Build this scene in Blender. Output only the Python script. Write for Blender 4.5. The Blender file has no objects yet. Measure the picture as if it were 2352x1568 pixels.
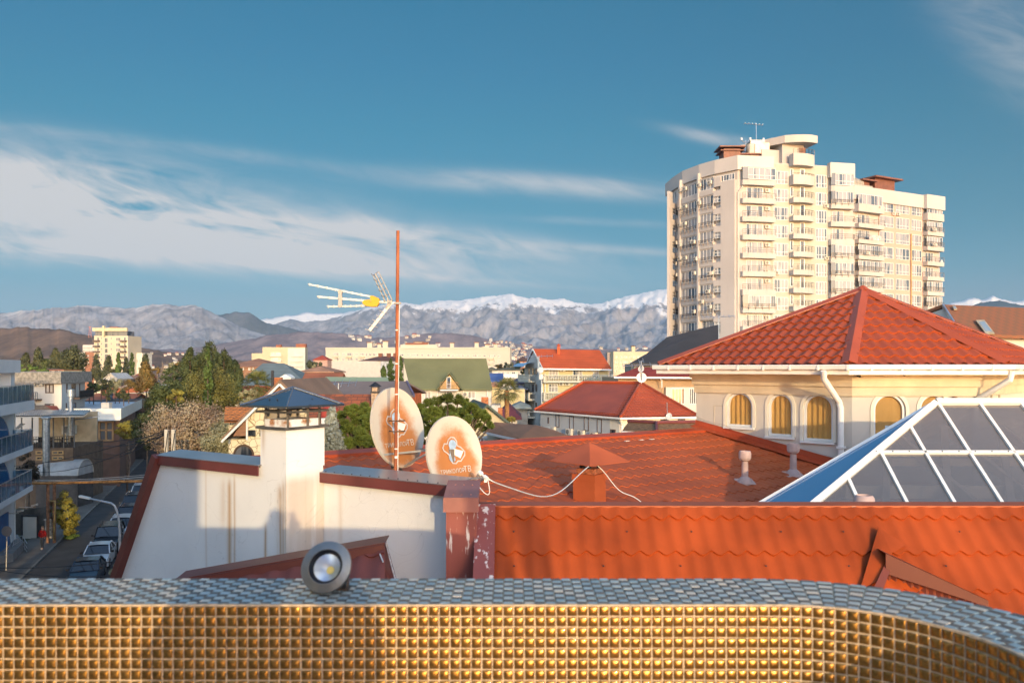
import bpy, bmesh, math, random
import numpy as np
from mathutils import Vector as V, Matrix, noise as mnoise
from mathutils.geometry import tessellate_polygon
random.seed(7); RNG = np.random.default_rng(7)
SC = bpy.context.scene
COL = SC.collection
# ------------------------------------------------------------------ camera, sky, sun, exposure
F, CX, HY, H = 1829.0, 1176.0, 845.0, 14.1      # focal length and principal point of the photo (2352 wide), eye height
cam = bpy.data.cameras.new('camera'); camo = bpy.data.objects.new('camera', cam); COL.objects.link(camo)
camo.location = (0, 0, H); camo.rotation_euler = (math.radians(90), 0, 0)
cam.sensor_width = 36.0; cam.lens = 36.0 * F / 2352; cam.shift_y = (HY - 784) / 2352
cam.clip_start = 0.05; cam.clip_end = 30000
cam.dof.use_dof = True; cam.dof.focus_distance = 30; cam.dof.aperture_fstop = 5.5
SC.camera = camo
SUN_AZ, SUN_EL = math.radians(16), math.radians(9.8)
S = V((math.sin(SUN_AZ) * math.cos(SUN_EL), -math.cos(SUN_AZ) * math.cos(SUN_EL), math.sin(SUN_EL)))
sun = bpy.data.lights.new('sun', 'SUN'); suno = bpy.data.objects.new('sun', sun); COL.objects.link(suno)
sun.energy = 3.3; sun.angle = math.radians(0.5); sun.color = (1.0, 0.74, 0.40)
suno.rotation_euler = S.to_track_quat('Z', 'Y').to_euler()
SC.view_settings.view_transform = 'Standard'; SC.view_settings.look = 'None'
SC.view_settings.exposure = 0.0; SC.view_settings.gamma = 1.0
SC.cycles.use_denoising = True
SC.cycles.max_bounces = 6; SC.cycles.transparent_max_bounces = 12; SC.cycles.volume_bounces = 0
SC.cycles.caustics_reflective = False; SC.cycles.caustics_refractive = False
SC.cycles.sample_clamp_indirect = 4.0
def world():
 w = bpy.data.worlds.new('World'); SC.world = w; w.use_nodes = True
 nt = w.node_tree; nt.nodes.clear(); N = nt.nodes.new; L = nt.links.new
 def math_(op, a, b=None, c=None, clamp=False):
  n = N('ShaderNodeMath'); n.operation = op; n.use_clamp = clamp
  for i, x in enumerate((a, b, c)):
   if x is None: continue
   if hasattr(x, 'is_linked'): L(x, n.inputs[i])
   else: n.inputs[i].default_value = x
  return n.outputs[0]
 out = N('ShaderNodeOutputWorld'); bg = N('ShaderNodeBackground')
 sky = N('ShaderNodeTexSky'); sky.sky_type = 'NISHITA'; sky.sun_disc = False
 sky.sun_elevation = SUN_EL; sky.sun_rotation = math.pi - SUN_AZ; sky.altitude = 0
 sky.air_density = 1.0; sky.dust_density = 0.6; sky.ozone_density = 2.2
 tint = N('ShaderNodeMix'); tint.data_type = 'RGBA'; tint.blend_type = 'MULTIPLY'; tint.inputs[0].default_value = 1
 L(sky.outputs[0], tint.inputs[6])
 tc = N('ShaderNodeTexCoord'); sep = N('ShaderNodeSeparateXYZ'); L(tc.outputs['Generated'], sep.inputs[0])
 dx, dy, dz = sep.outputs
 r = math_('MAXIMUM', math_('SQRT', math_('ADD', math_('MULTIPLY', dx, dx), math_('MULTIPLY', dy, dy))), 0.02)
 az = math_('ARCTAN2', dx, dy); el = math_('DIVIDE', dz, r)
 A = math_('TANGENT', math_('MINIMUM', math_('MAXIMUM', az, -1.3), 1.3))      # wind-drawn cirrus laid out by heading and height
 E = math_('DIVIDE', el, math_('COSINE', math_('MINIMUM', math_('MAXIMUM', az, -1.3), 1.3)))
 rp = N('ShaderNodeValToRGB'); L(math_('MULTIPLY', el, 2.0, clamp=True), rp.inputs[0]); els = rp.color_ramp.elements
 els[0].position = 0; els[0].color = (*[c / 2 for c in SKY_TINTS[0][1]], 1); els[1].position = 1; els[1].color = (*[c / 2 for c in SKY_TINTS[-1][1]], 1)
 for p_, c_ in SKY_TINTS[1:]: els.new(min(.999, p_ * 2)).color = (*[c / 2 for c in c_], 1)
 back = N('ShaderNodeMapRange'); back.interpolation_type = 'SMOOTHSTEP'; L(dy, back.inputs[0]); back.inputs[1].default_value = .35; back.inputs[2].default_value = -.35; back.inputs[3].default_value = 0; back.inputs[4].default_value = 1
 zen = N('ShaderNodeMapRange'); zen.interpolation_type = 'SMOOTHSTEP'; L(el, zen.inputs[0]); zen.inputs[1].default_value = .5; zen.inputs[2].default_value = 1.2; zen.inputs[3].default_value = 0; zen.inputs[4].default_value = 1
 fill_mix = N('ShaderNodeMix'); fill_mix.data_type = 'RGBA'; fill_mix.blend_type = 'ADD'; L(math_('MAXIMUM', back.outputs[0], zen.outputs[0]), fill_mix.inputs[0]); L(rp.outputs[0], fill_mix.inputs[6]); fill_mix.inputs[7].default_value = SKY_FILL
 dbl = N('ShaderNodeVectorMath'); dbl.operation = 'SCALE'; L(fill_mix.outputs[2], dbl.inputs[0]); dbl.inputs['Scale'].default_value = 2.0
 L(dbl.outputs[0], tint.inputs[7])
 comb = N('ShaderNodeCombineXYZ')
 # streaks rise a little to the left: skew before stretching
 L(math_('MULTIPLY', A, 3.0), comb.inputs[0]); L(math_('MULTIPLY', math_('ADD', E, math_('MULTIPLY', A, 0.16)), 17.0), comb.inputs[1]); comb.inputs[2].default_value = 3.3
 nz = N('ShaderNodeTexNoise'); L(comb.outputs[0], nz.inputs['Vector']); nz.inputs['Scale'].default_value = 1.0
 nz.inputs['Detail'].default_value = 7; nz.inputs['Roughness'].default_value = 0.55; nz.inputs['Distortion'].default_value = 0.9
 comb2 = N('ShaderNodeCombineXYZ'); L(math_('MULTIPLY', A, 9.0), comb2.inputs[0]); L(math_('MULTIPLY', math_('ADD', E, math_('MULTIPLY', A, 0.28)), 26.0), comb2.inputs[1])
 nz2 = N('ShaderNodeTexNoise'); L(comb2.outputs[0], nz2.inputs['Vector']); nz2.inputs['Scale'].default_value = 1.0
 nz2.inputs['Detail'].default_value = 6; nz2.inputs['Distortion'].default_value = 1.6
 tot = None
 for (vx, vy, lx, ly, slope, k) in CLOUDS:
  a0 = (vx - CX) / F; e0 = (HY - vy) / F
  da = math_('SUBTRACT', A, a0); de = math_('SUBTRACT', math_('SUBTRACT', E, e0), math_('MULTIPLY', da, -slope))
  q = math_('ADD', math_('POWER', math_('ABSOLUTE', math_('DIVIDE', da, lx / F)), 2.4), math_('POWER', math_('ABSOLUTE', math_('DIVIDE', de, ly / F)), 2.2))
  g = math_('MULTIPLY', math_('EXPONENT', math_('MULTIPLY', q, -1.0)), k)
  tot = g if tot is None else math_('ADD', tot, g)
 front = math_('GREATER_THAN', dy, 0.0)
 wisp = math_('MULTIPLY_ADD', nz.outputs[0], 1.7, math_('MULTIPLY_ADD', nz2.outputs[0], .9, -.82))
 cl = math_('MULTIPLY', math_('MULTIPLY', tot, wisp), front)
 cl = math_('MINIMUM', math_('MAXIMUM', cl, 0.0), 0.84)
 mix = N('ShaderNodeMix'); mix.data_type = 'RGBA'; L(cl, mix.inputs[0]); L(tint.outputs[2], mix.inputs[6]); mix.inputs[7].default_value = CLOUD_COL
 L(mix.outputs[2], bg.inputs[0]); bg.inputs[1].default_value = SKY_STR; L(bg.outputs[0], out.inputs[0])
SKY_STR = 0.14
SKY_TINTS = [(0.0, (0.752, 1.037, 1.798)), (0.025, (0.575, 0.76, 1.287)), (0.046, (0.49, 0.632, 0.944)), (0.079, (0.44, 0.58, 0.753)), (0.112, (0.327, 0.579, 0.704)), (0.156, (0.246, 0.56, 0.646)), (0.2, (0.211, 0.566, 0.63)), (0.298, (0.141, 0.592, 0.654)), (0.38, (0.123, 0.603, 0.695)), (0.459, (0.111, 0.627, 0.714))]
SKY_FILL = (2.3, 1.8, 1.6, 1)  # added fill: sky brightened overhead and behind the viewer to lift shadows
CLOUD_COL = (5.7, 5.3, 5.1, 1)
CLOUDS = [(40, 430, 500, 92, 0.12, 1.7), (430, 515, 620, 70, 0.13, 1.55), (560, 590, 620, 36, 0.05, 1.2), (1000, 545, 330, 26, 0.12, 1.25), (60, 575, 360, 30, 0.0, 1.0),
          (1240, 425, 330, 24, 0.06, .95), (1640, 318, 110, 14, 0.2, 1.1), (2300, 80, 150, 110, 0.7, .45), (1450, 575, 200, 10, 0.05, .5), (420, 340, 420, 16, 0.12, .35), (1050, 640, 260, 9, 0.08, .5), (1400, 510, 200, 9, .05, .35)]
world()
# ------------------------------------------------------------------ helpers
def at(vx, vy, D): return V(((vx - CX) * D / F, D, H + (HY - vy) * D / F))
def gx(vx, D, z=0.0): return V(((vx - CX) * D / F, D, z))
def hit(vx, vy, p, n):
 d = V(((vx - CX) / F, 1.0, (HY - vy) / F)); o = V((0, 0, H))
 return o + d * ((p - o).dot(n) / d.dot(n))
ORG = {}
def org(o):
 return ORG.get(o.name, V((0, 0, 0))) if o else V((0, 0, 0))
def tag(o, label, cat, group=None, kind=None):
 if label: o['label'] = label
 if cat: o['category'] = cat
 if group: o['group'] = group
 if kind: o['kind'] = kind
 return o
def thing(name, label, cat, loc=(0, 0, 0), group=None):
 o = bpy.data.objects.new(name, None); COL.objects.link(o); o.location = loc; o.empty_display_size = .2
 ORG[o.name] = V(loc); return tag(o, label, cat, group)
class MB:
 def __init__(s): s.v = []; s.f = []; s.m = []
 def add(s, vs, fs, m=0):
  b = len(s.v); s.v.extend([tuple(p) for p in vs]); s.f.extend([tuple(b + i for i in f) for f in fs]); s.m.extend([m] * len(fs)); return s
 def poly(s, pts, m=0): return s.add(pts, [tuple(range(len(pts)))], m)
 def obox(s, o, a, b, c, m=0):
  o, a, b, c = V(o), V(a), V(b), V(c)
  if a.cross(b).dot(c) < 0: a, b = b, a
  vs = [o, o + a, o + a + b, o + b, o + c, o + a + c, o + a + b + c, o + b + c]
  return s.add(vs, [(0, 3, 2, 1), (4, 5, 6, 7), (0, 1, 5, 4), (1, 2, 6, 5), (2, 3, 7, 6), (3, 0, 4, 7)], m)
 def box(s, c, sx, sy, sz, rz=0, m=0):
  u = V((math.cos(rz), math.sin(rz), 0)); w = V((-math.sin(rz), math.cos(rz), 0)); z = V((0, 0, 1))
  return s.obox(V(c) - u * sx / 2 - w * sy / 2 - z * sz / 2, u * sx, w * sy, z * sz, m)
 def beam(s, p0, p1, wd, ht, m=0, up=V((0, 0, 1))):
  p0, p1 = V(p0), V(p1); d = (p1 - p0); t = d.normalized(); r = t.cross(up)
  if r.length < 1e-4: r = V((1, 0, 0))
  r.normalize(); u = r.cross(t)
  return s.obox(p0 - r * wd / 2 - u * ht / 2, r * wd, u * ht, d, m)
 def prism(s, pts, z0, z1, m=0):
  n = len(pts); a = [V((p[0], p[1], z0)) for p in pts]; b = [V((p[0], p[1], z1)) for p in pts]
  return s.add(a + b, [tuple(range(n))[::-1], tuple(range(n, 2 * n))] + [(i, (i + 1) % n, n + (i + 1) % n, n + i) for i in range(n)], m)
 def slab(s, pts, off, m=0):
  n = len(pts); off = V(off); a = [V(p) for p in pts]; b = [p + off for p in a]
  return s.add(a + b, [tuple(range(n))[::-1], tuple(range(n, 2 * n))] + [(i, (i + 1) % n, n + (i + 1) % n, n + i) for i in range(n)], m)
 def tube(s, pts, r, n=8, m=0, caps=True):
  pts = [V(p) for p in pts]; k = len(pts); rs = r if hasattr(r, '__len__') else [r] * k
  vs = []; prev = None
  for i, p in enumerate(pts):
   t = (pts[min(i + 1, k - 1)] - pts[max(i - 1, 0)]).normalized()
   if prev is None:
    a = t.cross(V((0, 0, 1)));  a = a if a.length > .05 else t.cross(V((1, 0, 0)))
   else: a = prev - t * prev.dot(t)
   a.normalize(); prev = a; b = t.cross(a)
   vs += [p + (a * math.cos(2 * math.pi * j / n) + b * math.sin(2 * math.pi * j / n)) * rs[i] for j in range(n)]
  fs = [(i * n + j, i * n + (j + 1) % n, (i + 1) * n + (j + 1) % n, (i + 1) * n + j) for i in range(k - 1) for j in range(n)]
  if caps: fs += [tuple(range(n))[::-1], tuple(range((k - 1) * n, k * n))]
  return s.add(vs, fs, m)
 def lathe(s, c, prof, n=16, m=0, ax=None, caps=True):
  c = V(c); z = V(ax).normalized() if ax is not None else V((0, 0, 1))
  a = z.cross(V((0, 1, 0))); a = a if a.length > .1 else z.cross(V((1, 0, 0))); a.normalize(); b = z.cross(a)
  vs = [c + z * h + (a * math.cos(2 * math.pi * j / n) + b * math.sin(2 * math.pi * j / n)) * r for (r, h) in prof for j in range(n)]
  k = len(prof)
  fs = [(i * n + j, i * n + (j + 1) % n, (i + 1) * n + (j + 1) % n, (i + 1) * n + j) for i in range(k - 1) for j in range(n)]
  if caps: fs += [tuple(range(n))[::-1], tuple(range((k - 1) * n, k * n))]
  return s.add(vs, fs, m)
 def grid(s, fn, nu, nv, m=0, close=False):
  vs = [fn(i, j) for j in range(nv + 1) for i in range(nu + 1)]
  fs = [(j * (nu + 1) + i, j * (nu + 1) + i + 1, (j + 1) * (nu + 1) + i + 1, (j + 1) * (nu + 1) + i) for j in range(nv) for i in range(nu)]
  return s.add(vs, fs, m)
 def build(s, name, mats, parent=None, smooth=False, base=None):
  mats = mats if isinstance(mats, (list, tuple)) else [mats]
  if parent is not None: o0 = org(parent)
  elif base is not None: o0 = V(base)
  else:
   a = np.array(s.v); o0 = V(((a[:, 0].min() + a[:, 0].max()) / 2, (a[:, 1].min() + a[:, 1].max()) / 2, a[:, 2].min()))
  me = bpy.data.meshes.new(name)
  me.from_pydata([(p[0] - o0.x, p[1] - o0.y, p[2] - o0.z) for p in s.v], [], s.f)
  for m in mats: me.materials.append(m)
  if len(mats) > 1: me.polygons.foreach_set('material_index', s.m)
  if smooth is True: me.polygons.foreach_set('use_smooth', [True] * len(s.f))
  o = bpy.data.objects.new(name, me); COL.objects.link(o); ORG[o.name] = o0
  if parent is not None: o.parent = parent
  else: o.location = o0
  if smooth == 'auto':
   me.polygons.foreach_set('use_smooth', [True] * len(s.f)); me.set_sharp_from_angle(angle=math.radians(35))
  return o
def place(name, me, M, parent):
 o = bpy.data.objects.new(name, me); COL.objects.link(o); o.parent = parent
 o.matrix_basis = Matrix.Translation(-org(parent)) @ M; ORG[o.name] = org(parent); return o
def text_mesh(txt, size, extr, mat):
 cu = bpy.data.curves.new('lettering', 'FONT'); cu.body = txt; cu.size = size; cu.extrude = extr; cu.align_x = 'CENTER'; cu.align_y = 'CENTER'
 o = bpy.data.objects.new('lettering', cu); COL.objects.link(o); bpy.context.view_layer.update()
 me = bpy.data.meshes.new_from_object(o.evaluated_get(bpy.context.evaluated_depsgraph_get()))
 bpy.data.objects.remove(o); bpy.data.curves.remove(cu)
 me.materials.clear(); me.materials.append(mat); return me
# ------------------------------------------------------------------ materials
MATS = {}
def nodes(name):
 m = bpy.data.materials.new(name); m.use_nodes = True; nt = m.node_tree
 return m, nt, nt.nodes['Principled BSDF']
def mathn(nt, op, a, b=None, c=None, clamp=False):
 n = nt.nodes.new('ShaderNodeMath'); n.operation = op; n.use_clamp = clamp
 for i, x in enumerate((a, b, c)):
  if x is None: continue
  if hasattr(x, 'is_linked'): nt.links.new(x, n.inputs[i])
  else: n.inputs[i].default_value = x
 return n.outputs[0]
def mixc(nt, fac, a, b, mode='MIX'):
 n = nt.nodes.new('ShaderNodeMix'); n.data_type = 'RGBA'; n.blend_type = mode
 for i, x in ((0, fac), (6, a), (7, b)):
  if hasattr(x, 'is_linked'): nt.links.new(x, n.inputs[i])
  else: n.inputs[i].default_value = x if i == 0 else (*x[:3], 1)
 return n.outputs[2]
def noise_tex(nt, scale, detail=4, rough=.55, vec=None, stretch=None, dist=0.0):
 n = nt.nodes.new('ShaderNodeTexNoise'); n.inputs['Scale'].default_value = scale; n.inputs['Detail'].default_value = detail
 n.inputs['Roughness'].default_value = rough; n.inputs['Distortion'].default_value = dist
 if vec is None: vec = nt.nodes.new('ShaderNodeNewGeometry').outputs['Position']
 if stretch:
  mp = nt.nodes.new('ShaderNodeVectorMath'); mp.operation = 'MULTIPLY'; nt.links.new(vec, mp.inputs[0]); mp.inputs[1].default_value = stretch; vec = mp.outputs[0]
 nt.links.new(vec, n.inputs['Vector']); return n.outputs[0]
def ramp01(nt, x, a, b):
 n = nt.nodes.new('ShaderNodeMapRange'); n.interpolation_type = 'SMOOTHSTEP'; nt.links.new(x, n.inputs[0])
 n.inputs[1].default_value = a; n.inputs[2].default_value = b; return n.outputs[0]
def bumpn(nt, b, h, strength, dist):
 n = nt.nodes.new('ShaderNodeBump'); n.inputs['Strength'].default_value = strength; n.inputs['Distance'].default_value = dist
 nt.links.new(h, n.inputs['Height']); nt.links.new(n.outputs[0], b.inputs['Normal'])
def M(name, rgb, rough=.8, metal=0.0, var=.18, vs=1.5, bump=0, bs=40, bd=.01, dirt=0, spec=None, zline=None, rgb2=None):
 """plain surface with uneven tone; dirt adds vertical run marks; zline = spacing of courses read from height"""
 if name in MATS: return MATS[name]
 m, nt, b = nodes(name)
 n1 = noise_tex(nt, vs, 6)
 dark = [c * (1 - var * 1.6) for c in rgb]; lite = [min(1, c * (1 + var)) for c in rgb]
 if rgb2: dark = list(rgb2)
 col = mixc(nt, ramp01(nt, n1, .3, .7), dark, lite)
 if dirt:
  n2 = noise_tex(nt, 2.2, 6, .6, stretch=(1, 1, .06))
  col = mixc(nt, mathn(nt, 'MULTIPLY', ramp01(nt, n2, .5, .8), dirt), col, [c * .5 for c in rgb])
 if zline:
  sep = nt.nodes.new('ShaderNodeSeparateXYZ'); nt.links.new(nt.nodes.new('ShaderNodeNewGeometry').outputs['Position'], sep.inputs[0])
  fr = mathn(nt, 'FRACT', mathn(nt, 'DIVIDE', sep.outputs[2], zline))
  col = mixc(nt, mathn(nt, 'MULTIPLY', ramp01(nt, fr, .22, .02), .45), col, [c * .35 for c in rgb])
 nt.links.new(col, b.inputs['Base Color']); b.inputs['Roughness'].default_value = rough; b.inputs['Metallic'].default_value = metal
 if spec is not None: b.inputs['Specular IOR Level'].default_value = spec
 if bump: bumpn(nt, b, noise_tex(nt, bs, 4), bump, bd)
 MATS[name] = m; return m
def Mleaf(name, c1, c2, c3=None, trans=.15):
 if name in MATS: return MATS[name]
 m, nt, b = nodes(name)
 g = nt.nodes.new('ShaderNodeNewGeometry')
 col = mixc(nt, g.outputs['Random Per Island'], c1, c2)
 n = noise_tex(nt, .55, 3)
 col = mixc(nt, ramp01(nt, n, .42, .68), col, c3 or [c * .55 for c in c1])
 nt.links.new(col, b.inputs['Base Color']); b.inputs['Roughness'].default_value = .65; b.inputs['Specular IOR Level'].default_value = .25
 MATS[name] = m; return m
def Mglass(name, tint=(.55, .62, .7), curtain=(.50, .47, .44), dark=(.06, .08, .11), rough=.06):
 """window pane: dark room or pale curtain behind reflective glass, different for every window"""
 if name in MATS: return MATS[name]
 m, nt, b = nodes(name)
 oi = nt.nodes.new('ShaderNodeObjectInfo'); tc = nt.nodes.new('ShaderNodeTexCoord')
 add = nt.nodes.new('ShaderNodeVectorMath'); add.operation = 'ADD'; nt.links.new(tc.outputs['Object'], add.inputs[0])
 sc = nt.nodes.new('ShaderNodeVectorMath'); sc.operation = 'SCALE'; sc.inputs[0].default_value = (37, 11, 5); nt.links.new(oi.outputs['Random'], sc.inputs['Scale'])
 nt.links.new(sc.outputs[0], add.inputs[1])
 st = noise_tex(nt, 1.0, 2, vec=add.outputs[0], stretch=(1.6, .1, .12))
 folds = noise_tex(nt, 1.0, 2, vec=add.outputs[0], stretch=(9, .1, .2))
 cur = mixc(nt, folds, [c * .6 for c in curtain], curtain)
 col = mixc(nt, ramp01(nt, st, .40, .46), dark, cur)
 nt.links.new(col, b.inputs['Base Color']); b.inputs['Roughness'].default_value = rough; b.inputs['Specular IOR Level'].default_value = .7
 MATS[name] = m; return m
def Mpane(name, tint=(.7, .75, .8), refl=.12, body=(.2, .25, .3), bodyk=.25):
 """see-through glazing with a reflecting, partly diffuse skin"""
 if name in MATS: return MATS[name]
 m = bpy.data.materials.new(name); m.use_nodes = True; nt = m.node_tree; nt.nodes.clear(); N = nt.nodes.new; L = nt.links.new
 out = N('ShaderNodeOutputMaterial'); t = N('ShaderNodeBsdfTransparent'); t.inputs[0].default_value = (*tint, 1)
 d = N('ShaderNodeBsdfDiffuse'); d.inputs[0].default_value = (*body, 1); g = N('ShaderNodeBsdfGlossy'); g.inputs['Roughness'].default_value = .05
 lw = N('ShaderNodeLayerWeight')
 m1 = N('ShaderNodeMixShader'); m1.inputs[0].default_value = bodyk; L(t.outputs[0], m1.inputs[1]); L(d.outputs[0], m1.inputs[2])
 m2 = N('ShaderNodeMixShader'); L(mathn(nt, 'MULTIPLY_ADD', mathn(nt, 'POWER', lw.outputs['Facing'], 4.5), .85, .04 + refl, clamp=True), m2.inputs[0]); L(m1.outputs[0], m2.inputs[1]); L(g.outputs[0], m2.inputs[2]); L(m2.outputs[0], out.inputs[0])
 MATS[name] = m; return m
ORANGE = M('orange metal roof paint', (.30, .056, .012), .6, var=.16, vs=1.3, spec=.18, dirt=.22)
REDROOF = M('red metal roof paint', (.40, .068, .024), .5, var=.14, vs=.8, spec=.4)
MIDROOF = M('weathered red roof paint', (.41, .088, .028), .6, var=.16, vs=.7, spec=.25, rgb2=(.35, .078, .028))
MAROON = M('maroon sheet metal', (.16, .04, .035), .45, var=.12, vs=2)
DARKMAROON = M('dark maroon sheet metal', (.13, .03, .022), .5, var=.12, vs=2)
CREAM = M('cream render', (.58, .53, .465), .9, var=.06, vs=.7, bump=.25, bs=90, bd=.004, dirt=.12)
WHITEPL = M('white plastic', (.78, .77, .74), .4, var=.03)
STEEL = M('galvanised steel', (.55, .57, .6), .35, .9, var=.1)
DARKST = M('dark steel', (.05, .05, .055), .5, .6, var=.15)
WHITEM = M('white enamel frame', (.75, .75, .73), .4, var=.04)
CONC = M('pale concrete', (.5, .47, .42), .9, var=.12, vs=1.2, dirt=.2)
BARK = M('grey brown bark', (.12, .085, .06), .95, var=.25, vs=4)
BLACK = M('black rubber', (.02, .02, .022), .7)
GLASSW = Mglass('window glass with curtains')
GLASST = Mglass('tower window glass', curtain=(.36, .355, .37), dark=(.07, .09, .12), rough=.1)
GLASSD = Mglass('dark window glass', curtain=(.16, .16, .17), dark=(.02, .025, .035))
DARKWOOD = M('dark brown wood', (.09, .05, .03), .6)
# ================================================================== FOREGROUND
def rel(x, y, z): return V((x, y, H + z))
# ------------------------------------------------------------------ mosaic parapet of the terrace
def parapet():
 PX, PY, R0, ZT = .617, 1.49, .36, -.549          # centre of the rounded corner, inner radius, top height (relative to the eye)
 x0 = -1.75; L1 = PX - x0; L2 = L1 + R0 * math.pi / 2; L3 = L2 + 1.9
 def path(s, off):
  if s < L1: return V((x0 + s, PY + R0 + off, 0)), V((0, -1, 0)), V((1, 0, 0))
  if s < L2:
   a = (s - L1) / R0; n = V((-math.sin(a), -math.cos(a), 0)); return V((PX, PY, 0)) - n * (R0 + off), n, V((math.cos(a), -math.sin(a), 0))
  return V((PX + R0 + off, PY - (s - L2), 0)), V((-1, 0, 0)), V((0, -1, 0))
 root = thing('parapet', 'rounded terrace parapet wall with gold mosaic side and blue grey mosaic top', 'wall', rel(0, 1.85, -1.65))
 # materials
 gold, nt, b = nodes('gold glass tile');
 g = nt.nodes.new('ShaderNodeNewGeometry'); n = noise_tex(nt, 160, 3)
 col = mixc(nt, g.outputs['Random Per Island'], (.35, .185, .042), (.44, .24, .06)); col = mixc(nt, ramp01(nt, n, .4, .7), col, (.27, .135, .03))
 nt.links.new(col, b.inputs['Base Color']); b.inputs['Metallic'].default_value = .92; b.inputs['Roughness'].default_value = .34; b.inputs['Coat Weight'].default_value = .5; b.inputs['Coat Roughness'].default_value = .05
 bumpn(nt, b, noise_tex(nt, 220, 2), .22, .002)
 groutm = M('beige grout', (.54, .42, .29), .95, var=.14, vs=60, bump=.5, bs=500, bd=.002)
 groutg = M('grey beige grout', (.52, .45, .38), .95, var=.2, vs=50, bump=.5, bs=500, bd=.002)
 glas, nt, b = nodes('pale blue glass tile'); g = nt.nodes.new('ShaderNodeNewGeometry')
 cr = nt.nodes.new('ShaderNodeValToRGB'); nt.links.new(g.outputs['Random Per Island'], cr.inputs[0]); cr.color_ramp.interpolation = 'CONSTANT'
 els = cr.color_ramp.elements; els[0].color = (.30, .38, .40, 1); els[1].position = .3; els[1].color = (.40, .47, .48, 1)
 for p, c in ((.55, (.46, .50, .48, 1)), (.72, (.62, .56, .47, 1)), (.86, (.28, .36, .39, 1))): e = els.new(p); e.color = c
 nt.links.new(cr.outputs[0], b.inputs['Base Color']); b.inputs['Roughness'].default_value = .32; b.inputs['Specular IOR Level'].default_value = .3
 stone, nt, b = nodes('rough grey stone tile'); g = nt.nodes.new('ShaderNodeNewGeometry')
 col = mixc(nt, g.outputs['Random Per Island'], (.20, .185, .165), (.30, .275, .245)); col = mixc(nt, noise_tex(nt, 380, 4), [.10] * 3, col)
 nt.links.new(col, b.inputs['Base Color']); b.inputs['Roughness'].default_value = .9; b.inputs['Specular IOR Level'].default_value = .1
 bumpn(nt, b, noise_tex(nt, 260, 3), .9, .004)
 # grout core following the curve
 core = MB(); n = 150
 prof = [(.0, -1.08), (.0, -.0015), (.229, -.0015), (.229, -4.0)]
 core.grid(lambda i, j: path(L3 * i / n, prof[j][0])[0] + V((0, 0, H + ZT + prof[j][1])), n, 3)
 core.build('core', groutm, root)
 PT = .0247; tl = .0221
 gm = MB(); KS = [-1, -.965, -.72, -.36, 0, .36, .72, .965, 1]; K = 8; rnd = random.Random(3)
 ns = int(L3 / PT)
 for i in range(ns):
  for j in range(11):
   sc_ = (i + .5) * PT + rnd.uniform(-.0006, .0006); zc = H + ZT - .0145 - j * PT + rnd.uniform(-.0005, .0005); hw = tl / 2 - rnd.uniform(0, .0007); tiltx = rnd.uniform(-.05, .05); tilty = rnd.uniform(-.05, .05)
   P, nn, t = path(sc_, 0)
   def fn(u, v):
    a, c = KS[u], KS[v]
    h = .0025 * (1 - abs(a) ** 2.4) * (1 - abs(c) ** 2.4) + (.0014 if max(abs(a), abs(c)) < 1 else -.0008)
    return P + t * (a * hw) + V((0, 0, zc - V((0, 0, 0)).z + c * hw)) + nn * (h + .0003 + (a * tiltx + c * tilty) * .004)
   gm.grid(fn, K, K)
 o = gm.build('gold_tiling', gold, root, smooth=True)
 tm = MB(); TP = .0207
 for i in range(ns):
  for j in range(11):
   m = 0 if (i + j) % 2 == 0 else 1
   hu, hv = PT * .455, TP * .475
   P, nn, t = path((i + .5) * PT, (j + .5) * TP)
   sc = 1.0
   if L1 < (i + .5) * PT < L2: sc = (R0 + (j + .5) * TP) / R0
   z0 = H + ZT; h = .0010 + (rnd.random() * .0006 if m else .0003); tx = rnd.uniform(-.03, .03); ty = rnd.uniform(-.04, .04)
   base = [P + t * (a * hu * sc) + nn * (c * hv) for a, c in ((-1, -1), (1, -1), (1, 1), (-1, 1))]
   top = [P + t * (a * hu * sc * .9) + nn * (c * hv * .86) + V((0, 0, h + a * tx * .008 + c * ty * .008)) for a, c in ((-1, -1), (1, -1), (1, 1), (-1, 1))]
   vs = [p + V((0, 0, z0 - .002)) for p in base] + [p + V((0, 0, z0)) for p in top]
   # keep faces turned outward whatever way t and nn run
   tm.add(vs, [(4, 7, 6, 5), (0, 4, 5, 1), (1, 5, 6, 2), (2, 6, 7, 3), (3, 7, 4, 0)], m)
 tm.build('top_tiling', [glas, stone], root)
 # inner lip of the top edge
 lip = MB()
 lip.grid(lambda i, j: path(L3 * i / n, -.0035 if j in (0, 1) else .006)[0] + V((0, 0, H + ZT + (-.0035, .0012, .0014)[j])), n, 2)
 lip.build('edge_grout', groutm, root)
parapet()
# ------------------------------------------------------------------ terrace, hotel body and unseen masses added behind the viewer to cast shadows
fl = MB(); fl.box((-4.9, -6, H - 1.66), 13, 15.6, .02); tag(fl.build('terrace_floor', M('beige paving', (.4, .36, .3), .85)), None, None, kind='structure')
hot = thing('hotel', 'pale hotel block behind the mosaic parapet, with roof terraces and unseen masses added to cast shadows', 'building', (-6, -10, 0))
hb = MB(); hm = M('hotel render', (.6, .54, .46), .9)
D0 = -3.0
hb.obox((-11.5, -12, 0), (12.8, 0, 0), (0, 13.7, 0), (0, 0, H - 1.7))
hb.build('wall', hm, hot)
bl = MB()
for (xa, xb, za, zb) in ((-8, -.02, -14, 3.2), (-14.2, -8, -14, 9.5), (-17.4, -16.9, -14, 3.0), (-26.5, -18.6, -14, 9.5), (-17.4, -14.2, 3.0, 9.5), (-18.6, -17.4, 1.2, 9.5), (-45, -26.5, -14, 16)):
 bl.obox((xa, D0 - 1.2, H + za), (xb - xa - .004, 0, 0), (0, 1.0, 0), (0, 0, zb - za))
bl.build('side_wing', hm, hot)  # added unseen blocks; gaps and heights shape the shade on street and wall
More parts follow.
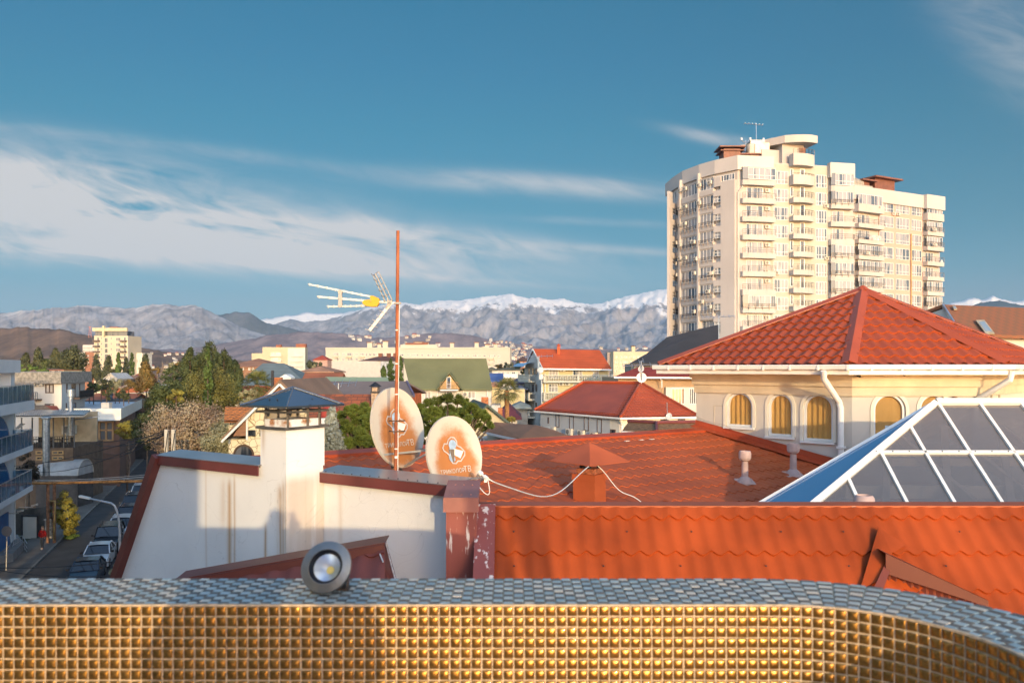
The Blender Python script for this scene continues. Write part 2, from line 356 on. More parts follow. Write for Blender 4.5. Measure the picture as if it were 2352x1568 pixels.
for (xa, xb, zt) in ((2.48, 2.845, .74), (2.95, 3.19, .57)):
 p = MB(); p.obox((xa, D0 - .03, H - 1.65), (xb - xa, 0, 0), (0, .06, 0), (0, 0, 1.65 + zt)); p.build('shadow_post', hm, hot)  # unseen posts added to throw two shadow bands across the orange roof
# ------------------------------------------------------------------ floodlight standing on the parapet
def floodlight():
 c = at(749, 1301, 1.93); r = 60 / F * 1.93
 root = thing('floodlight', 'round steel floodlight with yellow chip tilted up on the mosaic parapet', 'lamp', (c.x, 1.97, H - .549))
 n = V((-.12, -.86, .46)).normalized()
 mt = M('brushed bezel steel', (.27, .275, .27), .36, .9, var=.06, vs=30)
 b = MB(); b.lathe(c, [(r * .66, -.004), (r * .98, -.006), (r, -.003), (r * .985, .002), (r * .68, .0065), (r * .66, .004)], 48, ax=n, caps=False); b.build('bezel', mt, root, smooth='auto')
 d = MB(); d.lathe(c, [(r * .69, .0055), (r * .66, .003), (r * .54, -.004), (r * .51, -.012)], 40, ax=n, caps=False); d.build('gasket_ring', M('navy rubber ring', (.004, .007, .016), .5, spec=.2), root, smooth='auto')
 rf, nt, bs = nodes('sky tinted reflector'); bs.inputs['Base Color'].default_value = (.50, .62, .78, 1); bs.inputs['Metallic'].default_value = .6; bs.inputs['Roughness'].default_value = .3  # reflected sky put into the metal as a pale blue base colour
 e = MB(); e.lathe(c, [(r * .52, -.006), (r * .40, -.018), (r * .22, -.030), (r * .14, -.034)], 40, ax=n, caps=False); e.build('reflector', rf, root, smooth='auto')
 y = MB(); y.lathe(c, [(r * .15, -.036), (r * .15, -.032)], 20, ax=n); y.build('led_chip', M('yellow phosphor', (.66, .60, .20), .5, var=.03), root)
 k = MB(); k.lathe(c, [(r * .6, -.009), (r * .58, -.05), (r * .5, -.085), (r * .2, -.09), (.001, -.09)], 28, ax=n, caps=False); k.build('housing', M('dark lamp housing', (.05, .045, .04), .5, .3), root, smooth='auto')
 zb = H - .5455; s = MB()
 for sx in (-1, 1):
  x = c.x + sx * .042 + .002
  s.obox((x - .0015, 1.965, zb), (.003, 0, 0), (0, .02, 0), (0, 0, .052))
 s.obox((c.x - .045, 1.955, zb), (.094, 0, 0), (0, .04, 0), (0, 0, .003)); s.build('bracket', M('bracket metal', (.12, .10, .09), .5, .6), root)
 ba = MB(); ba.lathe((c.x + .006, 1.975, zb + .003), [(.03, 0), (.032, .006), (.03, .014), (.022, .02)], 20); ba.build('base', BLACK, root)
floodlight()
# ------------------------------------------------------------------ white stucco wall with chimney
UW = V((-.836, .549, 0)); NW = V((-.549, -.836, 0))
def white_house():
 st, nt, b = nodes('white stucco with rust runs')
 n = noise_tex(nt, .8, 6); col = mixc(nt, ramp01(nt, n, .3, .7), (.74, .735, .74), (.83, .825, .82))
 pos = nt.nodes.new('ShaderNodeNewGeometry').outputs['Position']; dp = nt.nodes.new('ShaderNodeVectorMath'); dp.operation = 'DOT_PRODUCT'; nt.links.new(pos, dp.inputs[0]); dp.inputs[1].default_value = UW
 sep = nt.nodes.new('ShaderNodeSeparateXYZ'); nt.links.new(pos, sep.inputs[0])
 wob = mathn(nt, 'MULTIPLY', mathn(nt, 'SUBTRACT', noise_tex(nt, 3, 3, stretch=(1, 1, .25)), .5), .05)
 u = mathn(nt, 'ADD', dp.outputs['Value'], wob); tot = None
 for (uu, w, k, zt, zb) in STAINS:
  g = mathn(nt, 'MULTIPLY', mathn(nt, 'EXPONENT', mathn(nt, 'MULTIPLY', mathn(nt, 'POWER', mathn(nt, 'ABSOLUTE', mathn(nt, 'DIVIDE', mathn(nt, 'SUBTRACT', u, uu), w)), 1.6), -1.0)), k)
  g = mathn(nt, 'MULTIPLY', g, mathn(nt, 'MULTIPLY', ramp01(nt, sep.outputs[2], H + zb - .15, H + zb + .15), ramp01(nt, sep.outputs[2], H + zt + .06, H + zt - .1)))
  tot = g if tot is None else mathn(nt, 'MAXIMUM', tot, g)
 st_n = noise_tex(nt, 9, 5, stretch=(1, 1, .08)); tot = mathn(nt, 'MULTIPLY', tot, ramp01(nt, st_n, .12, .5))
 col = mixc(nt, tot, col, (.42, .24, .09))
 # rusty crust near the chimney head
 ru = mathn(nt, 'MULTIPLY', ramp01(nt, sep.outputs[2], H - .64, H - .56), ramp01(nt, noise_tex(nt, 7, 5), .46, .60)); col = mixc(nt, ru, col, (.40, .16, .045))
 cr = noise_tex(nt, 1.3, 3, .5, dist=1.5); crk = mathn(nt, 'MULTIPLY', ramp01(nt, mathn(nt, 'ABSOLUTE', mathn(nt, 'SUBTRACT', cr, .47)), .0035, .0), .28); col = mixc(nt, crk, col, (.35, .33, .32))
 nt.links.new(col, b.inputs['Base Color']); b.inputs['Roughness'].default_value = .95; bumpn(nt, b, noise_tex(nt, 130, 4), .45, .006)
 C = V((-2.018, 8.504, 0)); Bc = C + NW * .5; A = Bc + UW * .395
 LT = hit(370, 1050, Bc, NW); LB = hit(275, 1325, Bc, NW); slope = (LB - LT); LG = LT + slope * ((0 - LT.z) / slope.z)
 RE = V((-.64, 7.6, 0)) - UW * .12
 zl, zr = LT.z, H - 1.134
 root = thing('white_stucco_house', 'white stucco gable wall with maroon capping, sloping left verge and rust runs', 'building', (-2.5, 9, 0))
 w = MB(); d = -NW * .26
 w.slab([V((LG.x, LG.y, 0)), V((Bc.x, Bc.y, 0)), V((Bc.x, Bc.y, zl)), V((LT.x, LT.y, zl))], d)
 w.slab([V((C.x, C.y, 0)) + UW * .2, V((RE.x, RE.y, 0)), V((RE.x, RE.y, zr)), V((C.x, C.y, zr)) + UW * .2], d)
 # return face and body
 q0 = Bc - NW * .262; w.slab([V((q0.x, q0.y, 0)), V((C.x, C.y, 0)), V((C.x, C.y, zl)), V((q0.x, q0.y, zl))], UW * .37)
 w.build('wall', st, root)
 ch = MB(); zc = H - .615
 ch.obox((Bc.x, Bc.y, zl), UW * .395, -NW * .52, (0, 0, zc - zl))
 chim = ch.build('chimney', st, root)
 hd = MB()
 o = Bc + UW * .03 - NW * .03; hd.obox((o.x, o.y, zc), UW * .335, -NW * .46, (0, 0, .085)); hd.build('chimney_head', st, chim)
 cl = MB(); o = Bc - UW * .03 + NW * .03
 for (a, e) in ((o, UW * .455), (o, -NW * .58), (o + UW * .455, -NW * .58), (o - NW * .58, UW * .455)): cl.beam(V((a.x, a.y, zc)), V((a.x + e.x, a.y + e.y, zc)), .018, .028)
 zt = H - .45
 for (a, e) in ((o, UW * .455), (o, -NW * .58), (o + UW * .455, -NW * .58), (o - NW * .58, UW * .455)): cl.beam(V((a.x, a.y, zt)), V((a.x + e.x, a.y + e.y, zt)), .02, .022)
 cc = Bc + UW * .197 - NW * .26
 for (i, j) in ((0.13, .13), (.13, .87), (.87, .13), (.87, .87), (.5, .0), (.5, 1)):
  q = o + UW * .455 * j - NW * .58 * i; cl.beam(V((q.x, q.y, zc)), V((q.x, q.y, zt + .07)), .022, .022)
 cl.build('cowl_frame', M('weathered steel strap', (.20, .18, .16), .5, .7, var=.25, vs=6), chim)
 cap = MB(); hw = .352; zb = H - .392; za = H - .205
 cs = [cc + UW * a * hw - NW * b_ * hw * 1.12 for a, b_ in ((-1, -1), (1, -1), (1, 1), (-1, 1))]
 cs3 = [V((q.x, q.y, zb)) for q in cs]; ap = V((cc.x, cc.y, za))
 for i in range(4): cap.slab([cs3[i], cs3[(i + 1) % 4], ap], (0, 0, -.006))
 for i in range(4): cap.beam(cs3[i], cs3[(i + 1) % 4], .018, .022)
 for q in cs3: cap.tube([q + V((0, 0, .006)), ap + V((0, 0, .006))], .010, 6)
 for i in (0, 3):
  mid = (cs3[0] + cs3[i] + ap) / 3 if i else (cs3[0] + cs3[1] + ap) / 3
  for k in (-.1, .1): cap.lathe(mid + UW * k * .6 + V((0, 0, .02 - abs(k) * .1)), [(.008, -.01), (.008, .006)], 6, ax=NW)
 cap.build('chimney_cap', M('blue reflecting zinc', (.22, .235, .26), .2, .95, var=.05, vs=2), chim)
 cp = MB(); ov = NW * .05
 def capping(P, Q, z):
  P = V((P.x, P.y, z)) + ov; Q = V((Q.x, Q.y, z)) + ov; t = Q - P
  cp.obox(P - V((0, 0, .10)), t, -NW * .012, (0, 0, .105), 0)
  cp.slab([P, Q, Q - NW * .34 + V((0, 0, .035)), P - NW * .34 + V((0, 0, .035))], (0, 0, .012), 1)
 capping(A - UW * .02, V((LT.x, LT.y, 0)) + UW * .06, zl + .02); capping(RE, C + UW * .07 + NW * .0, zr + .02)
 for k in range(14):
  q = RE.lerp(C, (k + .5) / 14) + NW * .02; cp.lathe((q.x, q.y, zr + .034), [(.009, 0), (.006, .008)], 6, m=2)
 cp.build('capping', [MAROON, M('pale top sheet metal', (.34, .32, .34), .3, .6, var=.1), DARKST], root)
 vt = MB(); a, e = LT + NW * .04, LG + NW * .04
 vt.beam(a + V((0, 0, .02)), e, .09, .11, up=NW); vt.build('verge_trim', DARKMAROON, root)
STAINS = [(7.25, .035, .8, -1.2, -2.35), (7.165, .018, .6, -1.15, -2.5), (6.665, .02, .8, -1.62, -2.2), (7.66, .015, .35, -1.1, -2.3), (7.36, .05, .3, -1.2, -1.7),
          (6.455, .035, .95, -1.2, -2.1), (6.40, .03, .6, -1.15, -2.2), (6.36, .02, .5, -1.1, -2.0), (6.10, .03, .25, -1.2, -1.9), (6.7, .03, .5, -.60, -.85), (6.9, .02, .4, -.6, -.9)]
white_house()
# ------------------------------------------------------------------ pressed-metal tile sheets
def tile_sheet(name, poly, mats, parent, pitch=.2, row=.35, amp=.018, step=.02, seg=8, under=None):
 """poly: convex outline in 3D; waves run up the slope, courses step across it"""
 poly = [V(p) for p in poly]; n = (poly[1] - poly[0]).cross(poly[2] - poly[0]).normalized()
 if n.z < 0: n = -n
 up = (V((0, 0, 1)) - n * n.z).normalized(); u = up.cross(n).normalized(); o = poly[0]
 us = [(p - o).dot(u) for p in poly]; ts = [(p - o).dot(up) for p in poly]
 u0, u1, t0, t1 = min(us), max(us), min(ts), max(ts)
 nu = int((u1 - u0) / pitch * seg) + 2; nr = int((t1 - t0) / row) + 1
 tv = []
 for r in range(nr): tv += [(r * row, step), (r * row + row * .10, step * .97), (r * row + row * .995, 0.0)]
 vs = [];
 for (t, h) in tv:
  for i in range(nu + 1):
   x = i * pitch / seg; ph = (x / pitch) % 1.0
   wv = (math.sin(2 * math.pi * ph) * .5 + .5); wv = wv ** 1.25
   vs.append(o + u * (u0 + x) + up * (t0 + t - (.10 * row * (1 - wv) if h > 0 else .1 * row * (1 - wv))) + n * (amp * wv + h))
 bm = bmesh.new(); bv = [bm.verts.new(p) for p in vs]
 for j in range(len(tv) - 1):
  for i in range(nu):
   a = j * (nu + 1) + i; bm.faces.new((bv[a], bv[a + 1], bv[a + nu + 2], bv[a + nu + 1]))
 cen = sum(poly, V((0, 0, 0))) / len(poly)
 for i in range(len(poly)):
  p, q = poly[i], poly[(i + 1) % len(poly)]; e = (q - p)
  if e.length < 1e-5: continue
  nn = e.cross(n).normalized()
  if nn.dot(cen - p) > 0: nn = -nn
  bmesh.ops.bisect_plane(bm, geom=bm.verts[:] + bm.edges[:] + bm.faces[:], plane_co=p, plane_no=nn, clear_outer=True)
 mb = MB(); bm.verts.index_update(); mb.add([v.co.copy() for v in bm.verts], [tuple(v.index for v in f.verts) for f in bm.faces]); bm.free()
 mb.slab([p - n * .03 for p in poly], n * -.02)
 return mb.build(name, mats, parent, smooth='auto')
# ------------------------------------------------------------------ orange roof right in front of the parapet
def front_roof():
 root = thing('orange_roofed_building', 'nearest building with bright orange tile roof, flat ridge strip and maroon pilaster', 'building', (3, 8, 0))
 DR = 7.4; zr = H - 317 / F * DR; n = V((0, -1, 1)).normalized()
 xl, xr = (1135 - CX) / F * DR, 9.5
 def pl(x, d): return V((x, DR - d, zr - d))        # 45 degree slope, d = run from the ridge
 tile_sheet('roof', [pl(xl, 2.715), pl(xr, 2.715), pl(xr, .02), pl(xl, .02)], ORANGE, root, pitch=.157, row=.372, amp=.013, step=.022, seg=10)
 r = MB(); xa = (1093 - CX) / F * DR
 r.obox((xa, DR - .015, zr - .108), (xr - xa, 0, 0), (0, -.012, .012), (0, .0, .105)); r.slab([(xa, DR - .03, zr), (xr, DR - .03, zr), (xr, DR + .14, zr + .012), (xa, DR + .14, zr + .012)], (0, 0, .006))
 for xs in (1955, 1420): pass
 rc = r.build('ridge_strip', M('ridge strip paint', (.34, .075, .024), .5, var=.08, vs=1.2, spec=.35), root)
 sc = MB()
 rnd = random.Random(5)
 for k in range(16):
  x = .2 + k * .45 + rnd.uniform(-.08, .08); sc.lathe((x, DR - .03, zr - .1 + rnd.uniform(-.006, .006)), [(.007, 0), (.005, .008)], 6, ax=(0, -1, .2))
 for rr in (.27, .62, 1.0):
  for k in range(9):
   x = .1 + k * .75 + rnd.uniform(-.2, .2); p = pl(x, rr * .707 + .02); sc.lathe(p + n * .034, [(.009, 0), (.006, .006)], 6, ax=n)
 sc.build('screw', DARKST, root)
 se = MB(); x = (1958 - CX) / F * DR
 se.add([(x - .018, DR - .031, zr + .004), (x + .02, DR - .031, zr + .004), (x + .024, DR - .031, zr - .05), (x + .012, DR - .031, zr - .115), (x - .012, DR - .031, zr - .06)], [(0, 4, 3, 2, 1)])
 se.build('sealant_patch', M('grey sealant', (.50, .40, .33), .8, var=.2, vs=20), root)
 wl = MB(); wl.prism([(xl + .1, DR - 2.3), (xr, DR - 2.3), (xr, DR + .1), (xl + .1, DR + .1)], 0, zr - 2.5); wl.slab([(xl, DR + .02, zr - .02), (xr, DR + .02, zr - .02), (xr, DR + 1.2, zr - 1.15), (xl, DR + 1.2, zr - 1.15)], (0, 0, -.03)); wl.build('wall', CREAM, root)
 # flat flashing between tiles and pilaster, pilaster with white drips
 drip, nt, b = nodes('maroon cladding with white drips')
 d = noise_tex(nt, 6.5, 6, .62, stretch=(2.4, 2.4, .42)); d2 = noise_tex(nt, 1.7, 2, stretch=(1, 1, .6))
 k = ramp01(nt, mathn(nt, 'MULTIPLY_ADD', d2, .35, mathn(nt, 'MULTIPLY', d, .8)), .60, .65)
 col = mixc(nt, k, mixc(nt, noise_tex(nt, 2, 4), (.20, .05, .045), (.30, .085, .07)), (.66, .62, .60)); nt.links.new(col, b.inputs['Base Color']); b.inputs['Roughness'].default_value = .5
 f = MB(); f.slab([pl(xl - .17, -.0), pl(xl + .012, -.0), pl(xl + .012, 2.4), pl(xl - .17, 2.4)], n * .035); f.build('side_flashing', drip, root)
 p = MB(); xa, xb = -.59, -.315; zt = H - 1.165
 p.obox((xa, 7.12, 0), (xb - xa, 0, 0), (0, .6, 0), (0, 0, zt), 0);
 p.build('pilaster', drip, root)
 c = MB(); c.slab([(xa - .02, 7.08, zt + .004), (xb + .015, 7.08, zt + .004), (xb + .015, 7.62, zt + .085), (xa - .02, 7.62, zt + .085)], (0, 0, .01)); c.obox((xa - .022, 7.075, zt - .115), (xb - xa + .04, 0, 0), (0, .012, 0), (0, 0, .122))
 for i in range(3):
  for j in range(2): c.lathe((xa + .06 + i * .08, 7.16 + j * .3, zt + .025 + j * .045), [(.009, 0), (.006, .008)], 6)
 c.build('pilaster_cap', M('faded maroon cap', (.30, .12, .10), .45, var=.12, vs=3), root)
 # little dormer hood at the right
 def fp(vx, vy, lift): return hit(vx, vy, pl(0, 0) + n * lift, n)
 dm = MB()
 dm.slab([fp(2017, 1212, .07), fp(2048, 1270, .09), fp(2030, 1330, .09), fp(1975, 1352, .05)], n * .012)
 dm.slab([fp(2017, 1212, .07), fp(2082, 1252, .045), fp(2048, 1270, .09)], n * .008)
 dorm = dm.build('dormer_hood', ORANGE, root)
 db = MB(); a, e = fp(2033, 1270, .20), fp(2268, 1378, .16)
 db.slab([a, e, e + V((0, 0, -.05)), a + V((0, 0, -.17))], (0, -.015, 0)); db.slab([a, e, e + V((0.02, .25, -.02)), a + V((.02, .3, 0))], n * .006); db.build('fascia', M('dark brown fascia', (.12, .034, .022), .5, var=.1), dorm)
 dk = MB(); a2, e2 = fp(2028, 1295, .07), fp(2255, 1390, .05); m = 26
 dk.grid(lambda i, j: a2.lerp(e2, i / m) + V((0, -.02 * (i % 2), 0)) + V((0, -.12, -.6)) * j, m, 1); dk.slab([fp(2030, 1300, .1), fp(2048, 1300, .1), fp(2020, 1372, .1), fp(1996, 1372, .1)], n * .02); dk.build('corrugated_cheek', M('brown sheet with painted shade', (.14, .035, .022), .5, var=.1), dorm)  # shade under the hood is put into the cheek's dark brown
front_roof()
# ------------------------------------------------------------------ small maroon roof against the white wall
def porch():
 root = thing('porch_roof', 'low maroon tiled porch roof leaning against the white stucco wall, partly behind the floodlight', 'roof', (-1.5, 7, H - 2.6))
 a, e = at(400, 1338, 6.9), at(884, 1252, 7.25); tdir = (e - a)
 c = MB(); c.obox(a + V((0, -.02, -.11)), tdir, (0, .02, 0), (0, 0, .125)); c.slab([a + V((0, 0, .015)), e + V((0, 0, .015)), e + V((0, .25, .03)), a + V((0, .25, .03))], (0, 0, .012)); c.build('ridge_strip', DARKMAROON, root)
 dn = V((.15, -.9, -.75))
 tile_sheet('tiles', [a + dn, e + dn, e + V((0, -.01, -.06)), a + V((0, -.01, -.06))], M('maroon tiles', (.17, .045, .032), .5, var=.15), root, pitch=.19, row=.3, amp=.02, step=.015)
 f = MB(); f.slab([at(884, 1239, 7.6), at(912, 1345, 7.2), at(862, 1345, 6.9), at(868, 1276, 7.2), at(826, 1268, 7.45)], (.005, .03, 0)); f.build('flashing', DARKMAROON, root)
 s = MB(); s.tube([at(827, 1266, 7.43), at(850, 1252, 7.5), at(884, 1238, 7.58), at(897, 1290, 7.38), at(912, 1345, 7.18)], .008, 5); s.tube([at(868, 1246, 7.5), at(872, 1270, 7.2), at(880, 1290, 7.1)], .007, 5); s.build('sealant', M('white sealant', (.62, .62, .62), .7, var=.2, vs=30), root)
porch()
# ------------------------------------------------------------------ mast, TV aerial
DM = 8.35
def mast():
 rust, nt, b = nodes('rusty pipe'); n = noise_tex(nt, 7, 5, stretch=(1, 1, .5)); col = mixc(nt, ramp01(nt, n, .3, .7), (.22, .06, .025), (.46, .15, .06)); col = mixc(nt, ramp01(nt, noise_tex(nt, 14, 3, stretch=(1, 1, .4)), .66, .74), col, (.07, .045, .035))
 nt.links.new(col, b.inputs['Base Color']); b.inputs['Roughness'].default_value = .8; bumpn(nt, b, n, .3, .004)
 t, bt = at(914, 530, DM), at(908, 1100, DM)
 root = thing('aerial_mast', 'tall rusty brown pipe mast rising in front of the left dish', 'pole', bt)
 m = MB(); m.tube([bt - V((0, 0, .6)), bt, bt.lerp(t, .5) + V((.003, 0, 0)), t], .0172, 14); m.build('pipe', rust, root, smooth='auto')
 c = MB(); c.tube([at(913, 700, DM) + V((.02, -.01, 0)), at(917, 760, DM) + V((0, -.012, 0)), at(916, 860, DM) + V((0, -.012, 0)), at(915, 960, DM) + V((0, -.012, 0)), at(914, 1095, DM) + V((0, -.012, 0))], .0042, 6)
 for y in (758, 835, 905, 1030, 1048):
  p = at(911, y, DM); c.lathe(p + V(((y - 800) * -3e-5, 0, 0)), [(.0195, -.006 - (y == 1048) * .012), (.0195, .006)], 12)
 c.build('cable', WHITEPL, root)
 b_ = MB();
 for y in (966, 990):
  p = at(909, y, DM); b_.tube([p + V((-.07, .02, 0)), p + V((-.03, -.03, 0)), p + V((.05, -.025, 0)), p + V((.09, .04, 0))], .008, 6)
 b_.build('clamp', M('rusted clamp', (.14, .08, .05), .8, .3, var=.3, vs=30), root)
mast()
def aerial():
 def w(zx, zy, dy=0): return at(689 + zx * .1904, 505.3 + zy * .1904, DM + dy)
 root = thing('tv_aerial', 'white three boom TV aerial with yellow housing clamped to the rusty mast', 'antenna', w(1150, 1003))
 alu = M('white aluminium boom', (.80, .78, .72), .35, .2, var=.04)
 for (a, e, wd) in (((105, 775), (860, 925), .0165), ((212, 925), (1150, 1003), .019), ((332, 1044), (830, 1033), .015)):
  b = MB(); b.beam(w(*a), w(*e), wd, wd); k = 7
  for i in range(k): p = w(*a).lerp(w(*e), .02 + i * .95 / k); b.tube([p + V((0, -.085, 0)), p + V((0, .085, 0))], .0028, 5); b.box(p, .012, .014, .026)
  b.build('boom', alu, root)
 pl = MB(); pts = [(462, 842), (495, 838), (508, 870), (500, 900), (508, 940), (502, 980), (508, 1015), (497, 1050), (470, 1050), (458, 1015), (464, 980), (456, 940), (466, 900), (456, 870)]
 pl.slab([w(*p, -.02) for p in pts], (0, .035, 0)); pl.build('spacer_plate', M('grey plastic', (.42, .40, .37), .5, var=.05), root)
 y = MB(); pts = [(748, 990), (775, 965), (850, 955), (842, 930), (848, 912), (880, 912), (945, 940), (957, 965), (945, 1010), (925, 1040), (870, 1045), (800, 1035), (758, 1012)]
 y.slab([w(*p, -.035) for p in pts], (0, .07, 0)); y.build('dipole_housing', M('yellow plastic', (.72, .36, .015), .4, var=.06), root)
 r = MB()
 q = [(885, 668), (948, 622), (1112, 960), (1030, 985)]; A, B_, C, D = [w(*p) for p in q]
 # upper mesh reflector: rods run in depth, rails along it
 for a, e in ((A, D), (B_, C)): r.beam(a, e, .010, .010)
 r.beam(A.lerp(B_, .42), D.lerp(C, .5), .013, .013)
 for i in range(6): r.tube([A.lerp(D, i / 5) + V((0, -.14, 0)), A.lerp(D, i / 5) + V((0, .14, 0))], .0035, 5); r.tube([A.lerp(D, i / 5), B_.lerp(C, i / 5)], .0042, 5)
 r.build('upper_reflector', M('dull reflector metal', (.30, .29, .28), .4, .6, var=.1), root)
 lo = MB(); a, e = w(840, 1332), w(1100, 1000); lo.beam(a, e, .016, .03)
 for i in range(7): p = a.lerp(e, i / 6); lo.tube([p + V((-.018, -.14, .008)), p + V((.02, .14, -.008))], .0038, 5)
 lo.build('lower_reflector', alu, root)
 h = MB(); h.slab([w(*p, -.02) for p in ((1045, 925), (1075, 970), (1112, 962), (1105, 1005), (1060, 1055), (1030, 1070), (1055, 1000))], (0, .04, 0)); h.beam(w(1140, 1003, -.035), w(1218, 1003, -.035), .03, .018); h.beam(w(1140, 1003, .04), w(1218, 1003, .04), .03, .018); h.build('mount', M('grey clamp plastic', (.36, .34, .31), .5, .2), root)
aerial()
# ------------------------------------------------------------------ rusty satellite dishes
def dish(vx, vy, D, R, n, label, seed, arm_left=False):
 rust, nt, b = nodes('white dish paint with rust bloom')
 tc = nt.nodes.new('ShaderNodeTexCoord'); mp = nt.nodes.new('ShaderNodeVectorMath'); mp.operation = 'ADD'; nt.links.new(tc.outputs['Object'], mp.inputs[0]); mp.inputs[1].default_value = (seed * 3.7, 1.3, 0)
 sep = nt.nodes.new('ShaderNodeSeparateXYZ'); nt.links.new(tc.outputs['Object'], sep.inputs[0])
 n1 = noise_tex(nt, 2.6, 4, .6, vec=mp.outputs[0], stretch=(1.2, 1.2, .7)); n2 = noise_tex(nt, 55, 3, .7, vec=mp.outputs[0])
 x2 = mathn(nt, 'POWER', mathn(nt, 'DIVIDE', mathn(nt, 'SUBTRACT', sep.outputs[0], .02), R * .62), 2.0); y2 = mathn(nt, 'POWER', mathn(nt, 'DIVIDE', mathn(nt, 'ADD', sep.outputs[1], R * .22), R * .85), 2.0)
 cen = mathn(nt, 'SUBTRACT', 1.0, mathn(nt, 'ADD', x2, y2))
 k = mathn(nt, 'MULTIPLY_ADD', cen, .30, mathn(nt, 'MULTIPLY_ADD', n2, .16, mathn(nt, 'MULTIPLY', n1, .75)))
 k = ramp01(nt, k, .25, .60)
 col = mixc(nt, k, (.56, .52, .45), (.42, .165, .045)); nt.links.new(col, b.inputs['Base Color']); b.inputs['Roughness'].default_value = .55
 n = V(n).normalized(); up = (V((0, 0, 1)) - n * n.z).normalized(); r = up.cross(n)
 c = at(vx, vy, D)
 root = thing('satellite_dish', label, 'satellite dish', c - V((0, 0, R + .15)), 'satellite dishes beside the rusty mast')
 Mx = Matrix((( r.x, up.x, n.x, c.x), (r.y, up.y, n.y, c.y), (r.z, up.z, n.z, c.z), (0, 0, 0, 1)))
 def stick(o):
  m = o.matrix_basis.copy(); o.parent = refl; o.matrix_basis = refl.matrix_basis.inverted() @ m; return o
 def zf(q): return -.055 * (1 - q * q)
 d = MB(); NR, NA = 9, 56; sx = .93
 vs = [V((0, 0, zf(0)))]
 for i in range(1, NR + 1):
  q = i / NR; vs += [V((math.cos(2 * math.pi * j / NA) * R * sx * q, math.sin(2 * math.pi * j / NA) * R * q, zf(q))) for j in range(NA)]
 vs += [V((math.cos(2 * math.pi * j / NA) * (R * sx + .004), math.sin(2 * math.pi * j / NA) * (R + .004), -.022)) for j in range(NA)]
 nf = len(vs); vs += [V((v.x, v.y, v.z - .008)) for v in vs[:1 + NR * NA]]
 fs = [(0, 1 + j, 1 + (j + 1) % NA) for j in range(NA)]
 for i in range(NR): fs += [(1 + i * NA + j, 1 + (i + 1) * NA + j, 1 + (i + 1) * NA + (j + 1) % NA, 1 + i * NA + (j + 1) % NA) for j in range(NA)]
 fs += [(nf, nf + 1 + (j + 1) % NA, nf + 1 + j) for j in range(NA)]
 for i in range(NR - 1): fs += [(nf + 1 + i * NA + j, nf + 1 + i * NA + (j + 1) % NA, nf + 1 + (i + 1) * NA + (j + 1) % NA, nf + 1 + (i + 1) * NA + j) for j in range(NA)]
 d.add(vs, fs); me_o = d.build('reflector', rust, None, smooth='auto', base=(0, 0, 0)); me = me_o.data; bpy.data.objects.remove(me_o)
 refl = place('reflector', me, Mx, root)
 # printed emblem and lettering, laid on the bowl
 def on(x, y, lift=.009): return Mx @ V((x * R, y * R, zf(min(1, math.hypot(x / sx, y))) + lift))
 grey = M('grey print', (.50, .47, .45), .6, var=.12, vs=20); blue = M('pale blue print', (.33, .46, .62), .6, var=.12, vs=20); whitep = M('white print', (.85, .80, .72), .6, var=.05)
 ox, oy = .02, .10
 cl = [(-.34, .10), (-.27, .20), (-.17, .19), (-.12, .30), (-.02, .36), (.09, .33), (.16, .24), (.16, .13), (.28, .07), (.39, -.05), (.37, -.14), (.22, -.28), (.13, -.27), (.05, -.33), (-.06, -.31), (-.12, -.22), (-.11, -.12), (-.2, -.04), (-.3, .02), (-.34, .10)]
 g = MB()
 for i in range(len(cl) - 1):
  a, e = V((*cl[i], 0)), V((*cl[i + 1], 0)); t = (e - a).normalized(); w = V((-t.y, t.x, 0)) * .017; a = a - t * .012; e = e + t * .012
  g.poly([on(p.x + ox, p.y + oy) for p in (a - w, e - w, e + w, a + w)])
 stick(g.build('emblem_outline', grey, root))
 bb = MB()
 for (cx, cy, rr, a0, a1) in ((.01, .16, .13, 0, 360), (-.04, -.16, .12, 60, 330)):
  P = [on(ox + cx + rr * math.cos(math.radians(a)), oy + cy + rr * math.sin(math.radians(a)), .010) for a in range(a0, a1, 20)]; bb.poly(P)
 bb.poly([on(ox + x, oy + y, .0095) for x, y in ((-.1, .08), (.03, .08), (.0, -.1), (-.12, -.14))]); stick(bb.build('emblem_globe', blue, root))
 wv = MB(); wv.poly([on(ox + x, oy + y, .012) for x, y in ((-.06, -.06), (.03, .06), (.34, -.03), (.22, -.21))]); stick(wv.build('emblem_panel', whitep, root))
 for (txt, sz, px) in (('ТРИКОЛОР', .15, -.12), ('ТВ', .215, .39)):
  tm = text_mesh(txt, sz * R, .0008, M('lettering print', (.66, .60, .54), .6))
  stick(place('lettering', tm, Mx @ Matrix.Translation((R * px, -.42 * R + (sz - .165) * R * .2, zf(.42) + .024)), root))
 # feed arm, struts and converter
 L = Mx @ V((0, -.70 * R, R * 1.0)); bot = Mx @ V((0, -.97 * R, -.01))
 a = MB(); a.beam(bot, L, .02, .02); a.beam(Mx @ V((-.7 * R * sx, -.62 * R, .0)), L, .012, .02); a.beam(Mx @ V((.75 * R * sx, -.6 * R, .0)), L, .012, .02); a.build('feed_arm', STEEL, root)
 b2 = MB(); ax = (c - L).normalized(); b2.lathe(L + ax * -.03, [(.02, 0), (.022, .05), (.014, .055), (.014, .09), (.028, .10), (.030, .135), (.01, .14)], 14, ax=ax); b2.box(L - V((0, 0, .02)), .03, .03, .06); b2.build('converter', WHITEPL, root, smooth='auto')
 bk = MB(); p = c - n * .09; bk.box(p, .1, .1, .14); bk.tube([p, V((p.x, p.y, p.z - R * 1.0))], .022, 10); bk.tube([V((p.x, p.y, p.z - R * .5)), V((p.x + .1, p.y + .25, p.z - R - .15))], .015, 8); bk.build('stand', M('dark bracket steel', (.14, .12, .11), .6, .5), root)
 return L
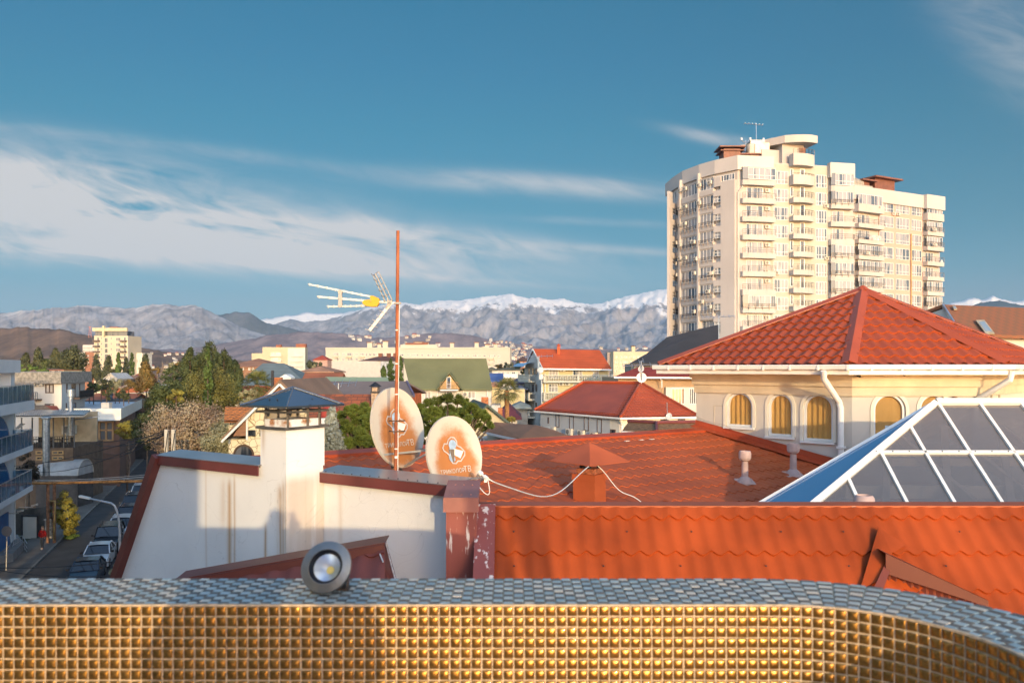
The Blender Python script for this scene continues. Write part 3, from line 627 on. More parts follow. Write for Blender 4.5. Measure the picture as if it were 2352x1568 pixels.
LA = dish(916, 981, 9.0, .457, (.815, -.55, .20), 'rust stained dish standing behind the mast, its lettering half hidden by the pipe', 1)
LB = dish(1046, 1043, 8.7, .425, (.70, -.68, .20), 'rust stained dish right of the mast showing blue emblem and full lettering', 2)
# ------------------------------------------------------------------ wide red roof behind
P1, P2 = at(745, 1045, 13.95), at(1615, 988, 19.5)
RD = (P2 - P1); RD.z = 0; RD.normalize(); DN = V((RD.y, -RD.x, 0)); GS = .21
ZR = (P1.z + P2.z) / 2
def gz(x, y): return ZR - GS * ((V((x, y, 0)) - V((P1.x, P1.y, 0))).dot(DN))
def ghit(vx, vy, lift=0):
 nn = V((DN.x * GS, DN.y * GS, 1)).normalized(); return hit(vx, vy, V((P1.x, P1.y, ZR)) + nn * lift, nn)
def wide_roof():
 root = thing('wide_red_roof_building', 'long low building under a broad weathered red tile roof in the middle', 'building', (2, 14, 0))
 # ridge end far left
 k = (505 - CX) / F; s_ = (k * P1.y - P1.x) / (RD.x - k * RD.y); PL = V((P1.x, P1.y, ZR)) + RD * s_
 PR = V((P1.x, P1.y, ZR)) + RD * 12.5
 def dn(p, d): return V((p.x + DN.x * d, p.y + DN.y * d, p.z - GS * d))
 tile_sheet('roof', [dn(PL, 9), dn(PR, 9), PR, PL], MIDROOF, root, pitch=.235, row=.42, amp=.028, step=.018, seg=6)
 r = MB(); n = V((DN.x * GS, DN.y * GS, 1)).normalized()
 e = PL + RD * ((P2 - PL).dot(RD))
 r.slab([dn(PL, .22), dn(e, .22), e, PL], n * .075); r.slab([PL, e, e - DN * .25 - V((0, 0, .05)), PL - DN * .25 - V((0, 0, .05))], (0, 0, .075)); r.build('ridge_cap', REDROOF, root)
 w = MB(); f = [dn(PL, 8.6) + RD * .3, dn(PR, 8.6) - RD * .3, PR - RD * .3 - DN * 3, PL + RD * .3 - DN * 3]; w.prism([(p.x, p.y) for p in f], 0, ZR - GS * 8.6 - .3)
 w.slab([PL - V((0, 0, .04)), PR - V((0, 0, .04)), PR - DN * 3.2 - V((0, 0, .7)), PL - DN * 3.2 - V((0, 0, .7))], (0, 0, -.05)); w.build('wall', CREAM, root)
 pa = MB(); rnd = random.Random(2)
 for vx in (1440, 1473, 1497): p = ghit(vx, 1012 - (vx - 1440) * .07, .09); pa.box(p, .12, .06, .012, .6)
 pa.build('sealant_patch', M('pale sealant', (.55, .48, .42), .8, var=.3, vs=25), root)
wide_roof()
# red sheet chimney with umbrella cowl
def red_chimney():
 D = 13.2; c = at(1354, 1120, D); zt = H - 243 / F * D; g = gz(c.x, c.y)
 root = thing('red_chimney', 'red sheet clad chimney with a wide pyramid cowl on the broad red roof', 'chimney', (c.x, c.y, g))
 red = M('red chimney sheet', (.44, .095, .03), .5, var=.08, vs=2, spec=.35)
 rz = math.radians(-33); b = MB(); wd = .40; b.box((c.x, c.y, (zt + g) / 2 - .3), wd, wd, zt - g + .6, rz);
 sk = []
 for a in range(4): pass
 b.build('body', red, root)
 f = MB(); f.box((c.x, c.y, zt - .035), wd + .03, wd + .03, .10, rz); f.build('collar', red, root)
 h = MB(); h.box((c.x, c.y, zt + .055), wd - .08, wd - .08, .09, rz); h.build('brick_head', M('painted rough brick', (.42, .13, .06), .9, var=.3, vs=18, bump=.8, bs=60), root)
 zb = H - 213 / F * D; za = H - 170 / F * D; hw = .47; rc = math.radians(-50)
 u = V((math.cos(rc), math.sin(rc), 0)); w = V((-math.sin(rc), math.cos(rc), 0)); cap = MB()
 cs = [c * 1 + u * i * hw + w * j * hw for i, j in ((-1, -1), (1, -1), (1, 1), (-1, 1))]; cs = [V((q.x, q.y, zb)) for q in cs]; ap = V((c.x, c.y, za))
 for i in range(4): cap.slab([cs[i], cs[(i + 1) % 4], ap], (0, 0, -.01))
 cap.build('cowl', red, root)
 l = MB()
 for i, j in ((-.10, -.10), (.10, -.10), (-.10, .10), (.10, .10), (-.04, -.10)): l.box((c.x + u.x * i + w.x * j, c.y + u.y * i + w.y * j, zt + .17), .035, .035, .28, rc)
 l.build('cowl_legs', DARKST, root)
 top = V((c.x + .02, c.y - .25, zt + .10)); return top
CT = red_chimney()
def cable():
 a = LB; b = at(1366, 1064, 12.95); m = MB(); pts = []
 for i in range(21):
  t = i / 20; p = a.lerp(b, t); p.z -= .32 * math.sin(math.pi * t ** .85) - .04 * math.sin(9 * t); pts.append(p)
 q = ghit(1494, 1163, .06)
 for i in range(1, 15):
  t = i / 14; p = b.lerp(q, t); p.z += -.10 * math.sin(math.pi * t) + .03 * math.sin(11 * t); pts.append(p)
 m.tube(pts, .0075, 6)
 m.tube([a + V((.02 - .09 * t + .06 * math.sin(3.1 * t), -.01, -.01 - .17 * math.sin(2.6 * t))) for t in [i / 10 for i in range(11)]], .005, 6)
 tag(m.build('loose_cable', WHITEPL, None, smooth=True), 'white cable sagging from the right dish over the red chimney', 'cable')
cable()
# pale vent pipes
def vent(vx, ytop, ybase, label, D=None, cap=True):
 pk = M('faded pink plastic', (.52, .36, .32), .7, var=.12, vs=3)
 base = ghit(vx, ybase) if D is None else at(vx, ybase, D); D = base.y
 h = (ybase - ytop) / F * D; s = h / 75 * F / F
 root = thing('vent_pipe', label, 'vent pipe', base, 'pale vent pipes on the red roof'); k = h
 f = MB(); f.lathe(base, [(.24 * k, -.1 * k), (.22 * k, .03 * k), (.16 * k, .17 * k), (.10 * k, .22 * k), (.09 * k, .26 * k)], 18); f.slab([base + V((-.27 * k, -.24 * k, .0)), base + V((.27 * k, -.24 * k, .0)), base + V((.27 * k, .24 * k, .1 * k)), base + V((-.27 * k, .24 * k, .1 * k))], (0, 0, .015)); f.build('flashing_boot', pk, root, smooth='auto')
 p = MB(); p.lathe(base, [(.105 * k, .2 * k), (.095 * k, .72 * k)], 16); p.build('pipe', pk, root, smooth='auto')
 c = MB(); c.lathe(base, [(.10 * k, .69 * k), (.165 * k, .73 * k), (.165 * k, .75 * k), (.185 * k, .77 * k), (.19 * k, .92 * k), (.165 * k, 1.0 * k), (.13 * k, 1.0 * k), (.12 * k, .95 * k)], 18); c.build('cap', pk, root, smooth='auto')
vent(1711, 1035, 1110, 'pale pink vent pipe on the red roof, lower and nearer of the standing pair')
vent(1822, 1018, 1093, 'pale pink vent pipe on the red roof beside the white house wall')
def pot():
 D = 8.9; c = at(1985, 1162, D); pk = MATS['faded pink plastic']; r = 23 / F * D
 root = thing('vent_pot', 'squat open pink vent head peeking over the orange ridge before the glass skylight', 'vent pipe', c - V((0, 0, .5)))
 m = MB(); m.lathe(c, [(r * .8, -.5), (r * 1.05, -.05), (r * .98, .09), (r * .82, .118), (r * .74, .125), (r * .7, .1), (r * .68, -.1)], 24, caps=False); m.build('shell', pk, root, smooth='auto')
pot()
# ------------------------------------------------------------------ glass skylight
def skylight():
 T = at(2150, 925, 13.5); e = V((1, 0, 0)); d = V((0, -1, 0)); s = .79; R = 1.86; Q = 2.86; LR = 5.2
 root = thing('glass_skylight', 'white framed hipped glass roof light in front of the white arched house', 'skylight', (7.5, 12, 9))
 def pf(a, r): return T + e * a + d * r + V((0, 0, -s * r))          # front slope: a along the ridge, r down
 BL, BR = pf(-Q, R), pf(LR + Q, R); TR = pf(LR, 0)
 BL2 = at(1742, 1158, 12.9); BR2 = T + e * (LR + Q) - d * R + V((0, 0, -s * R))
 white = M('white glazing bar', (.78, .77, .74), .35, var=.04)
 pane = Mpane('tinted roof glazing', (.40, .39, .40), .10, (.25, .23, .225), .42)
 nf = (pf(1, 0) - pf(0, 0)).cross(pf(0, 1) - pf(0, 0)); nf = nf if nf.z > 0 else -nf; nf.normalize()
 g = MB(); g.poly([BL, BR, TR, T]); g.build('front_glazing', pane, root)
 g = MB(); g.poly([BL2, BL, T]); g.build('hip_glazing', M('hip glass in painted sky blue', (.12, .26, .42), .06, 0, var=.02, spec=1.0), root)  # blue sky reflection is put into this pane's base colour
 g = MB(); g.poly([BR2, BL2, T]); g.poly([BR2, T, TR]); g.poly([BR, BR2, TR]); g.build('rear_glazing', pane, root)
 fr = MB()
 def bar(a, b, w=.075, h=.05): fr.beam(a + nf * .015, b + nf * .015, w, h, up=nf)
 bar(T, TR, .12, .08); bar(T, BL, .10, .06); bar(BL, BR, .12, .08); bar(T - d * .05, BL2, .05, .04); bar(BL2, BL, .1, .07); bar(T + V((0, 0, .03)), TR + V((0, 0, .03)), .07, .05)
 def hip_at(a):                                          # r where the hip crosses station a < 0
  return -a * R / Q
 st = .70
 stations = [x * st + .02 for x in range(-5, 10)]
 for a in stations:
  if a < -Q + .1: continue
  r0 = 0 if a >= 0 else hip_at(a); bar(pf(a, r0), pf(a, R), .05, .045)
 rm = .95; am = -rm * Q / R; bar(pf(am, rm), pf(LR, rm), .06, .045)
 frame = fr.build('glazing_bars', white, root)
 bo = MB(); x = am
 while x < LR: bo.lathe(pf(x, rm) + nf * .04, [(.012, 0), (.009, .012)], 6, ax=nf); x += .26
 bo.build('bolts', DARKST, root)
 ins = MB(); zb = H - 2.35
 ins.poly([V((BL.x, BL.y, zb)), V((BR.x, BR.y, zb)), V((BR2.x, BR2.y, zb)), V((BL2.x, BL2.y, zb))])
 ins.build('atrium_floor', M('atrium tiles', (.62, .50, .36), .8, var=.3, vs=1.3), root)
 tr = MB()
 for i in range(8):
  a0 = -1.6 + i * .95; tr.beam(pf(a0, 1.75) - nf * .25, pf(a0 + .8, .2) - nf * .35, .10, .12)
  tr.beam(pf(a0 + .8, .2) - nf * .35, pf(a0 + 1.5, 1.75) - nf * .25, .09, .12)
 tr.beam(pf(-2, 1.3) - nf * .4, pf(LR, 1.3) - nf * .4, .12, .2); tr.beam(pf(-1, .75) - nf * .45, pf(LR, .75) - nf * .45, .08, .12)
 tr.build('roof_truss', M('pale truss paint', (.55, .50, .44), .6, var=.15), root)
 up = MB(); cs = [BL, BR, BR2, BL2];
 for i in range(4):
  p, q = cs[i], cs[(i + 1) % 4]; up.slab([V((p.x, p.y, H - 3.0)), V((q.x, q.y, H - 3.0)), q - V((0, 0, .06)), p - V((0, 0, .06))], (0, 0, 0.001))
 up.build('curb', STEEL, root)
skylight()
# ------------------------------------------------------------------ white house with arched windows and hipped red roof
def arched_wall(mb, p0, p1, z0, z1, arches, rec=.12, m=0):
 """wall from p0 to p1 (left to right seen from outside) with arched openings: (centre s, half width, sill z, spring z)"""
 u = V((p1.x - p0.x, p1.y - p0.y, 0)); Lg = u.length; u.normalize(); n = V((u.y, -u.x, 0)); o = V((p0.x, p0.y, 0))
 def P(s, z, d=0): return o + u * s + V((0, 0, z)) - n * d
 loops = [[(0, z0), (Lg, z0), (Lg, z1), (0, z1)]]; K = 14
 for (s, hw, zs, zp) in arches:
  loops.append([(s - hw, zs), (s + hw, zs)] + [(s + hw * math.cos(math.pi * k / K), zp + hw * math.sin(math.pi * k / K)) for k in range(K + 1)])
 tris = tessellate_polygon([[V((a, b, 0)) for a, b in lp] for lp in loops])
 flat = [q for lp in loops for q in lp]
 mb.add([P(a, b) for a, b in flat], [t if (flat[t[1]][0] - flat[t[0]][0]) * (flat[t[2]][1] - flat[t[0]][1]) - (flat[t[1]][1] - flat[t[0]][1]) * (flat[t[2]][0] - flat[t[0]][0]) > 0 else t[::-1] for t in tris], m)
 for lp in loops[1:]:
  k = len(lp); mb.add([P(a, b) for a, b in lp] + [P(a, b, rec) for a, b in lp], [(i, i + k, (i + 1) % k + k, (i + 1) % k) for i in range(k)], m)
 return P, n, u
def turret():
 root = thing('arched_window_house', 'white octagonal house with arched windows under a hipped red tile roof', 'house', (9, 20, 0))
 er = V((6.94, 16.4, 0)); el = V((3.586, 19.754, 0)); er2 = V((10.26, 16.4, 0)); e3 = V((13.6, 19.74, 0)); e0 = V((4.46, 24.5, 0)); e4 = V((13.6, 24.3, 0))
 ze = H + .06; ap = V((8.58, 19.5, H + 179 / F * 19.5))
 Z = lambda p, z: V((p.x, p.y, z))
 ring = [e0, el, er, er2, e3, e4]
 wc = V((7.26, 17.0, 0)); wl = V((4.56, 19.70, 0)); wr = V((9.87, 17.0, 0)); w3 = V((12.9, 20.03, 0)); w0 = V((5.8, 24.2, 0)); w4 = V((12.9, 24, 0))
 WZ1 = H - .10
 def sz(face0, face1, vx, vy):
  u = (face1 - face0).normalized(); n = V((u.y, -u.x, 0)); h = hit(vx, vy, face0, n); return (h - face0).dot(u), h.z
 def arch(f0, f1, x0, x1, yt, yb):
  a, zt = sz(f0, f1, x0, yt); b, _ = sz(f0, f1, x1, yt); mid = (x0 + x1) / 2; s, zt = sz(f0, f1, mid, yt); _, zb = sz(f0, f1, mid, yb); hw = (b - a) / 2; return ((a + b) / 2, hw, zb, zt - hw)
 AL = [arch(wl, wc, 1668, 1729, 900, 980), arch(wl, wc, 1764, 1821, 903, 1002), arch(wl, wc, 1845, 1914, 904, 1013)]
 AR = [arch(wc, wr, 2006, 2080, 904, 1015), arch(wc, wr, 2112, 2178, 904, 1015)]
 A3 = [(.55, .10, H - .75, H - .40), (1.2, .12, H - .75, H - .40), (1.85, .12, H - .75, H - .40)]
 w = MB(); info = []
 for f0, f1, ar in ((wl, wc, AL), (wc, wr, AR), (wr, w3, A3)):
  P, n, u = arched_wall(w, f0, f1, 0, WZ1, ar); info.append((P, n, u, ar))
 for a, b in ((w0, wl), (w3, w4), (w4, w0)): w.poly([Z(a, 0), Z(b, 0), Z(b, WZ1), Z(a, WZ1)])
 w.build('wall', CREAM, root)
 # cornice steps
 c = MB(); cen = V((8.6, 20.4, 0))
 pts = [w0, wl, wc, wr, w3, w4]
 def offset(ps, d):
  out = []
  for i, p in enumerate(ps):
   a, b = ps[i - 1], ps[(i + 1) % len(ps)]; e1 = (p - a).normalized(); e2 = (b - p).normalized(); n1 = V((e1.y, -e1.x, 0)); n2 = V((e2.y, -e2.x, 0)); m = (n1 + n2).normalized(); out.append(p + m * (d / max(.3, m.dot(n1))))
  return out
 for d, z0, z1 in ((.055, -.60, -.40), (.11, -.40, -.24), (.16, -.24, -.10)):
  q = offset(pts, d); k = len(q)
  for i in range(1, 4):
   a, b = q[i], q[(i + 1) % k]; a2, b2 = pts[i], pts[(i + 1) % k]
   c.add([Z(a, H + z0), Z(b, H + z0), Z(b, H + z1), Z(a, H + z1), Z(a2, H + z0), Z(b2, H + z0), Z(a2, H + z1), Z(b2, H + z1)], [(0, 1, 2, 3), (4, 5, 1, 0), (3, 2, 7, 6)])
 c.build('cornice', M('ochre cornice render', (.60, .50, .36), .9, var=.08, vs=2, bump=.4, bs=80, bd=.006), root)
 # soffit, gutter, fascia
 sf = MB(); sf.slab([Z(p, ze - .20) for p in ring], (0, 0, .02)); sf.build('soffit', M('white soffit board', (.72, .70, .66), .6), root)
 gt = MB()
 for a, b in ((el, er), (er, er2), (er2, e3)):
  u = (b - a).normalized(); n = V((u.y, -u.x, 0)); L_ = (b - a).length; pr = [(.0, -.02), (.02, -.085), (.07, -.10), (.11, -.085), (.125, .0), (.115, .012), (.105, 0)]
  gt.grid(lambda i, j: Z(a, ze) + u * ((-.05 + (L_ + .1) * i)) + n * pr[j][0] + V((0, 0, pr[j][1])), 1, len(pr) - 1)
  gt.slab([Z(a, ze - .19) , Z(b, ze - .19), Z(b, ze - .085), Z(a, ze - .085)], n * .014)
  x = .4
  while x < L_: gt.obox(Z(a, ze - .105) + u * x - n * .0, u * .035, n * .13, (0, 0, .115)); x += .62
 gt.build('gutter', WHITEPL, root, smooth=False)
 # roof planes
 rp = M('turret roof paint', (.315, .056, .012), .5, var=.1, vs=.8, spec=.45)
 for i, (a, b) in enumerate(((el, er), (er, er2), (er2, e3))):
  tile_sheet('roof', [Z(a, ze), Z(b, ze), ap], rp, root, pitch=.255, row=.345, amp=.034, step=.03, seg=8)
 rb = MB(); rb.poly([Z(e0, ze), Z(el, ze), ap]); rb.poly([Z(e3, ze), Z(e4, ze), ap]); rb.poly([Z(e4, ze), Z(e0, ze), ap]); rb.build('roof', rp, root)
 rc = MB()
 for a in (el, er, er2, e3):
  A = Z(a, ze); t = (ap - A).normalized(); side = t.cross(V((0, 0, 1))).normalized(); up = side.cross(t); w_ = .155
  L0 = A + t * .05
  for sgn in (-1, 1): rc.slab([L0 + up * .075, ap + up * .075, ap + side * sgn * w_ + up * .0, L0 + side * sgn * w_ + up * .0], up * .012)
 rc.lathe(ap, [(.18, 0), (.06, .1), (.0, .12)], 8); rc.build('hip_cap', M('hip cap paint', (.34, .066, .02), .4, var=.08, vs=1, spec=.45), root)
 # windows: curtain, glass, frame, sill
 cur, nt, b = nodes('ochre curtain'); col = mixc(nt, noise_tex(nt, 4, 3), (.50, .28, .07), (.66, .39, .12)); nt.links.new(col, b.inputs['Base Color']); b.inputs['Roughness'].default_value = .9
 flatcur = M('ochre flat blind', (.50, .29, .09), .9, var=.06)
 pane = Mpane('house window pane', (.93, .93, .92), .0, (.3, .3, .3), .02)
 K = 14
 for fi, (P, n, u, ars) in enumerate(info[:2]):
  for ai, (s, hw, zs, zp) in enumerate(ars):
   fr = MB(); fw = .055
   ol = [(s - hw, zs), (s + hw, zs)] + [(s + hw * math.cos(math.pi * k / K), zp + hw * math.sin(math.pi * k / K)) for k in range(K + 1)]
   hi = hw - fw; il = [(s - hi, zs + fw), (s + hi, zs + fw)] + [(s + hi * math.cos(math.pi * k / K), zp + hi * math.sin(math.pi * k / K)) for k in range(K + 1)]
   k = len(ol); vs = [P(a, b, .03) for a, b in ol] + [P(a, b, .03) for a, b in il] + [P(a, b, .10) for a, b in il]
   fr.add(vs, [(i, (i + 1) % k, (i + 1) % k + k, i + k) for i in range(k)] + [(i + k, (i + 1) % k + k, (i + 1) % k + 2 * k, i + 2 * k) for i in range(k)])
   win = fr.build('window', WHITEM, root)
   g = MB(); g.poly([P(a, b, .05) for a, b in il]); g.build('pane', pane, win)
   cu = MB(); N_ = 90 if fi == 0 else 60; H0 = zs + fw * .5; amp = .014 if fi == 0 else .004; per = (.125 if fi == 0 else .2)
   def fold(i, j):
    x = s - hw * .99 + 2 * hw * .99 * i / N_; zt = zp + math.sqrt(max(0, hw * hw - (x - s) ** 2)); q = (x % per) / per; f = amp * (2 * abs(2 * q - 1) - 1) * (1 if fi == 0 else 1)
    return P(x, H0 + (zt - H0) * j, .085 + f)
   cu.grid(fold, N_, 1); cu.build('curtain', cur if fi == 0 else flatcur, win)
   si = MB(); a = P(s - hw - .05, zs - .05, .04); si.obox(a, u * (2 * hw + .1), n * .11, (0, 0, .05)); si.build('sill', WHITEM, win)
   # raised band round the opening
 for (P, n, u, ars) in info:
  bd = MB()
  for (s, hw, zs, zp) in ars:
   ho = hw + (.07 if hw > .15 else .03);
   ol = [(s + ho, zs)] + [(s + ho * math.cos(math.pi * k / K), zp + ho * math.sin(math.pi * k / K)) for k in range(K + 1)] + [(s - ho, zs)]
   il = [(s + hw, zs)] + [(s + hw * math.cos(math.pi * k / K), zp + hw * math.sin(math.pi * k / K)) for k in range(K + 1)] + [(s - hw, zs)]
   k = len(ol); bd.add([P(a, b, -.022) for a, b in ol] + [P(a, b, -.022) for a, b in il] + [P(a, b, 0) for a, b in ol] + [P(a, b, 0.01) for a, b in il],
                   [(i, i + 1, i + 1 + k, i + k) for i in range(k - 1)] + [(i, i + 2 * k, i + 1 + 2 * k, i + 1) for i in range(k - 1)] + [(i + k, i + 1 + k, i + 1 + 3 * k, i + 3 * k) for i in range(k - 1)])
   if hw < .15: bd.poly([P(a, b, .12) for a, b in il], 0)
  bd.build('window_band', M('pale window band', (.76, .70, .58), .85, var=.04), root)
 ns = MB(); P, n, u, ars = info[2]
 for (s, hw, zs, zp) in ars: ns.poly([P(s - hw, zs, .1), P(s + hw, zs, .1), P(s + hw, zp, .1), P(s, zp + hw, .1), P(s - hw, zp, .1)])
 ns.build('niche_pane', M('brown blind', (.22, .12, .06), .6), root)
 # downpipes
 pts = [V((er.x - .42, er.y + .25, ze - .12)), V((er.x - .40, er.y + .30, ze - .28)), V((wc.x - .24, wc.y + .10, ze - .78)), V((wc.x - .20, wc.y + .10, ze - .92)), V((wc.x - .20, wc.y + .08, H - 2.6))]
 d = MB(); d.tube(pts, .065, 10); d.box(pts[-1] + V((0, 0, .9)), .15, .15, .05, .78); d.build('downpipe', WHITEPL, root, smooth='auto')
 q = [V((er2.x + .02, er2.y - .03, ze - .12)), V((er2.x, er2.y + .0, ze - .30)), V((wr.x + .04, wr.y - .06, ze - .72)), V((wr.x - .02, wr.y - .08, ze - .86)), V((wr.x - .02, wr.y - .08, H - 2.6))]
 d = MB(); d.tube(q, .065, 10); d.build('downpipe', WHITEPL, root, smooth='auto')
 # small wall lamps and wires, hatch panel, abutment flashing
 lm = MB(); lm.lathe(at(1972, 862, 16.75), [(.03, -.05), (.045, 0), (.03, .06)], 8, ax=(0, -1, -.3)); lm.build('wall_lamp', DARKST, root)
 lm = MB(); lm.lathe(at(2076, 858 + 2, 16.7), [(.02, -.03), (.03, 0), (.02, .05)], 8, ax=(0, -1, -.3)); lm.build('wall_lamp', DARKST, root)
 lm = MB(); p = at(2195, 916, 16.9); lm.lathe(p, [(.05, -.08), (.055, 0), (.04, .06)], 8, ax=(-.2, -1, -.1)); lm.build('wall_spotlight', M('terracotta lamp', (.35, .2, .12), .7), root)
 u = (wc - wl).normalized(); n = V((u.y, -u.x, 0)); hp = MB(); h0 = hit(1640, 931, wl, n); h1 = hit(1668, 985, wl, n); sd = (h1 - h0).dot(u)
 for a, b in (((0, 0), (sd, 0)), ((0, 0), (0, h1.z - h0.z)), ((sd, 0), (sd, h1.z - h0.z))): hp.beam(h0 + u * a[0] + V((0, 0, a[1])), h0 + u * b[0] + V((0, 0, b[1])), .014, .014)
 hp.build('hatch_edge', M('worn render edge', (.55, .46, .34), .9), root)
 fl = MB(); a, b = wl + n * .02, wc + n * .02 - u * .05
 za, zb = gz(a.x, a.y), gz(b.x, b.y)
 fl.slab([V((a.x, a.y, za + .02)), V((b.x, b.y, zb + .02)), V((b.x, b.y, zb + .24)), V((a.x, a.y, za + .20))], n * .02); fl.slab([V((a.x, a.y, za + .09)), V((b.x, b.y, zb + .09)), V((b.x, b.y, zb + .05)) + n * .25, V((a.x, a.y, za + .05)) + n * .25], (0, 0, .012)); fl.build('roof_flashing', REDROOF, root)
 wi = MB(); pp = [V((a.x, a.y, za + .3)) + n * .03 + (b - a) * t + V((0, 0, (zb - za) * t - .05 * math.sin(5 * math.pi * t) ** 2)) + n * (.12 * math.sin(math.pi * t)) for t in [i / 14 for i in range(15)]]
 wi.tube(pp, .007, 5); wi.build('wire', M('pale wire', (.5, .45, .4), .6), root)
turret()
# ================================================================== FACADE TOOLS
class Face:
 """vertical wall plane from a to b (left to right seen from outside)"""
 def __init__(s, a, b):
  s.a = V((a[0], a[1], 0)); s.b = V((b[0], b[1], 0)); d = s.b - s.a; s.L = d.length; s.u = d.normalized(); s.n = V((s.u.y, -s.u.x, 0))
 def p(s, t, z, out=0): return s.a + s.u * t + V((0, 0, z)) + s.n * out
 def px(s, vx, vy): h = hit(vx, vy, s.a, s.n); return (h - s.a).dot(s.u), h.z
 def mat(s, t, z, out=0):
  q = s.p(t, z, out); u, n = s.u, s.n
  return Matrix(((u.x, -n.x, 0, q.x), (u.y, -n.y, 0, q.y), (0, 0, 1, q.z), (0, 0, 0, 1)))
WM = {}
def win_mesh(w, h, cols=2, low=0.0, fr=.07, frame=None, glass=None, proud=.05):
 """window: frame with mullions standing proud of a pane; origin at lower left of the outside"""
 frame = frame or WHITEM; glass = glass or GLASSW
 key = (round(w, 2), round(h, 2), cols, low, fr, frame.name, glass.name)
 if key in WM: return WM[key]
 m = MB();
 m.obox((fr * .5, -.012, fr * .5), (w - fr, 0, 0), (0, .01, 0), (0, 0, h - fr), 1)
 def bar(x0, x1, z0, z1): m.obox((x0, -proud, z0), (x1 - x0, 0, 0), (0, proud + .002, 0), (0, 0, z1 - z0), 0)
 bar(0, w, 0, fr); bar(0, w, h - fr, h); bar(0, fr, fr, h - fr); bar(w - fr, w, fr, h - fr)
 for i in range(1, cols): x = w * i / cols; bar(x - fr * .5, x + fr * .5, fr, h - fr)
 if low: bar(fr, w - fr, h * low - fr * .45, h * low + fr * .45)
 o = m.build('window', [frame, glass], None, base=(0, 0, 0)); me = o.data; bpy.data.objects.remove(o); WM[key] = me; return me
def add_win(root, face, x0, y0, x1, y1, cols=2, low=0, name='window', snap=.1, **k):
 s0, z1 = face.px(x0, (y0 + y1) / 2); s1, _ = face.px(x1, (y0 + y1) / 2); sm = (x0 + x1) / 2; _, zt = face.px(sm, y0); _, zb = face.px(sm, y1)
 w = max(.2, round((s1 - s0) / snap) * snap); h = max(.2, round((zt - zb) / snap) * snap)
 return place(name, win_mesh(w, h, cols, low, **k), face.mat((s0 + s1) / 2 - w / 2, (zt + zb) / 2 - h / 2), root)
AC_ME = None
def ac_mesh():
 global AC_ME
 if AC_ME: return AC_ME
 m = MB(); m.obox((0, -.38, 0), (.85, 0, 0), (0, .30, 0), (0, 0, .58), 0)
 m.lathe((.32, -.381, .29), [(.24, .004), (.24, .012), (.19, .014), (.03, .006)], 16, m=1, ax=(0, -1, 0)); m.obox((.05, -.3, -.05), (.04, 0, 0), (0, .3, 0), (0, 0, .04), 1); m.obox((.75, -.3, -.05), (.04, 0, 0), (0, .3, 0), (0, 0, .04), 1)
 o = m.build('air_conditioner', [M('aged white casing', (.62, .58, .50), .5, var=.06), M('fan grille', (.18, .17, .16), .6)], None, base=(0, 0, 0)); AC_ME = o.data; bpy.data.objects.remove(o); return AC_ME
def add_ac(root, face, vx, vy, sc=1.0):
 t, z = face.px(vx, vy); return place('air_conditioner', ac_mesh(), face.mat(t - .42 * sc, z - .29 * sc, 0) @ Matrix.Scale(sc, 4), root)
def rail(mb, pts, h, z, nb=3, post=1.2, r=.03, m=0):
 """metal railing along pts at floor height z"""
 for a, b in zip(pts[:-1], pts[1:]):
  a, b = V((a[0], a[1], z)), V((b[0], b[1], z)); L_ = (b - a).length
  for k in range(nb): zz = h * (k + 1) / nb; mb.beam(a + V((0, 0, zz)), b + V((0, 0, zz)), r * (1.5 if k == nb - 1 else .8), r * (1.4 if k == nb - 1 else .8), m)
  n = max(1, int(round(L_ / post)))
  for i in range(n + 1): q = a.lerp(b, i / n); mb.beam(q, q + V((0, 0, h)), r * 1.3, r * 1.3, m)
def dish_small(vx, vy, D, r, n, label, grp='small satellite dishes on the houses', rustk=False):
 c = at(vx, vy, D); ax = V(n).normalized(); root = thing('satellite_dish', label, 'satellite dish', c - V((0, 0, r)), grp)
 m = MB(); m.lathe(c, [(.01, -.12 * r), (r * .5, -.08 * r), (r * .8, .0), (r, .1 * r), (r * .97, .1 * r), (r * .5, -.03 * r), (.01, -.07 * r)], 24, ax=ax, caps=False); m.build('reflector', M('dish white', (.74, .72, .68), .5, var=.08), root, smooth='auto')
 a = MB(); tip = c + ax * r * 1.1 - V((0, 0, r * .35)); a.tube([c - V((0, 0, r * .95)), tip], .03 * r + .006, 6); a.lathe(tip, [(.05 * r + .01, -.08), (.05 * r + .015, .08)], 8, ax=ax); a.tube([c - ax * .1 * r, c - ax * .25 * r - V((0, 0, r * 1.0)), c - ax * .25 * r - V((0, 0, r * 1.7))], .05 * r + .008, 6); a.build('arm', STEEL, root)
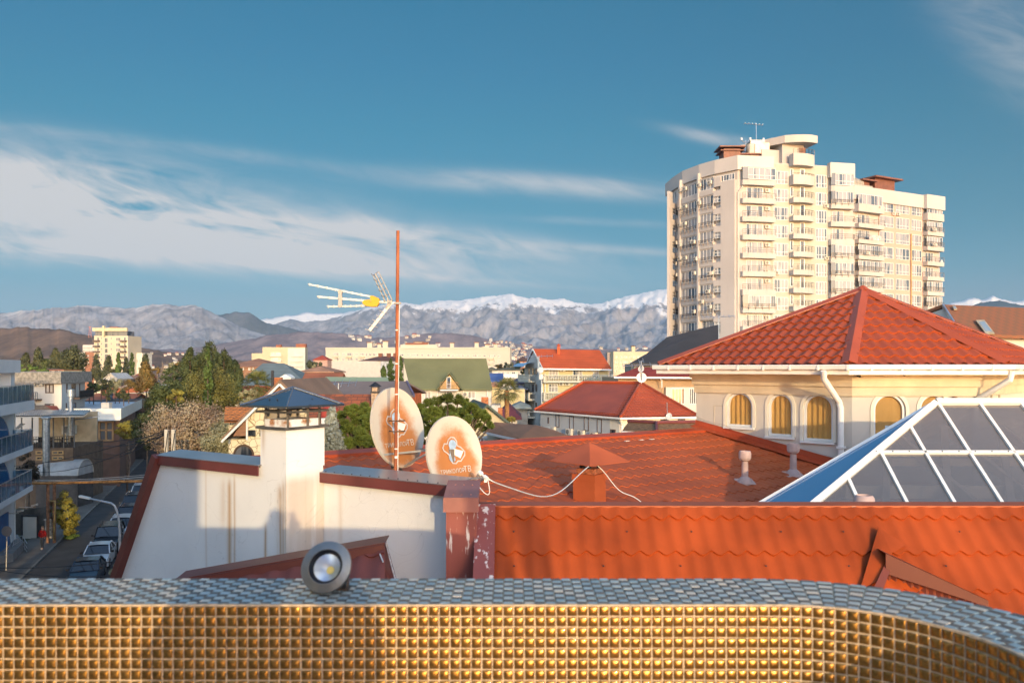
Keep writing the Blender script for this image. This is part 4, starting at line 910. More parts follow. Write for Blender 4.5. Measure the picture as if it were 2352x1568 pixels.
# ================================================================== TALL APARTMENT TOWER
def tower():
 cream = M('tower cream render', (.445, .42, .41), .85, var=.05, vs=.12, dirt=.18)
 sage = M('tower sage render', (.405, .40, .35), .85, var=.05, vs=.12, dirt=.12)
 panel = M('tower white panels', (.47, .445, .43), .6, var=.04, vs=.2)
 slabm = M('tower balcony slab', (.46, .43, .41), .85, var=.06, vs=.3, dirt=.35)
 railm = M('tower railing', (.15, .12, .10), .5, .4)
 brown = M('brown roof housing', (.17, .065, .04), .6, var=.15)
 root = thing('apartment_tower', 'tall cream apartment tower with curved left side, stacked balconies and grey rooftop plant', 'building', (47, 137, 0))
 ZT = 49.4
 P = [gx(1533, 153), gx(1551, 147.5), gx(1572, 143), gx(1610, 138.5), gx(1645, 135.6), gx(1694, 132.6)]
 FR = gx(1957, 137)
 back = [V((FR.x, 158, 0)), V((P[0].x + 2.5, 165, 0))]
 w = MB(); w.prism([(p.x, p.y) for p in P + [FR] + back], 0, ZT - .8); w.build('wall', cream, root)
 pb = MB()
 def offs(ps, d):
  out = []
  for i, p in enumerate(ps):
   t = (ps[min(i + 1, len(ps) - 1)] - ps[max(i - 1, 0)]).normalized(); out.append(p + V((t.y, -t.x, 0)) * d)
  return out
 q = offs(P + [gx(1775, 133.5)], .45); q2 = offs(P + [gx(1775, 133.5)], -.1); k = len(q)
 for i in range(k - 1): pb.add([(*q[i][:2], ZT - 2.35), (*q[i + 1][:2], ZT - 2.35), (*q[i + 1][:2], ZT), (*q[i][:2], ZT), (*q2[i][:2], ZT - 2.35), (*q2[i + 1][:2], ZT - 2.35), (*q2[i][:2], ZT), (*q2[i + 1][:2], ZT)], [(0, 1, 2, 3), (4, 5, 1, 0), (3, 2, 7, 6)])
 fF = Face(P[5], FR)
 def X(zx): return 1516 + zx * .2124
 def X4(zx): return 1837.5 + zx * .2124
 s0, _ = fF.px(X4(295), 500); s1, _ = fF.px(X4(560), 500); a = fF.p(s0, ZT - 2.9); pb.build('parapet', panel, root); pb = MB(); pb.obox(a, fF.u * (s1 - s0), fF.n * .9, (0, 0, 2.5))
 pb.build('parapet', panel, root)
 lv = [44.45 - 3.03 * k for k in range(10)]            # underside of the front slabs, top down
 # ---- front bays
 sF = [fF.px(x, 520)[0] for x in (X(865), X(1215), X(1205), X(1375), X(1395), X(1640), X4(165), X4(290), X4(300), X4(545))]
 sg = MB(); sg.obox(fF.p(sF[2] - .1, 0, .0), fF.u * (sF[7] - sF[2] + .3), fF.n * .03, (0, 0, ZT - 1.0)); sg.build('sage_panel', sage, root)
 rnd = random.Random(11)
 def loggia(s0, s1, z, out, k, glazed, curve=False, ac=None, face=fF, rails=True):
  bm_ = MB(); L_ = s1 - s0
  if curve:
   pts = [face.p(s0, 0)] + [face.p(s0 + L_ * t, 0, out * (.55 + .45 * math.sin(math.pi * min(1, t * 1.0) * .62 + .35))) for t in (0, .2, .4, .6, .8, 1)] + [face.p(s1, 0)]
  else: pts = [face.p(s0, 0), face.p(s0 + .05, 0, out * .75), face.p(s0 + L_ * .16, 0, out), face.p(s1, 0, out), face.p(s1, 0)]
  pl = [(p.x, p.y) for p in pts]; bm_.prism(pl, z, z + .85)
  b = bm_.build('balcony', slabm, root)
  inner = [p for p in pts]
  if glazed:
   zt = z + 3.0
   wl = pts[2] if not curve else pts[1]; f2 = Face(pts[2], pts[3]);
   place('window', win_mesh(round(f2.L, 1), 1.95, 5, .0 if k else .35, glass=GLASST), f2.mat(0, z + .97, -.12), root)
   side = MB(); side.slab([pts[1] + V((0, 0, z + .95)), pts[2] + V((0, 0, z + .95)), pts[2] + V((0, 0, z + 2.95)), pts[1] + V((0, 0, z + 2.95))], face.n * -.05); side.build('side_glazing', GLASSD, b)
   hd = MB(); hd.prism([(p.x, p.y) for p in pts], z + 2.93, z + 3.02); hd.build('head', panel, b)
   if rails and k: r = MB(); rail(r, [pts[1] + face.n * .12, pts[2] + face.n * .14, pts[3] + face.n * .14], .95, z + .55, 3, 1.4, .05); r.build('railing', railm, b)
  else:
   place('window', win_mesh(round(L_ * .5, 1), 2.1, 3, glass=GLASST), face.mat(s0 + L_ * .18, z + .75, .04), root)
   r = MB(); ip = pts[1:-1]; rail(r, ip, .95, z + .8, 3, 1.5, .05); r.build('railing', railm, b)
  return b, pts
 for k, z in enumerate(lv):
  b, pts = loggia(sF[0], sF[1], z, 1.1, k, k in (0, 7))
  if k and k != 7: add_ = place('air_conditioner', ac_mesh(), fF.mat(sF[1] - 1.5, z + 2.1, .05), root)
  # window column G
  place('window', win_mesh(round(sF[3] - sF[2] - .25, 1), 2.15, 4, .32, glass=GLASST), fF.mat(sF[2] + .35, z + .62 - .0, .04), root)
  # curved balconies H with doors
  zc = z + (.4 if k else .4)
  if True:
   L_ = sF[5] - sF[4]; pts = [fF.p(sF[4], 0)] + [fF.p(sF[4] + L_ * t, 0, .35 + 1.25 * math.sin(math.pi * (.30 + .58 * t)) * (1 if t < .999 else .8)) for t in (0, .17, .34, .5, .67, .84, 1)] + [fF.p(sF[5], 0)]
   for zz, hh, nm in (((zc, 1.6 if k == 0 else .85, 'balcony'),)):
    m = MB(); m.prism([(p.x, p.y) for p in pts], zz, zz + hh); b = m.build('balcony', slabm, root)
    r = MB(); rail(r, pts[1:-1], .3 if k == 0 else .95, zz + hh, 2 if k == 0 else 3, 1.5, .045); r.build('railing', railm, b)
   place('door', win_mesh(.9, 2.1, 1, 0, .16, WHITEM, GLASSD), fF.mat(sF[4] + L_ * .47, zc + .9, .04), root)
   place('window', win_mesh(.6, 1.7, 1, 0, .12, WHITEM, GLASSD), fF.mat(sF[4] + .15, zc + 1.2, .04), root)
  place('window', win_mesh(round(sF[7] - sF[6] - .1, 1), 2.15, 4, .32, glass=GLASST), fF.mat(sF[6] + .05, z + .35, .04), root)
  b, pts = loggia(sF[8], sF[9], z - .25, 1.15, k, k in (0, 1, 4, 5, 6))
 top = MB(); L_ = sF[5] - sF[4]; zc = lv[0] + 3.4; pts = [fF.p(sF[4], 0)] + [fF.p(sF[4] + L_ * t, 0, .35 + 1.25 * math.sin(math.pi * (.30 + .58 * t))) for t in (0, .17, .34, .5, .67, .84, 1)] + [fF.p(sF[5], 0)]
 top.prism([(p.x, p.y) for p in pts], zc + .2, zc + 2.2); b = top.build('balcony', slabm, root); r = MB(); rail(r, pts[1:-1], .8, zc + 2.2, 3, 1.4, .045); r.build('railing', railm, b)
 # drainpipe
 dp = MB(); s_, _ = fF.px(X(838), 520); dp.tube([fF.p(s_ + .7, lv[0] - .1, .5), fF.p(s_ + .5, lv[0] - .5, .4), fF.p(s_, lv[0] - 1.1, .12), fF.p(s_, 2, .12)], .11, 8); dp.build('drainpipe', panel, root)
 # ---- curved left side
 def curve_face(va, vb):
  def cp(v):
   for a, b in zip(P[:-1], P[1:]):
    va_, vb_ = CX + a.x / a.y * F, CX + b.x / b.y * F
    if va_ - .01 <= v <= vb_ + .01: return hit(v, HY, a, V(((b - a).y, -(b - a).x, 0)))
   return hit(v, HY, P[4], V(((P[5] - P[4]).y, -(P[5] - P[4]).x, 0)))
  return Face(cp(va), cp(vb))
 def z_at(face, vy): return face.px((CX + (face.a + face.b).x / (face.a + face.b).y * F), vy)[1]
 bays = [(X(185), X(250), 2), (X(265), X(440), 5), (X(455), X(605), 4)]
 for bi, (va, vb, cols) in enumerate(bays):
  f = curve_face(va, vb);
  for k in range(10):
   z = lv[0] - 3.03 * k - (.75 if bi == 2 else 1.0) + 0
   if z < 12: continue
   m = MB(); m.obox(f.p(.0, z - .05, 0), f.u * f.L, f.n * .75, (0, 0, .95)); b = m.build('balcony', slabm, root)
   if not (k in (1, 7) and bi == 0) and not (bi == 2 and k == 8):
    place('window', win_mesh(round(f.L - .1, 1), 1.95, cols, 0, glass=GLASST), f.mat(.05, z + .92, .55), root)
   else: place('window', win_mesh(round(f.L * .5, 1), 1.9, 2, 0, glass=GLASST), f.mat(.2, z + .92, .05), root)
   hd = MB(); hd.obox(f.p(0, z + 2.82, 0), f.u * f.L, f.n * .65, (0, 0, .15)); hd.build('head', slabm, b)
   if k: r = MB(); rail(r, [f.p(0, 0, .9), f.p(f.L, 0, .9)], .95, z + .45, 3, 1.2, .05); r.build('railing', railm, b)
 pil = MB()
 for zx in (257, 448):
  f = curve_face(X(zx - 8), X(zx + 9)); pil.obox(f.p(0, 5, 0), f.u * f.L, f.n * .95, (0, 0, ZT - 6.6))
 pil.build('pilaster', panel, root)
 # flush corner wall, small window column
 f = curve_face(X(608), X(830)); bw = MB(); bw.obox(f.p(f.L * .33, 0, 0), f.u * f.L * .68, f.n * .75, (0, 0, ZT - 4.0));
 for k in range(11): bw.obox(f.p(-.1, lv[0] - 3.03 * k - 1.35, 0), f.u * f.L * .44, f.n * .749, (0, 0, 1.02))
 bw.obox(f.p(0, lv[0] + .3, 0), f.u * f.L * .34, f.n * .749, (0, 0, 1.6)); bw.build('corner_wall', cream, root)
 for k in range(10): place('window', win_mesh(round(f.L * .33, 1), 2.0, 2, .3, glass=GLASST), f.mat(.02, lv[0] - 3.03 * k - 2.36, .55), root)
 place('window', win_mesh(round(f.L * .96, 1), 1.0, 7, 0, glass=GLASST), f.mat(.05, ZT - 3.9, .45), root)
 f = curve_face(X(78), X(178))
 ew = MB(); ew.obox(f.p(-.1, 0, 0), f.u * (f.L * .32), f.n * .5, (0, 0, ZT - 3.6));
 for k in range(10): ew.obox(f.p(f.L * .3, lv[0] - 3.03 * k - 1.4, 0), f.u * f.L * .7, f.n * .5, (0, 0, .95))
 ew.build('end_wall', cream, root)
 for k in range(10): place('window', win_mesh(round(f.L * .66, 1), 2.0, 2, .3, glass=GLASST), f.mat(f.L * .33, lv[0] - 3.03 * k - 2.4, .35), root)
 # air conditioners scattered over the curved side
 fl = [curve_face(a, b) for a, b, _ in bays]
 for zx, zy, fi, o in ((172, 705, 0, .8), (262, 660, 1, .9), (320, 640, 1, .9), (462, 605, 2, .9), (575, 575, 2, .8), (262, 850, 1, .95), (325, 832, 1, 1), (465, 795, 2, 1), (320, 1015, 1, 1), (265, 1030, 1, .95), (232, 1222, 0, .95), (265, 1250, 1, 1), (415, 1215, 1, 1), (325, 1385, 1, 1), (265, 1395, 1, 1), (230, 1445, 0, 1), (420, 1550, 1, 1), (580, 1555, 2, 1)):
  f = fl[fi]; t, z = f.px(X(zx), 298.6 + zy * .2124); place('air_conditioner', ac_mesh(), f.mat(t - .4, z - .3, o * .85), root)
 for zx, zy in ((440, 60), (500, 270), (270, 470), (650, 680), (570, 810), (670, 870), (480, 930), (700, 1140), (690, 450)):
  vx, vy = 1516 + zx * .1831 , 545.5 + zy * .1831; f = curve_face(vx - 4, vx + 4); t, z = f.px(vx, vy); place('air_conditioner', ac_mesh(), f.mat(t - .4, z - .3, .8), root)
 for vx, vy in ((X4(275), 298.6 + 825 * .2124), (X4(285), 298.6 + 1388 * .2124), (1760, 625), (1783, 627)): add_ac(root, fF, vx, vy)
 # rooftop: stair block with flying canopy, plant, brown vents, aerials
 rf = MB(); s_a, _ = fF.px(X(1150), 350); s_b, _ = fF.px(X(1575), 350)
 rf.obox(fF.p(s_a, ZT - 1, -1.5), fF.u * (s_b - s_a) * .48, fF.n * -7, (0, 0, 2.8)); rf.obox(fF.p(s_a + (s_b - s_a) * .45, ZT - 1, -.6), fF.u * (s_b - s_a) * .55, fF.n * -7, (0, 0, 3.8)); stb = rf.build('stair_block', cream, root)
 cn = MB(); zc = ZT + 2.6; c0 = fF.px(X(1340), 340)[0]; c1 = fF.px(X(1662), 340)[0]; Lc = c1 - c0
 pts = [fF.p(c0 - 4.5, 0, -6.5), fF.p(c0, 0, .3)] + [fF.p(c0 + Lc * t, 0, .3 + 1.2 * math.sin(math.pi * t * .75)) for t in (.25, .5, .75, 1)] + [fF.p(c1, 0, -7)]
 cn.prism([(p.x, p.y) for p in pts], zc, zc + 1.25); cn.build('canopy', slabm, stb)
 d_ = MB(); sd, _ = fF.px(X(1525), 350); d_.obox(fF.p(sd, ZT + .2, -.58), fF.u * 1.2, fF.n * .05, (0, 0, 2.0)); d_.build('door', brown, stb)
 pm = MB(); pm.box(fF.p(fF.px(X(1130), 330)[0], ZT + 2.2, -3), 2.4, 2.5, 2.4); pm.box(fF.p(fF.px(X(1200), 330)[0], ZT + 2.2, -3), 1.8, 2.5, 1.6); pm.tube([fF.p(fF.px(X(1045), 340)[0], ZT, -2), fF.p(fF.px(X(1045), 340)[0], ZT + 2.6, -2)], .75, 12); pm.build('rooftop_plant', M('dull plant metal', (.42, .39, .34), .5, .4, var=.12), root)
 for zx, wd, ht, o in ((845, 2.8, 1.9, 2.4), (1010, 3.0, .8, 2)):
  t, _ = fF.px(X(zx), 350); v = MB(); v.box(fF.p(t, ZT + ht / 2 - .3, -3), wd, 3, ht); v.box(fF.p(t, ZT + ht, -3), wd + 1.6, 4, .2); v.box(fF.p(t, ZT + ht * .68, -3), wd + 1.1, 3.6, .15); v.build('roof_vent', brown, root)
 an = MB()
 for zx, h in ((1022, 3.6), (1265, 3.8)):
  t, _ = fF.px(X(zx), 330); b = fF.p(t, ZT, -3); an.tube([b, b + V((0, 0, h))], .07, 6); an.tube([b + V((-.7, 0, h + .3)), b + V((-.4, 0, h - .3)), b + V((.4, 0, h - .3)), b + V((.7, 0, h + .3))], .08, 6); an.lathe(b + V((-.75, 0, h + .2)), [(.2, -.2), (.24, .2)], 8); an.lathe(b + V((.75, 0, h + .2)), [(.2, -.2), (.24, .2)], 8)
 t, _ = fF.px(X(1138), 320); b = fF.p(t, ZT + 3, -3); an.tube([b, b + V((0, 0, 3.6))], .06, 6); an.tube([b + V((-2, 0, 3.6)), b + V((1.2, 0, 3.3))], .05, 5)
 for i in range(6): q = b + V((-2 + i * .6, 0, 3.6 - i * .06)); an.tube([q + V((0, -.5, 0)), q + V((0, .5, 0))], .04, 4)
 an.build('rooftop_aerial', STEEL, root)
 # ---------------------------------------------------------------- lower right section
 peach = M('peach render', (.50, .335, .28), .85, var=.05, vs=.15, dirt=.12)
 r2 = thing('apartment_wing', 'cream and peach apartment block joined to the right of the taller tower', 'building', (76, 158, 0))
 A, Bq = gx(1957, 152), gx(2158.5, 163.5); f = Face(A, Bq); Z2 = 48.9
 w = MB(); bk = f.n * -18; w.prism([(A.x, A.y), (Bq.x, Bq.y), (Bq.x + bk.x + 1.5, Bq.y + bk.y), (A.x + bk.x, A.y + bk.y)], 0, Z2 - .5); w.build('wall', cream, r2)
 X2 = X4
 S_ = lambda zx: f.px(X2(zx), 560)[0]
 ph = MB(); ph.obox(f.p(S_(848), 0, 0), f.u * (S_(1318) - S_(848)), f.n * .12, (0, 0, Z2 - 2.6)); ph.build('peach_panel', peach, r2)
 pp = MB(); pp.obox(f.p(S_(565), Z2 - 2.6, 0), f.u * (S_(1320) - S_(565)), f.n * .5, (0, 0, 2.6)); pp.obox(f.p(S_(1315), Z2 - 2.7, 0), f.u * (S_(1512) - S_(1315)), f.n * 1.2, (0, 0, 2.8)); pp.build('parapet', panel, r2)
 def zf(vy): return f.px(2050, vy)[1]
 z0 = f.px(X2(920), 298.6 + 887 * .2124)[1]      # sill of the top peach windows
 for k in range(11):
  z = z0 - 3.03 * k
  for a, b in ((850, 1000), (1025, 1170), (1197, 1305)): place('window', win_mesh(round(S_(b) - S_(a), 1), 2.2, 4, .3, glass=GLASST), f.mat(S_(a), z, .17), r2)
  for (a, b, glz) in ((572, 848, (0, 3, 4, 5, 6)), (1322, 1500, (0, 1, 2, 5, 6, 7))):
   zz = z - .35; m = MB(); L_ = S_(b) - S_(a); o_ = 1.35 if a < 900 else 1.2
   m.obox(f.p(S_(a), zz - .45, 0), f.u * L_, f.n * o_, (0, 0, 1.5 if k == 0 else .8)); bal = m.build('balcony', slabm, r2)
   if k in glz: place('window', win_mesh(round(L_ * .94, 1), 1.9, 6, 0, glass=GLASST), f.mat(S_(a) + L_ * .03, zz + .5 + (.55 if k == 0 else 0), o_ - .3), r2);
   else: place('window', win_mesh(round(L_ * .5, 1), 2.0, 3, 0, glass=GLASST), f.mat(S_(a) + L_ * .15, zz + .35, .05), r2)
   if k: r = MB(); rail(r, [f.p(S_(a), 0, .1), f.p(S_(a), 0, o_ - .03), f.p(S_(b), 0, o_ - .03)], .95, zz + .33, 3, 1.4, .05); r.build('railing', railm, bal)
   if k in (3, 6) and a < 900 or (a > 900 and k in (1, 2)): place('air_conditioner', ac_mesh(), f.mat(S_(a) + L_ * .2, zz + .4, o_ + .25), r2)
   if k == 2 and a < 900:
    bn = MB(); bn.obox(f.p(S_(680), zz + .35, o_ + .06), f.u * (S_(846) - S_(680)), f.n * .02, (0, 0, .95)); ba = bn.build('banner', M('faded grey banner', (.36, .34, .36), .8), bal)
    for tx, sz, dz in (('ПРОДАМ', .55, .98), ('234-38-1', .62, .55)):
     tm = text_mesh(tx, sz, .005, M('banner white letters', (.8, .8, .78), .7)); place('lettering', tm, f.mat(S_(763), zz + dz, o_ + .09) @ Matrix.Rotation(math.radians(90), 4, 'X'), bal)
 dp = MB(); dp.tube([f.p(S_(1190), Z2 - 8, .3), f.p(S_(1190), 2, .3)], .12, 8); dp.build('drainpipe', M('ochre pipe', (.5, .32, .14), .6), r2)
 for zx, zy in ((800, 850), (995, 908), (1043, 912)): t, z = f.px(X2(zx), 298.6 + zy * .2124); place('air_conditioner', ac_mesh(), f.mat(t - .4, z - .3, 1.0 if zx < 900 else .15), r2)
 hs = MB()
 for zx0, zx1, ht in ((765, 845, 2.3), (905, 1118, 3.3)):
  a, b = S_(zx0), S_(zx1); hs.obox(f.p(a, Z2 - .5, -2), f.u * (b - a), f.n * -5, (0, 0, ht)); hs.obox(f.p(a - .9, Z2 - .5 + ht, -1), f.u * (b - a + 2.2), f.n * -7, (0, 0, .3))
 hs.build('roof_vent', brown, r2)
 pl = MB(); pl.tube([f.p(S_(600), Z2 + 1.4, -2), f.p(S_(760), Z2 + 1.2, -2.5)], 1.0, 14); pl.obox(f.p(S_(575), Z2 - .3, -.5), f.u * 6, f.n * -3, (0, 0, .9)); pl.build('rooftop_plant', MATS['dull plant metal'], r2)
tower()
dish_small(2163, 602, 163, .45, (.5, -.8, .1), 'tiny white dish on the right edge of the apartment wing')
# ================================================================== HOUSES OF THE TOWN
def roof_mat(name, rgb, z=None, var=.16, vs=.5, rough=.7, rgb2=None): return M(name, rgb, rough, var=var, vs=vs, zline=z, spec=.3, rgb2=rgb2)
BEIGE = M('beige house render', (.56, .47, .34), .9, var=.08, vs=.3, dirt=.15)
WHITE = M('white house render', (.60, .56, .50), .9, var=.05, vs=.3, dirt=.12)
YELLOW = M('pale yellow render', (.60, .50, .28), .9, var=.05, vs=.3, dirt=.1)
GREY = M('grey house render', (.50, .48, .45), .9, var=.05, vs=.3, dirt=.12)
TRIM = M('white roof trim', (.76, .75, .72), .5, var=.03)
def solid(mb, top, z0, m=0):
 """vertical-sided body under a horizontal outline"""
 mb.prism([(p[0], p[1]) for p in top], z0, top[0][2], m)
def block(name, label, cat, va, Da, vb, Db, depth, ztop, wall, group=None, z0=0, par=None):
 A, B = gx(va, Da), gx(vb, Db); f = Face(A, B); C, D = f.b - f.n * depth, f.a - f.n * depth
 root = thing(name, label, cat, ((A.x + B.x) / 2, (A.y + B.y) / 2, z0), group)
 m = MB(); m.prism([(p.x, p.y) for p in (f.a, f.b, C, D)], z0, ztop); m.build('wall', wall, root)
 if par:
  q = MB()
  for a, b in ((f.a, f.b), (f.b, C), (C, D), (D, f.a)): q.beam(V((a.x, a.y, ztop + par / 2)), V((b.x, b.y, ztop + par / 2)), .35, par)
  q.build('parapet', wall, root)
 return root, f, Face(f.b, C), Face(D, f.a)
def gable_roof(root, f, depth, ze, zr, mat, oh=.5, th=.18, trim=None, gable=None, along=True):
 """along: ridge parallel to the face f"""
 if along:
  a, b = f.a - f.u * oh, f.b + f.u * oh; e0, e1 = f.n * oh, -f.n * (depth + oh); mid = -f.n * depth / 2; dz = (zr - ze) * oh / (depth / 2)
  p = [V((*(a + e0)[:2], ze - dz)), V((*(b + e0)[:2], ze - dz)), V((*(b + mid)[:2], zr)), V((*(a + mid)[:2], zr)), V((*(b + e1)[:2], ze - dz)), V((*(a + e1)[:2], ze - dz))]
  ends = [((f.a, f.a - f.n * depth), f.a + mid), ((f.b, f.b - f.n * depth), f.b + mid)]
 else:
  m0 = (f.a + f.b) / 2; a, b = f.a - f.u * oh, f.b + f.u * oh; e0, e1 = f.n * oh, -f.n * (depth + oh); dz = (zr - ze) * oh / (f.L / 2)
  p = [V((*(a + e1)[:2], ze - dz)), V((*(a + e0)[:2], ze - dz)), V((*(m0 + e0)[:2], zr)), V((*(m0 + e1)[:2], zr)), V((*(b + e0)[:2], ze - dz)), V((*(b + e1)[:2], ze - dz))]
  ends = [((f.a, f.b), m0), ((f.a - f.n * depth, f.b - f.n * depth), m0 - f.n * depth)]
 r = MB(); r.slab([p[0], p[1], p[2], p[3]], (0, 0, -th)); r.slab([p[3], p[2], p[4], p[5]], (0, 0, -th)); rr = r.build('roof', mat, root)
 g = MB()
 for (q0, q1), ap in ends: g.slab([V((*q0[:2], ze - .05)), V((*q1[:2], ze - .05)), V((*ap[:2], zr - th - .02))], (f.u if along else f.n) * (.02 if True else 0))
 g.build('gable', gable, root)
 if trim:
  t = MB()
  if along: t.beam(p[0] + f.n * .02 - V((0, 0, th * .6)), p[1] + f.n * .02 - V((0, 0, th * .6)), .12, .2)
  else: t.beam(p[1] + f.n * .03 - V((0, 0, th * .5)), p[2] + f.n * .03 - V((0, 0, th * .5)), .06, .22); t.beam(p[4] + f.n * .03 - V((0, 0, th * .5)), p[2] + f.n * .03 - V((0, 0, th * .5)), .06, .22)
  t.build('trim', trim, root)
 return rr, p
def hip_roof(root, f, depth, ze, zr, mat, oh=.5, th=.15, trim=None, inset=None):
 a, b = f.a - f.u * oh + f.n * oh, f.b + f.u * oh + f.n * oh; c, d = b - f.n * (depth + 2 * oh), a - f.n * (depth + 2 * oh); W, Dp = f.L + 2 * oh, depth + 2 * oh
 q = [V((p.x, p.y, ze)) for p in (a, b, c, d)]
 if W >= Dp: i = min(W / 2, inset if inset is not None else Dp / 2); r0, r1 = a + f.u * i - f.n * Dp / 2, b - f.u * i - f.n * Dp / 2; R0, R1 = V((r0.x, r0.y, zr)), V((r1.x, r1.y, zr)); fs = [(q[0], q[1], R1, R0), (q[1], q[2], R1), (q[2], q[3], R0, R1), (q[3], q[0], R0)]
 else: i = min(Dp / 2, inset if inset is not None else W / 2); r0, r1 = a + f.u * W / 2 - f.n * i, d + f.u * W / 2 + f.n * i; R0, R1 = V((r0.x, r0.y, zr)), V((r1.x, r1.y, zr)); fs = [(q[0], q[1], R0), (q[1], q[2], R1, R0), (q[2], q[3], R1), (q[3], q[0], R0, R1)]
 r = MB()
 for s in fs: r.poly(s)
 r.poly([p - V((0, 0, th)) for p in q][::-1]); r.add(q + [p - V((0, 0, th)) for p in q], [(i, i + 4, (i + 1) % 4 + 4, (i + 1) % 4) for i in range(4)])
 rr = r.build('roof', mat, root)
 if trim:
  t = MB()
  for i in (0, 1, 3): t.beam(q[i] + V((0, 0, -.1)), q[(i + 1) % 4] + V((0, 0, -.1)), .16, .16)
  t.build('gutter', trim, root)
 return rr, q, (R0, R1)
def zpx(vy, D): return H + (HY - vy) / F * D
def win_rows(root, f, xs, ys, cols=2, low=0, snap=.2, **k):
 for (y0, y1) in ys:
  for (x0, x1) in xs: add_win(root, f, x0, y0, x1, y1, cols, low, snap=snap, **k)
def chimney(root, p, w, h, mat, capm=None, rz=0, d=None):
 m = MB(); m.box(V(p) + V((0, 0, h / 2 - .4)), w, d or w, h + .8, rz); o = m.build('chimney', mat, root)
 if capm: c = MB(); c.box(V(p) + V((0, 0, h + .1)), w * 1.3, (d or w) * 1.3, .12, rz); c.lathe(V(p) + V((0, 0, h + .16)), [(w * .9, .12), (.02, .5)], 4); c.box(V(p) + V((0, 0, h + .2)), w * .5, w * .5, .2, rz); c.build('cap', capm, o)
 return o
def aerial_small(vx, vy, D, h, wd, label, n=6):
 b = at(vx, vy, D); root = thing('roof_aerial', label, 'antenna', b - V((0, 0, h)), 'thin roof aerials')
 m = MB(); m.tube([b - V((0, 0, h)), b], .05 * D / 100 + .015, 6); m.build('pole', STEEL, root)
 e = MB(); e.tube([b + V((-wd / 2, 0, -.1)), b + V((wd / 2, 0, .05))], .03 * D / 100 + .01, 5)
 for i in range(n): q = b + V((-wd / 2 + wd * i / (n - 1), 0, -.1 + .15 * i / (n - 1))); e.tube([q + V((.0, -.4, -.25)), q + V((.0, .4, .25))], .02 * D / 100 + .008, 4)
 e.build('elements', STEEL, root)
BRICK = M('orange brick', (.42, .15, .06), .9, var=.3, vs=9)
# ---- white house under the green roof
def green_house():
 D = 110; ze, zr = zpx(893, D), zpx(823, D + 5)
 root, f, fr, fl = block('green_roofed_house', 'white two storey house with plain dark green roof, small central gable and balcony', 'house', 947, D, 1129, D + 1.5, 10, ze, WHITE)
 gr = roof_mat('green shingle roof', (.15, .155, .075), None, var=.08, vs=.25)
 a, b = at(943, 893, D - .7), at(1131, 893, D + .8); c, d = at(1117, 823, D + 5.5), at(926, 823, D + 4.5); r = MB(); off = V((0, 0, -.2))
 r.slab([a, b, c, d], off); b2, a2 = b + V((-1.0, 11.5, 0)), a + V((-1.2, 11.5, 0)); r.slab([d, c, b2, a2], off); r.build('roof', gr, root)
 g = MB(); g.slab([V((*f.a[:2], ze)), V((*(f.a - f.n * 10)[:2], ze)), d - V((-.1, 0, .3))], (-.1, 0, 0)); g.slab([V((*f.b[:2], ze)), V((*(f.b - f.n * 10)[:2], ze)), c - V((.1, 0, .3))], (.1, 0, 0)); g.build('gable', M('blue grey cladding', (.36, .44, .52), .7, var=.05), root)
 # central gable with timber boarding
 p0, p1, ap = at(1003, 893, D - .9), at(1061, 893, D - .9), at(1032, 855, D - .9); back = V((0, 6, 0))
 m = MB(); m.slab([p0, ap, ap + back, p0 + back], (0, 0, -.15)); m.slab([ap, p1, p1 + back, ap + back], (0, 0, -.15)); dor = m.build('gable_roof', gr, root)
 w = MB(); w.slab([p0 + V((.3, .25, 0)), p1 + V((-.3, .25, 0)), ap + V((0, .25, -.35))], (0, .15, 0)); w.build('timber_front', M('ochre boarding', (.52, .32, .13), .8, var=.12, vs=3), dor)
 f2 = Face(p0 + V((0, .25, 0)), p1 + V((0, .25, 0))); add_win(root, f2, 1026, 866, 1036, 892, 1, .4, snap=.1)
 bl = MB(); q0, q1 = at(1011, 893, D - 1.6), at(1052, 893, D - 1.6); bl.obox((q0.x, q0.y, ze - .2), (q1.x - q0.x, 0, 0), (0, .9, 0), (0, 0, .15)); bc = bl.build('balcony', TRIM, root)
 rl = MB(); rail(rl, [q0, q1], .95, ze, 2, .28, .035); rl.build('railing', M('rusty balcony rail', (.40, .24, .11), .7), bc)
 for x0, x1, y0, y1, c_ in ((975, 990, 898, 917, 2), (1025, 1039, 898, 915, 2), (1009, 1013, 899, 913, 1), (1051, 1055, 899, 913, 1), (1075, 1092, 898, 915, 2)): add_win(root, f, x0, y0, x1, y1, c_, 0, snap=.1)
 add_ac(root, f, 1069, 905)
 gt = MB()
 for x in (947.5, 1005, 1064, 1119): t, _ = f.px(x, 900); gt.tube([f.p(t, ze - .2, .12), f.p(t, 0, .12)], .08, 6)
 gt.beam(f.p(0, ze - .1, .45), f.p(f.px(1003, 893)[0], ze - .1, .45), .14, .14); gt.beam(f.p(f.px(1062, 893)[0], ze - .1, .45), f.p(f.L, ze - .1, .45), .14, .14); gt.build('gutter', TRIM, root)
 # side terrace
 t = MB(); a, b = gx(1129, D), gx(1149, D); t.obox((a.x, a.y, 0), (b.x - a.x, 0, 0), (0, 6, 0), (0, 0, zpx(930, D))); t.build('terrace', WHITE, root)
 t = MB(); rail(t, [V((a.x, a.y, 0)), V((b.x, b.y, 0)), V((b.x, b.y + 5, 0))], 1.1, zpx(930, D), 3, .3, .04); t.build('terrace_railing', MATS['rusty balcony rail'], root)
green_house()
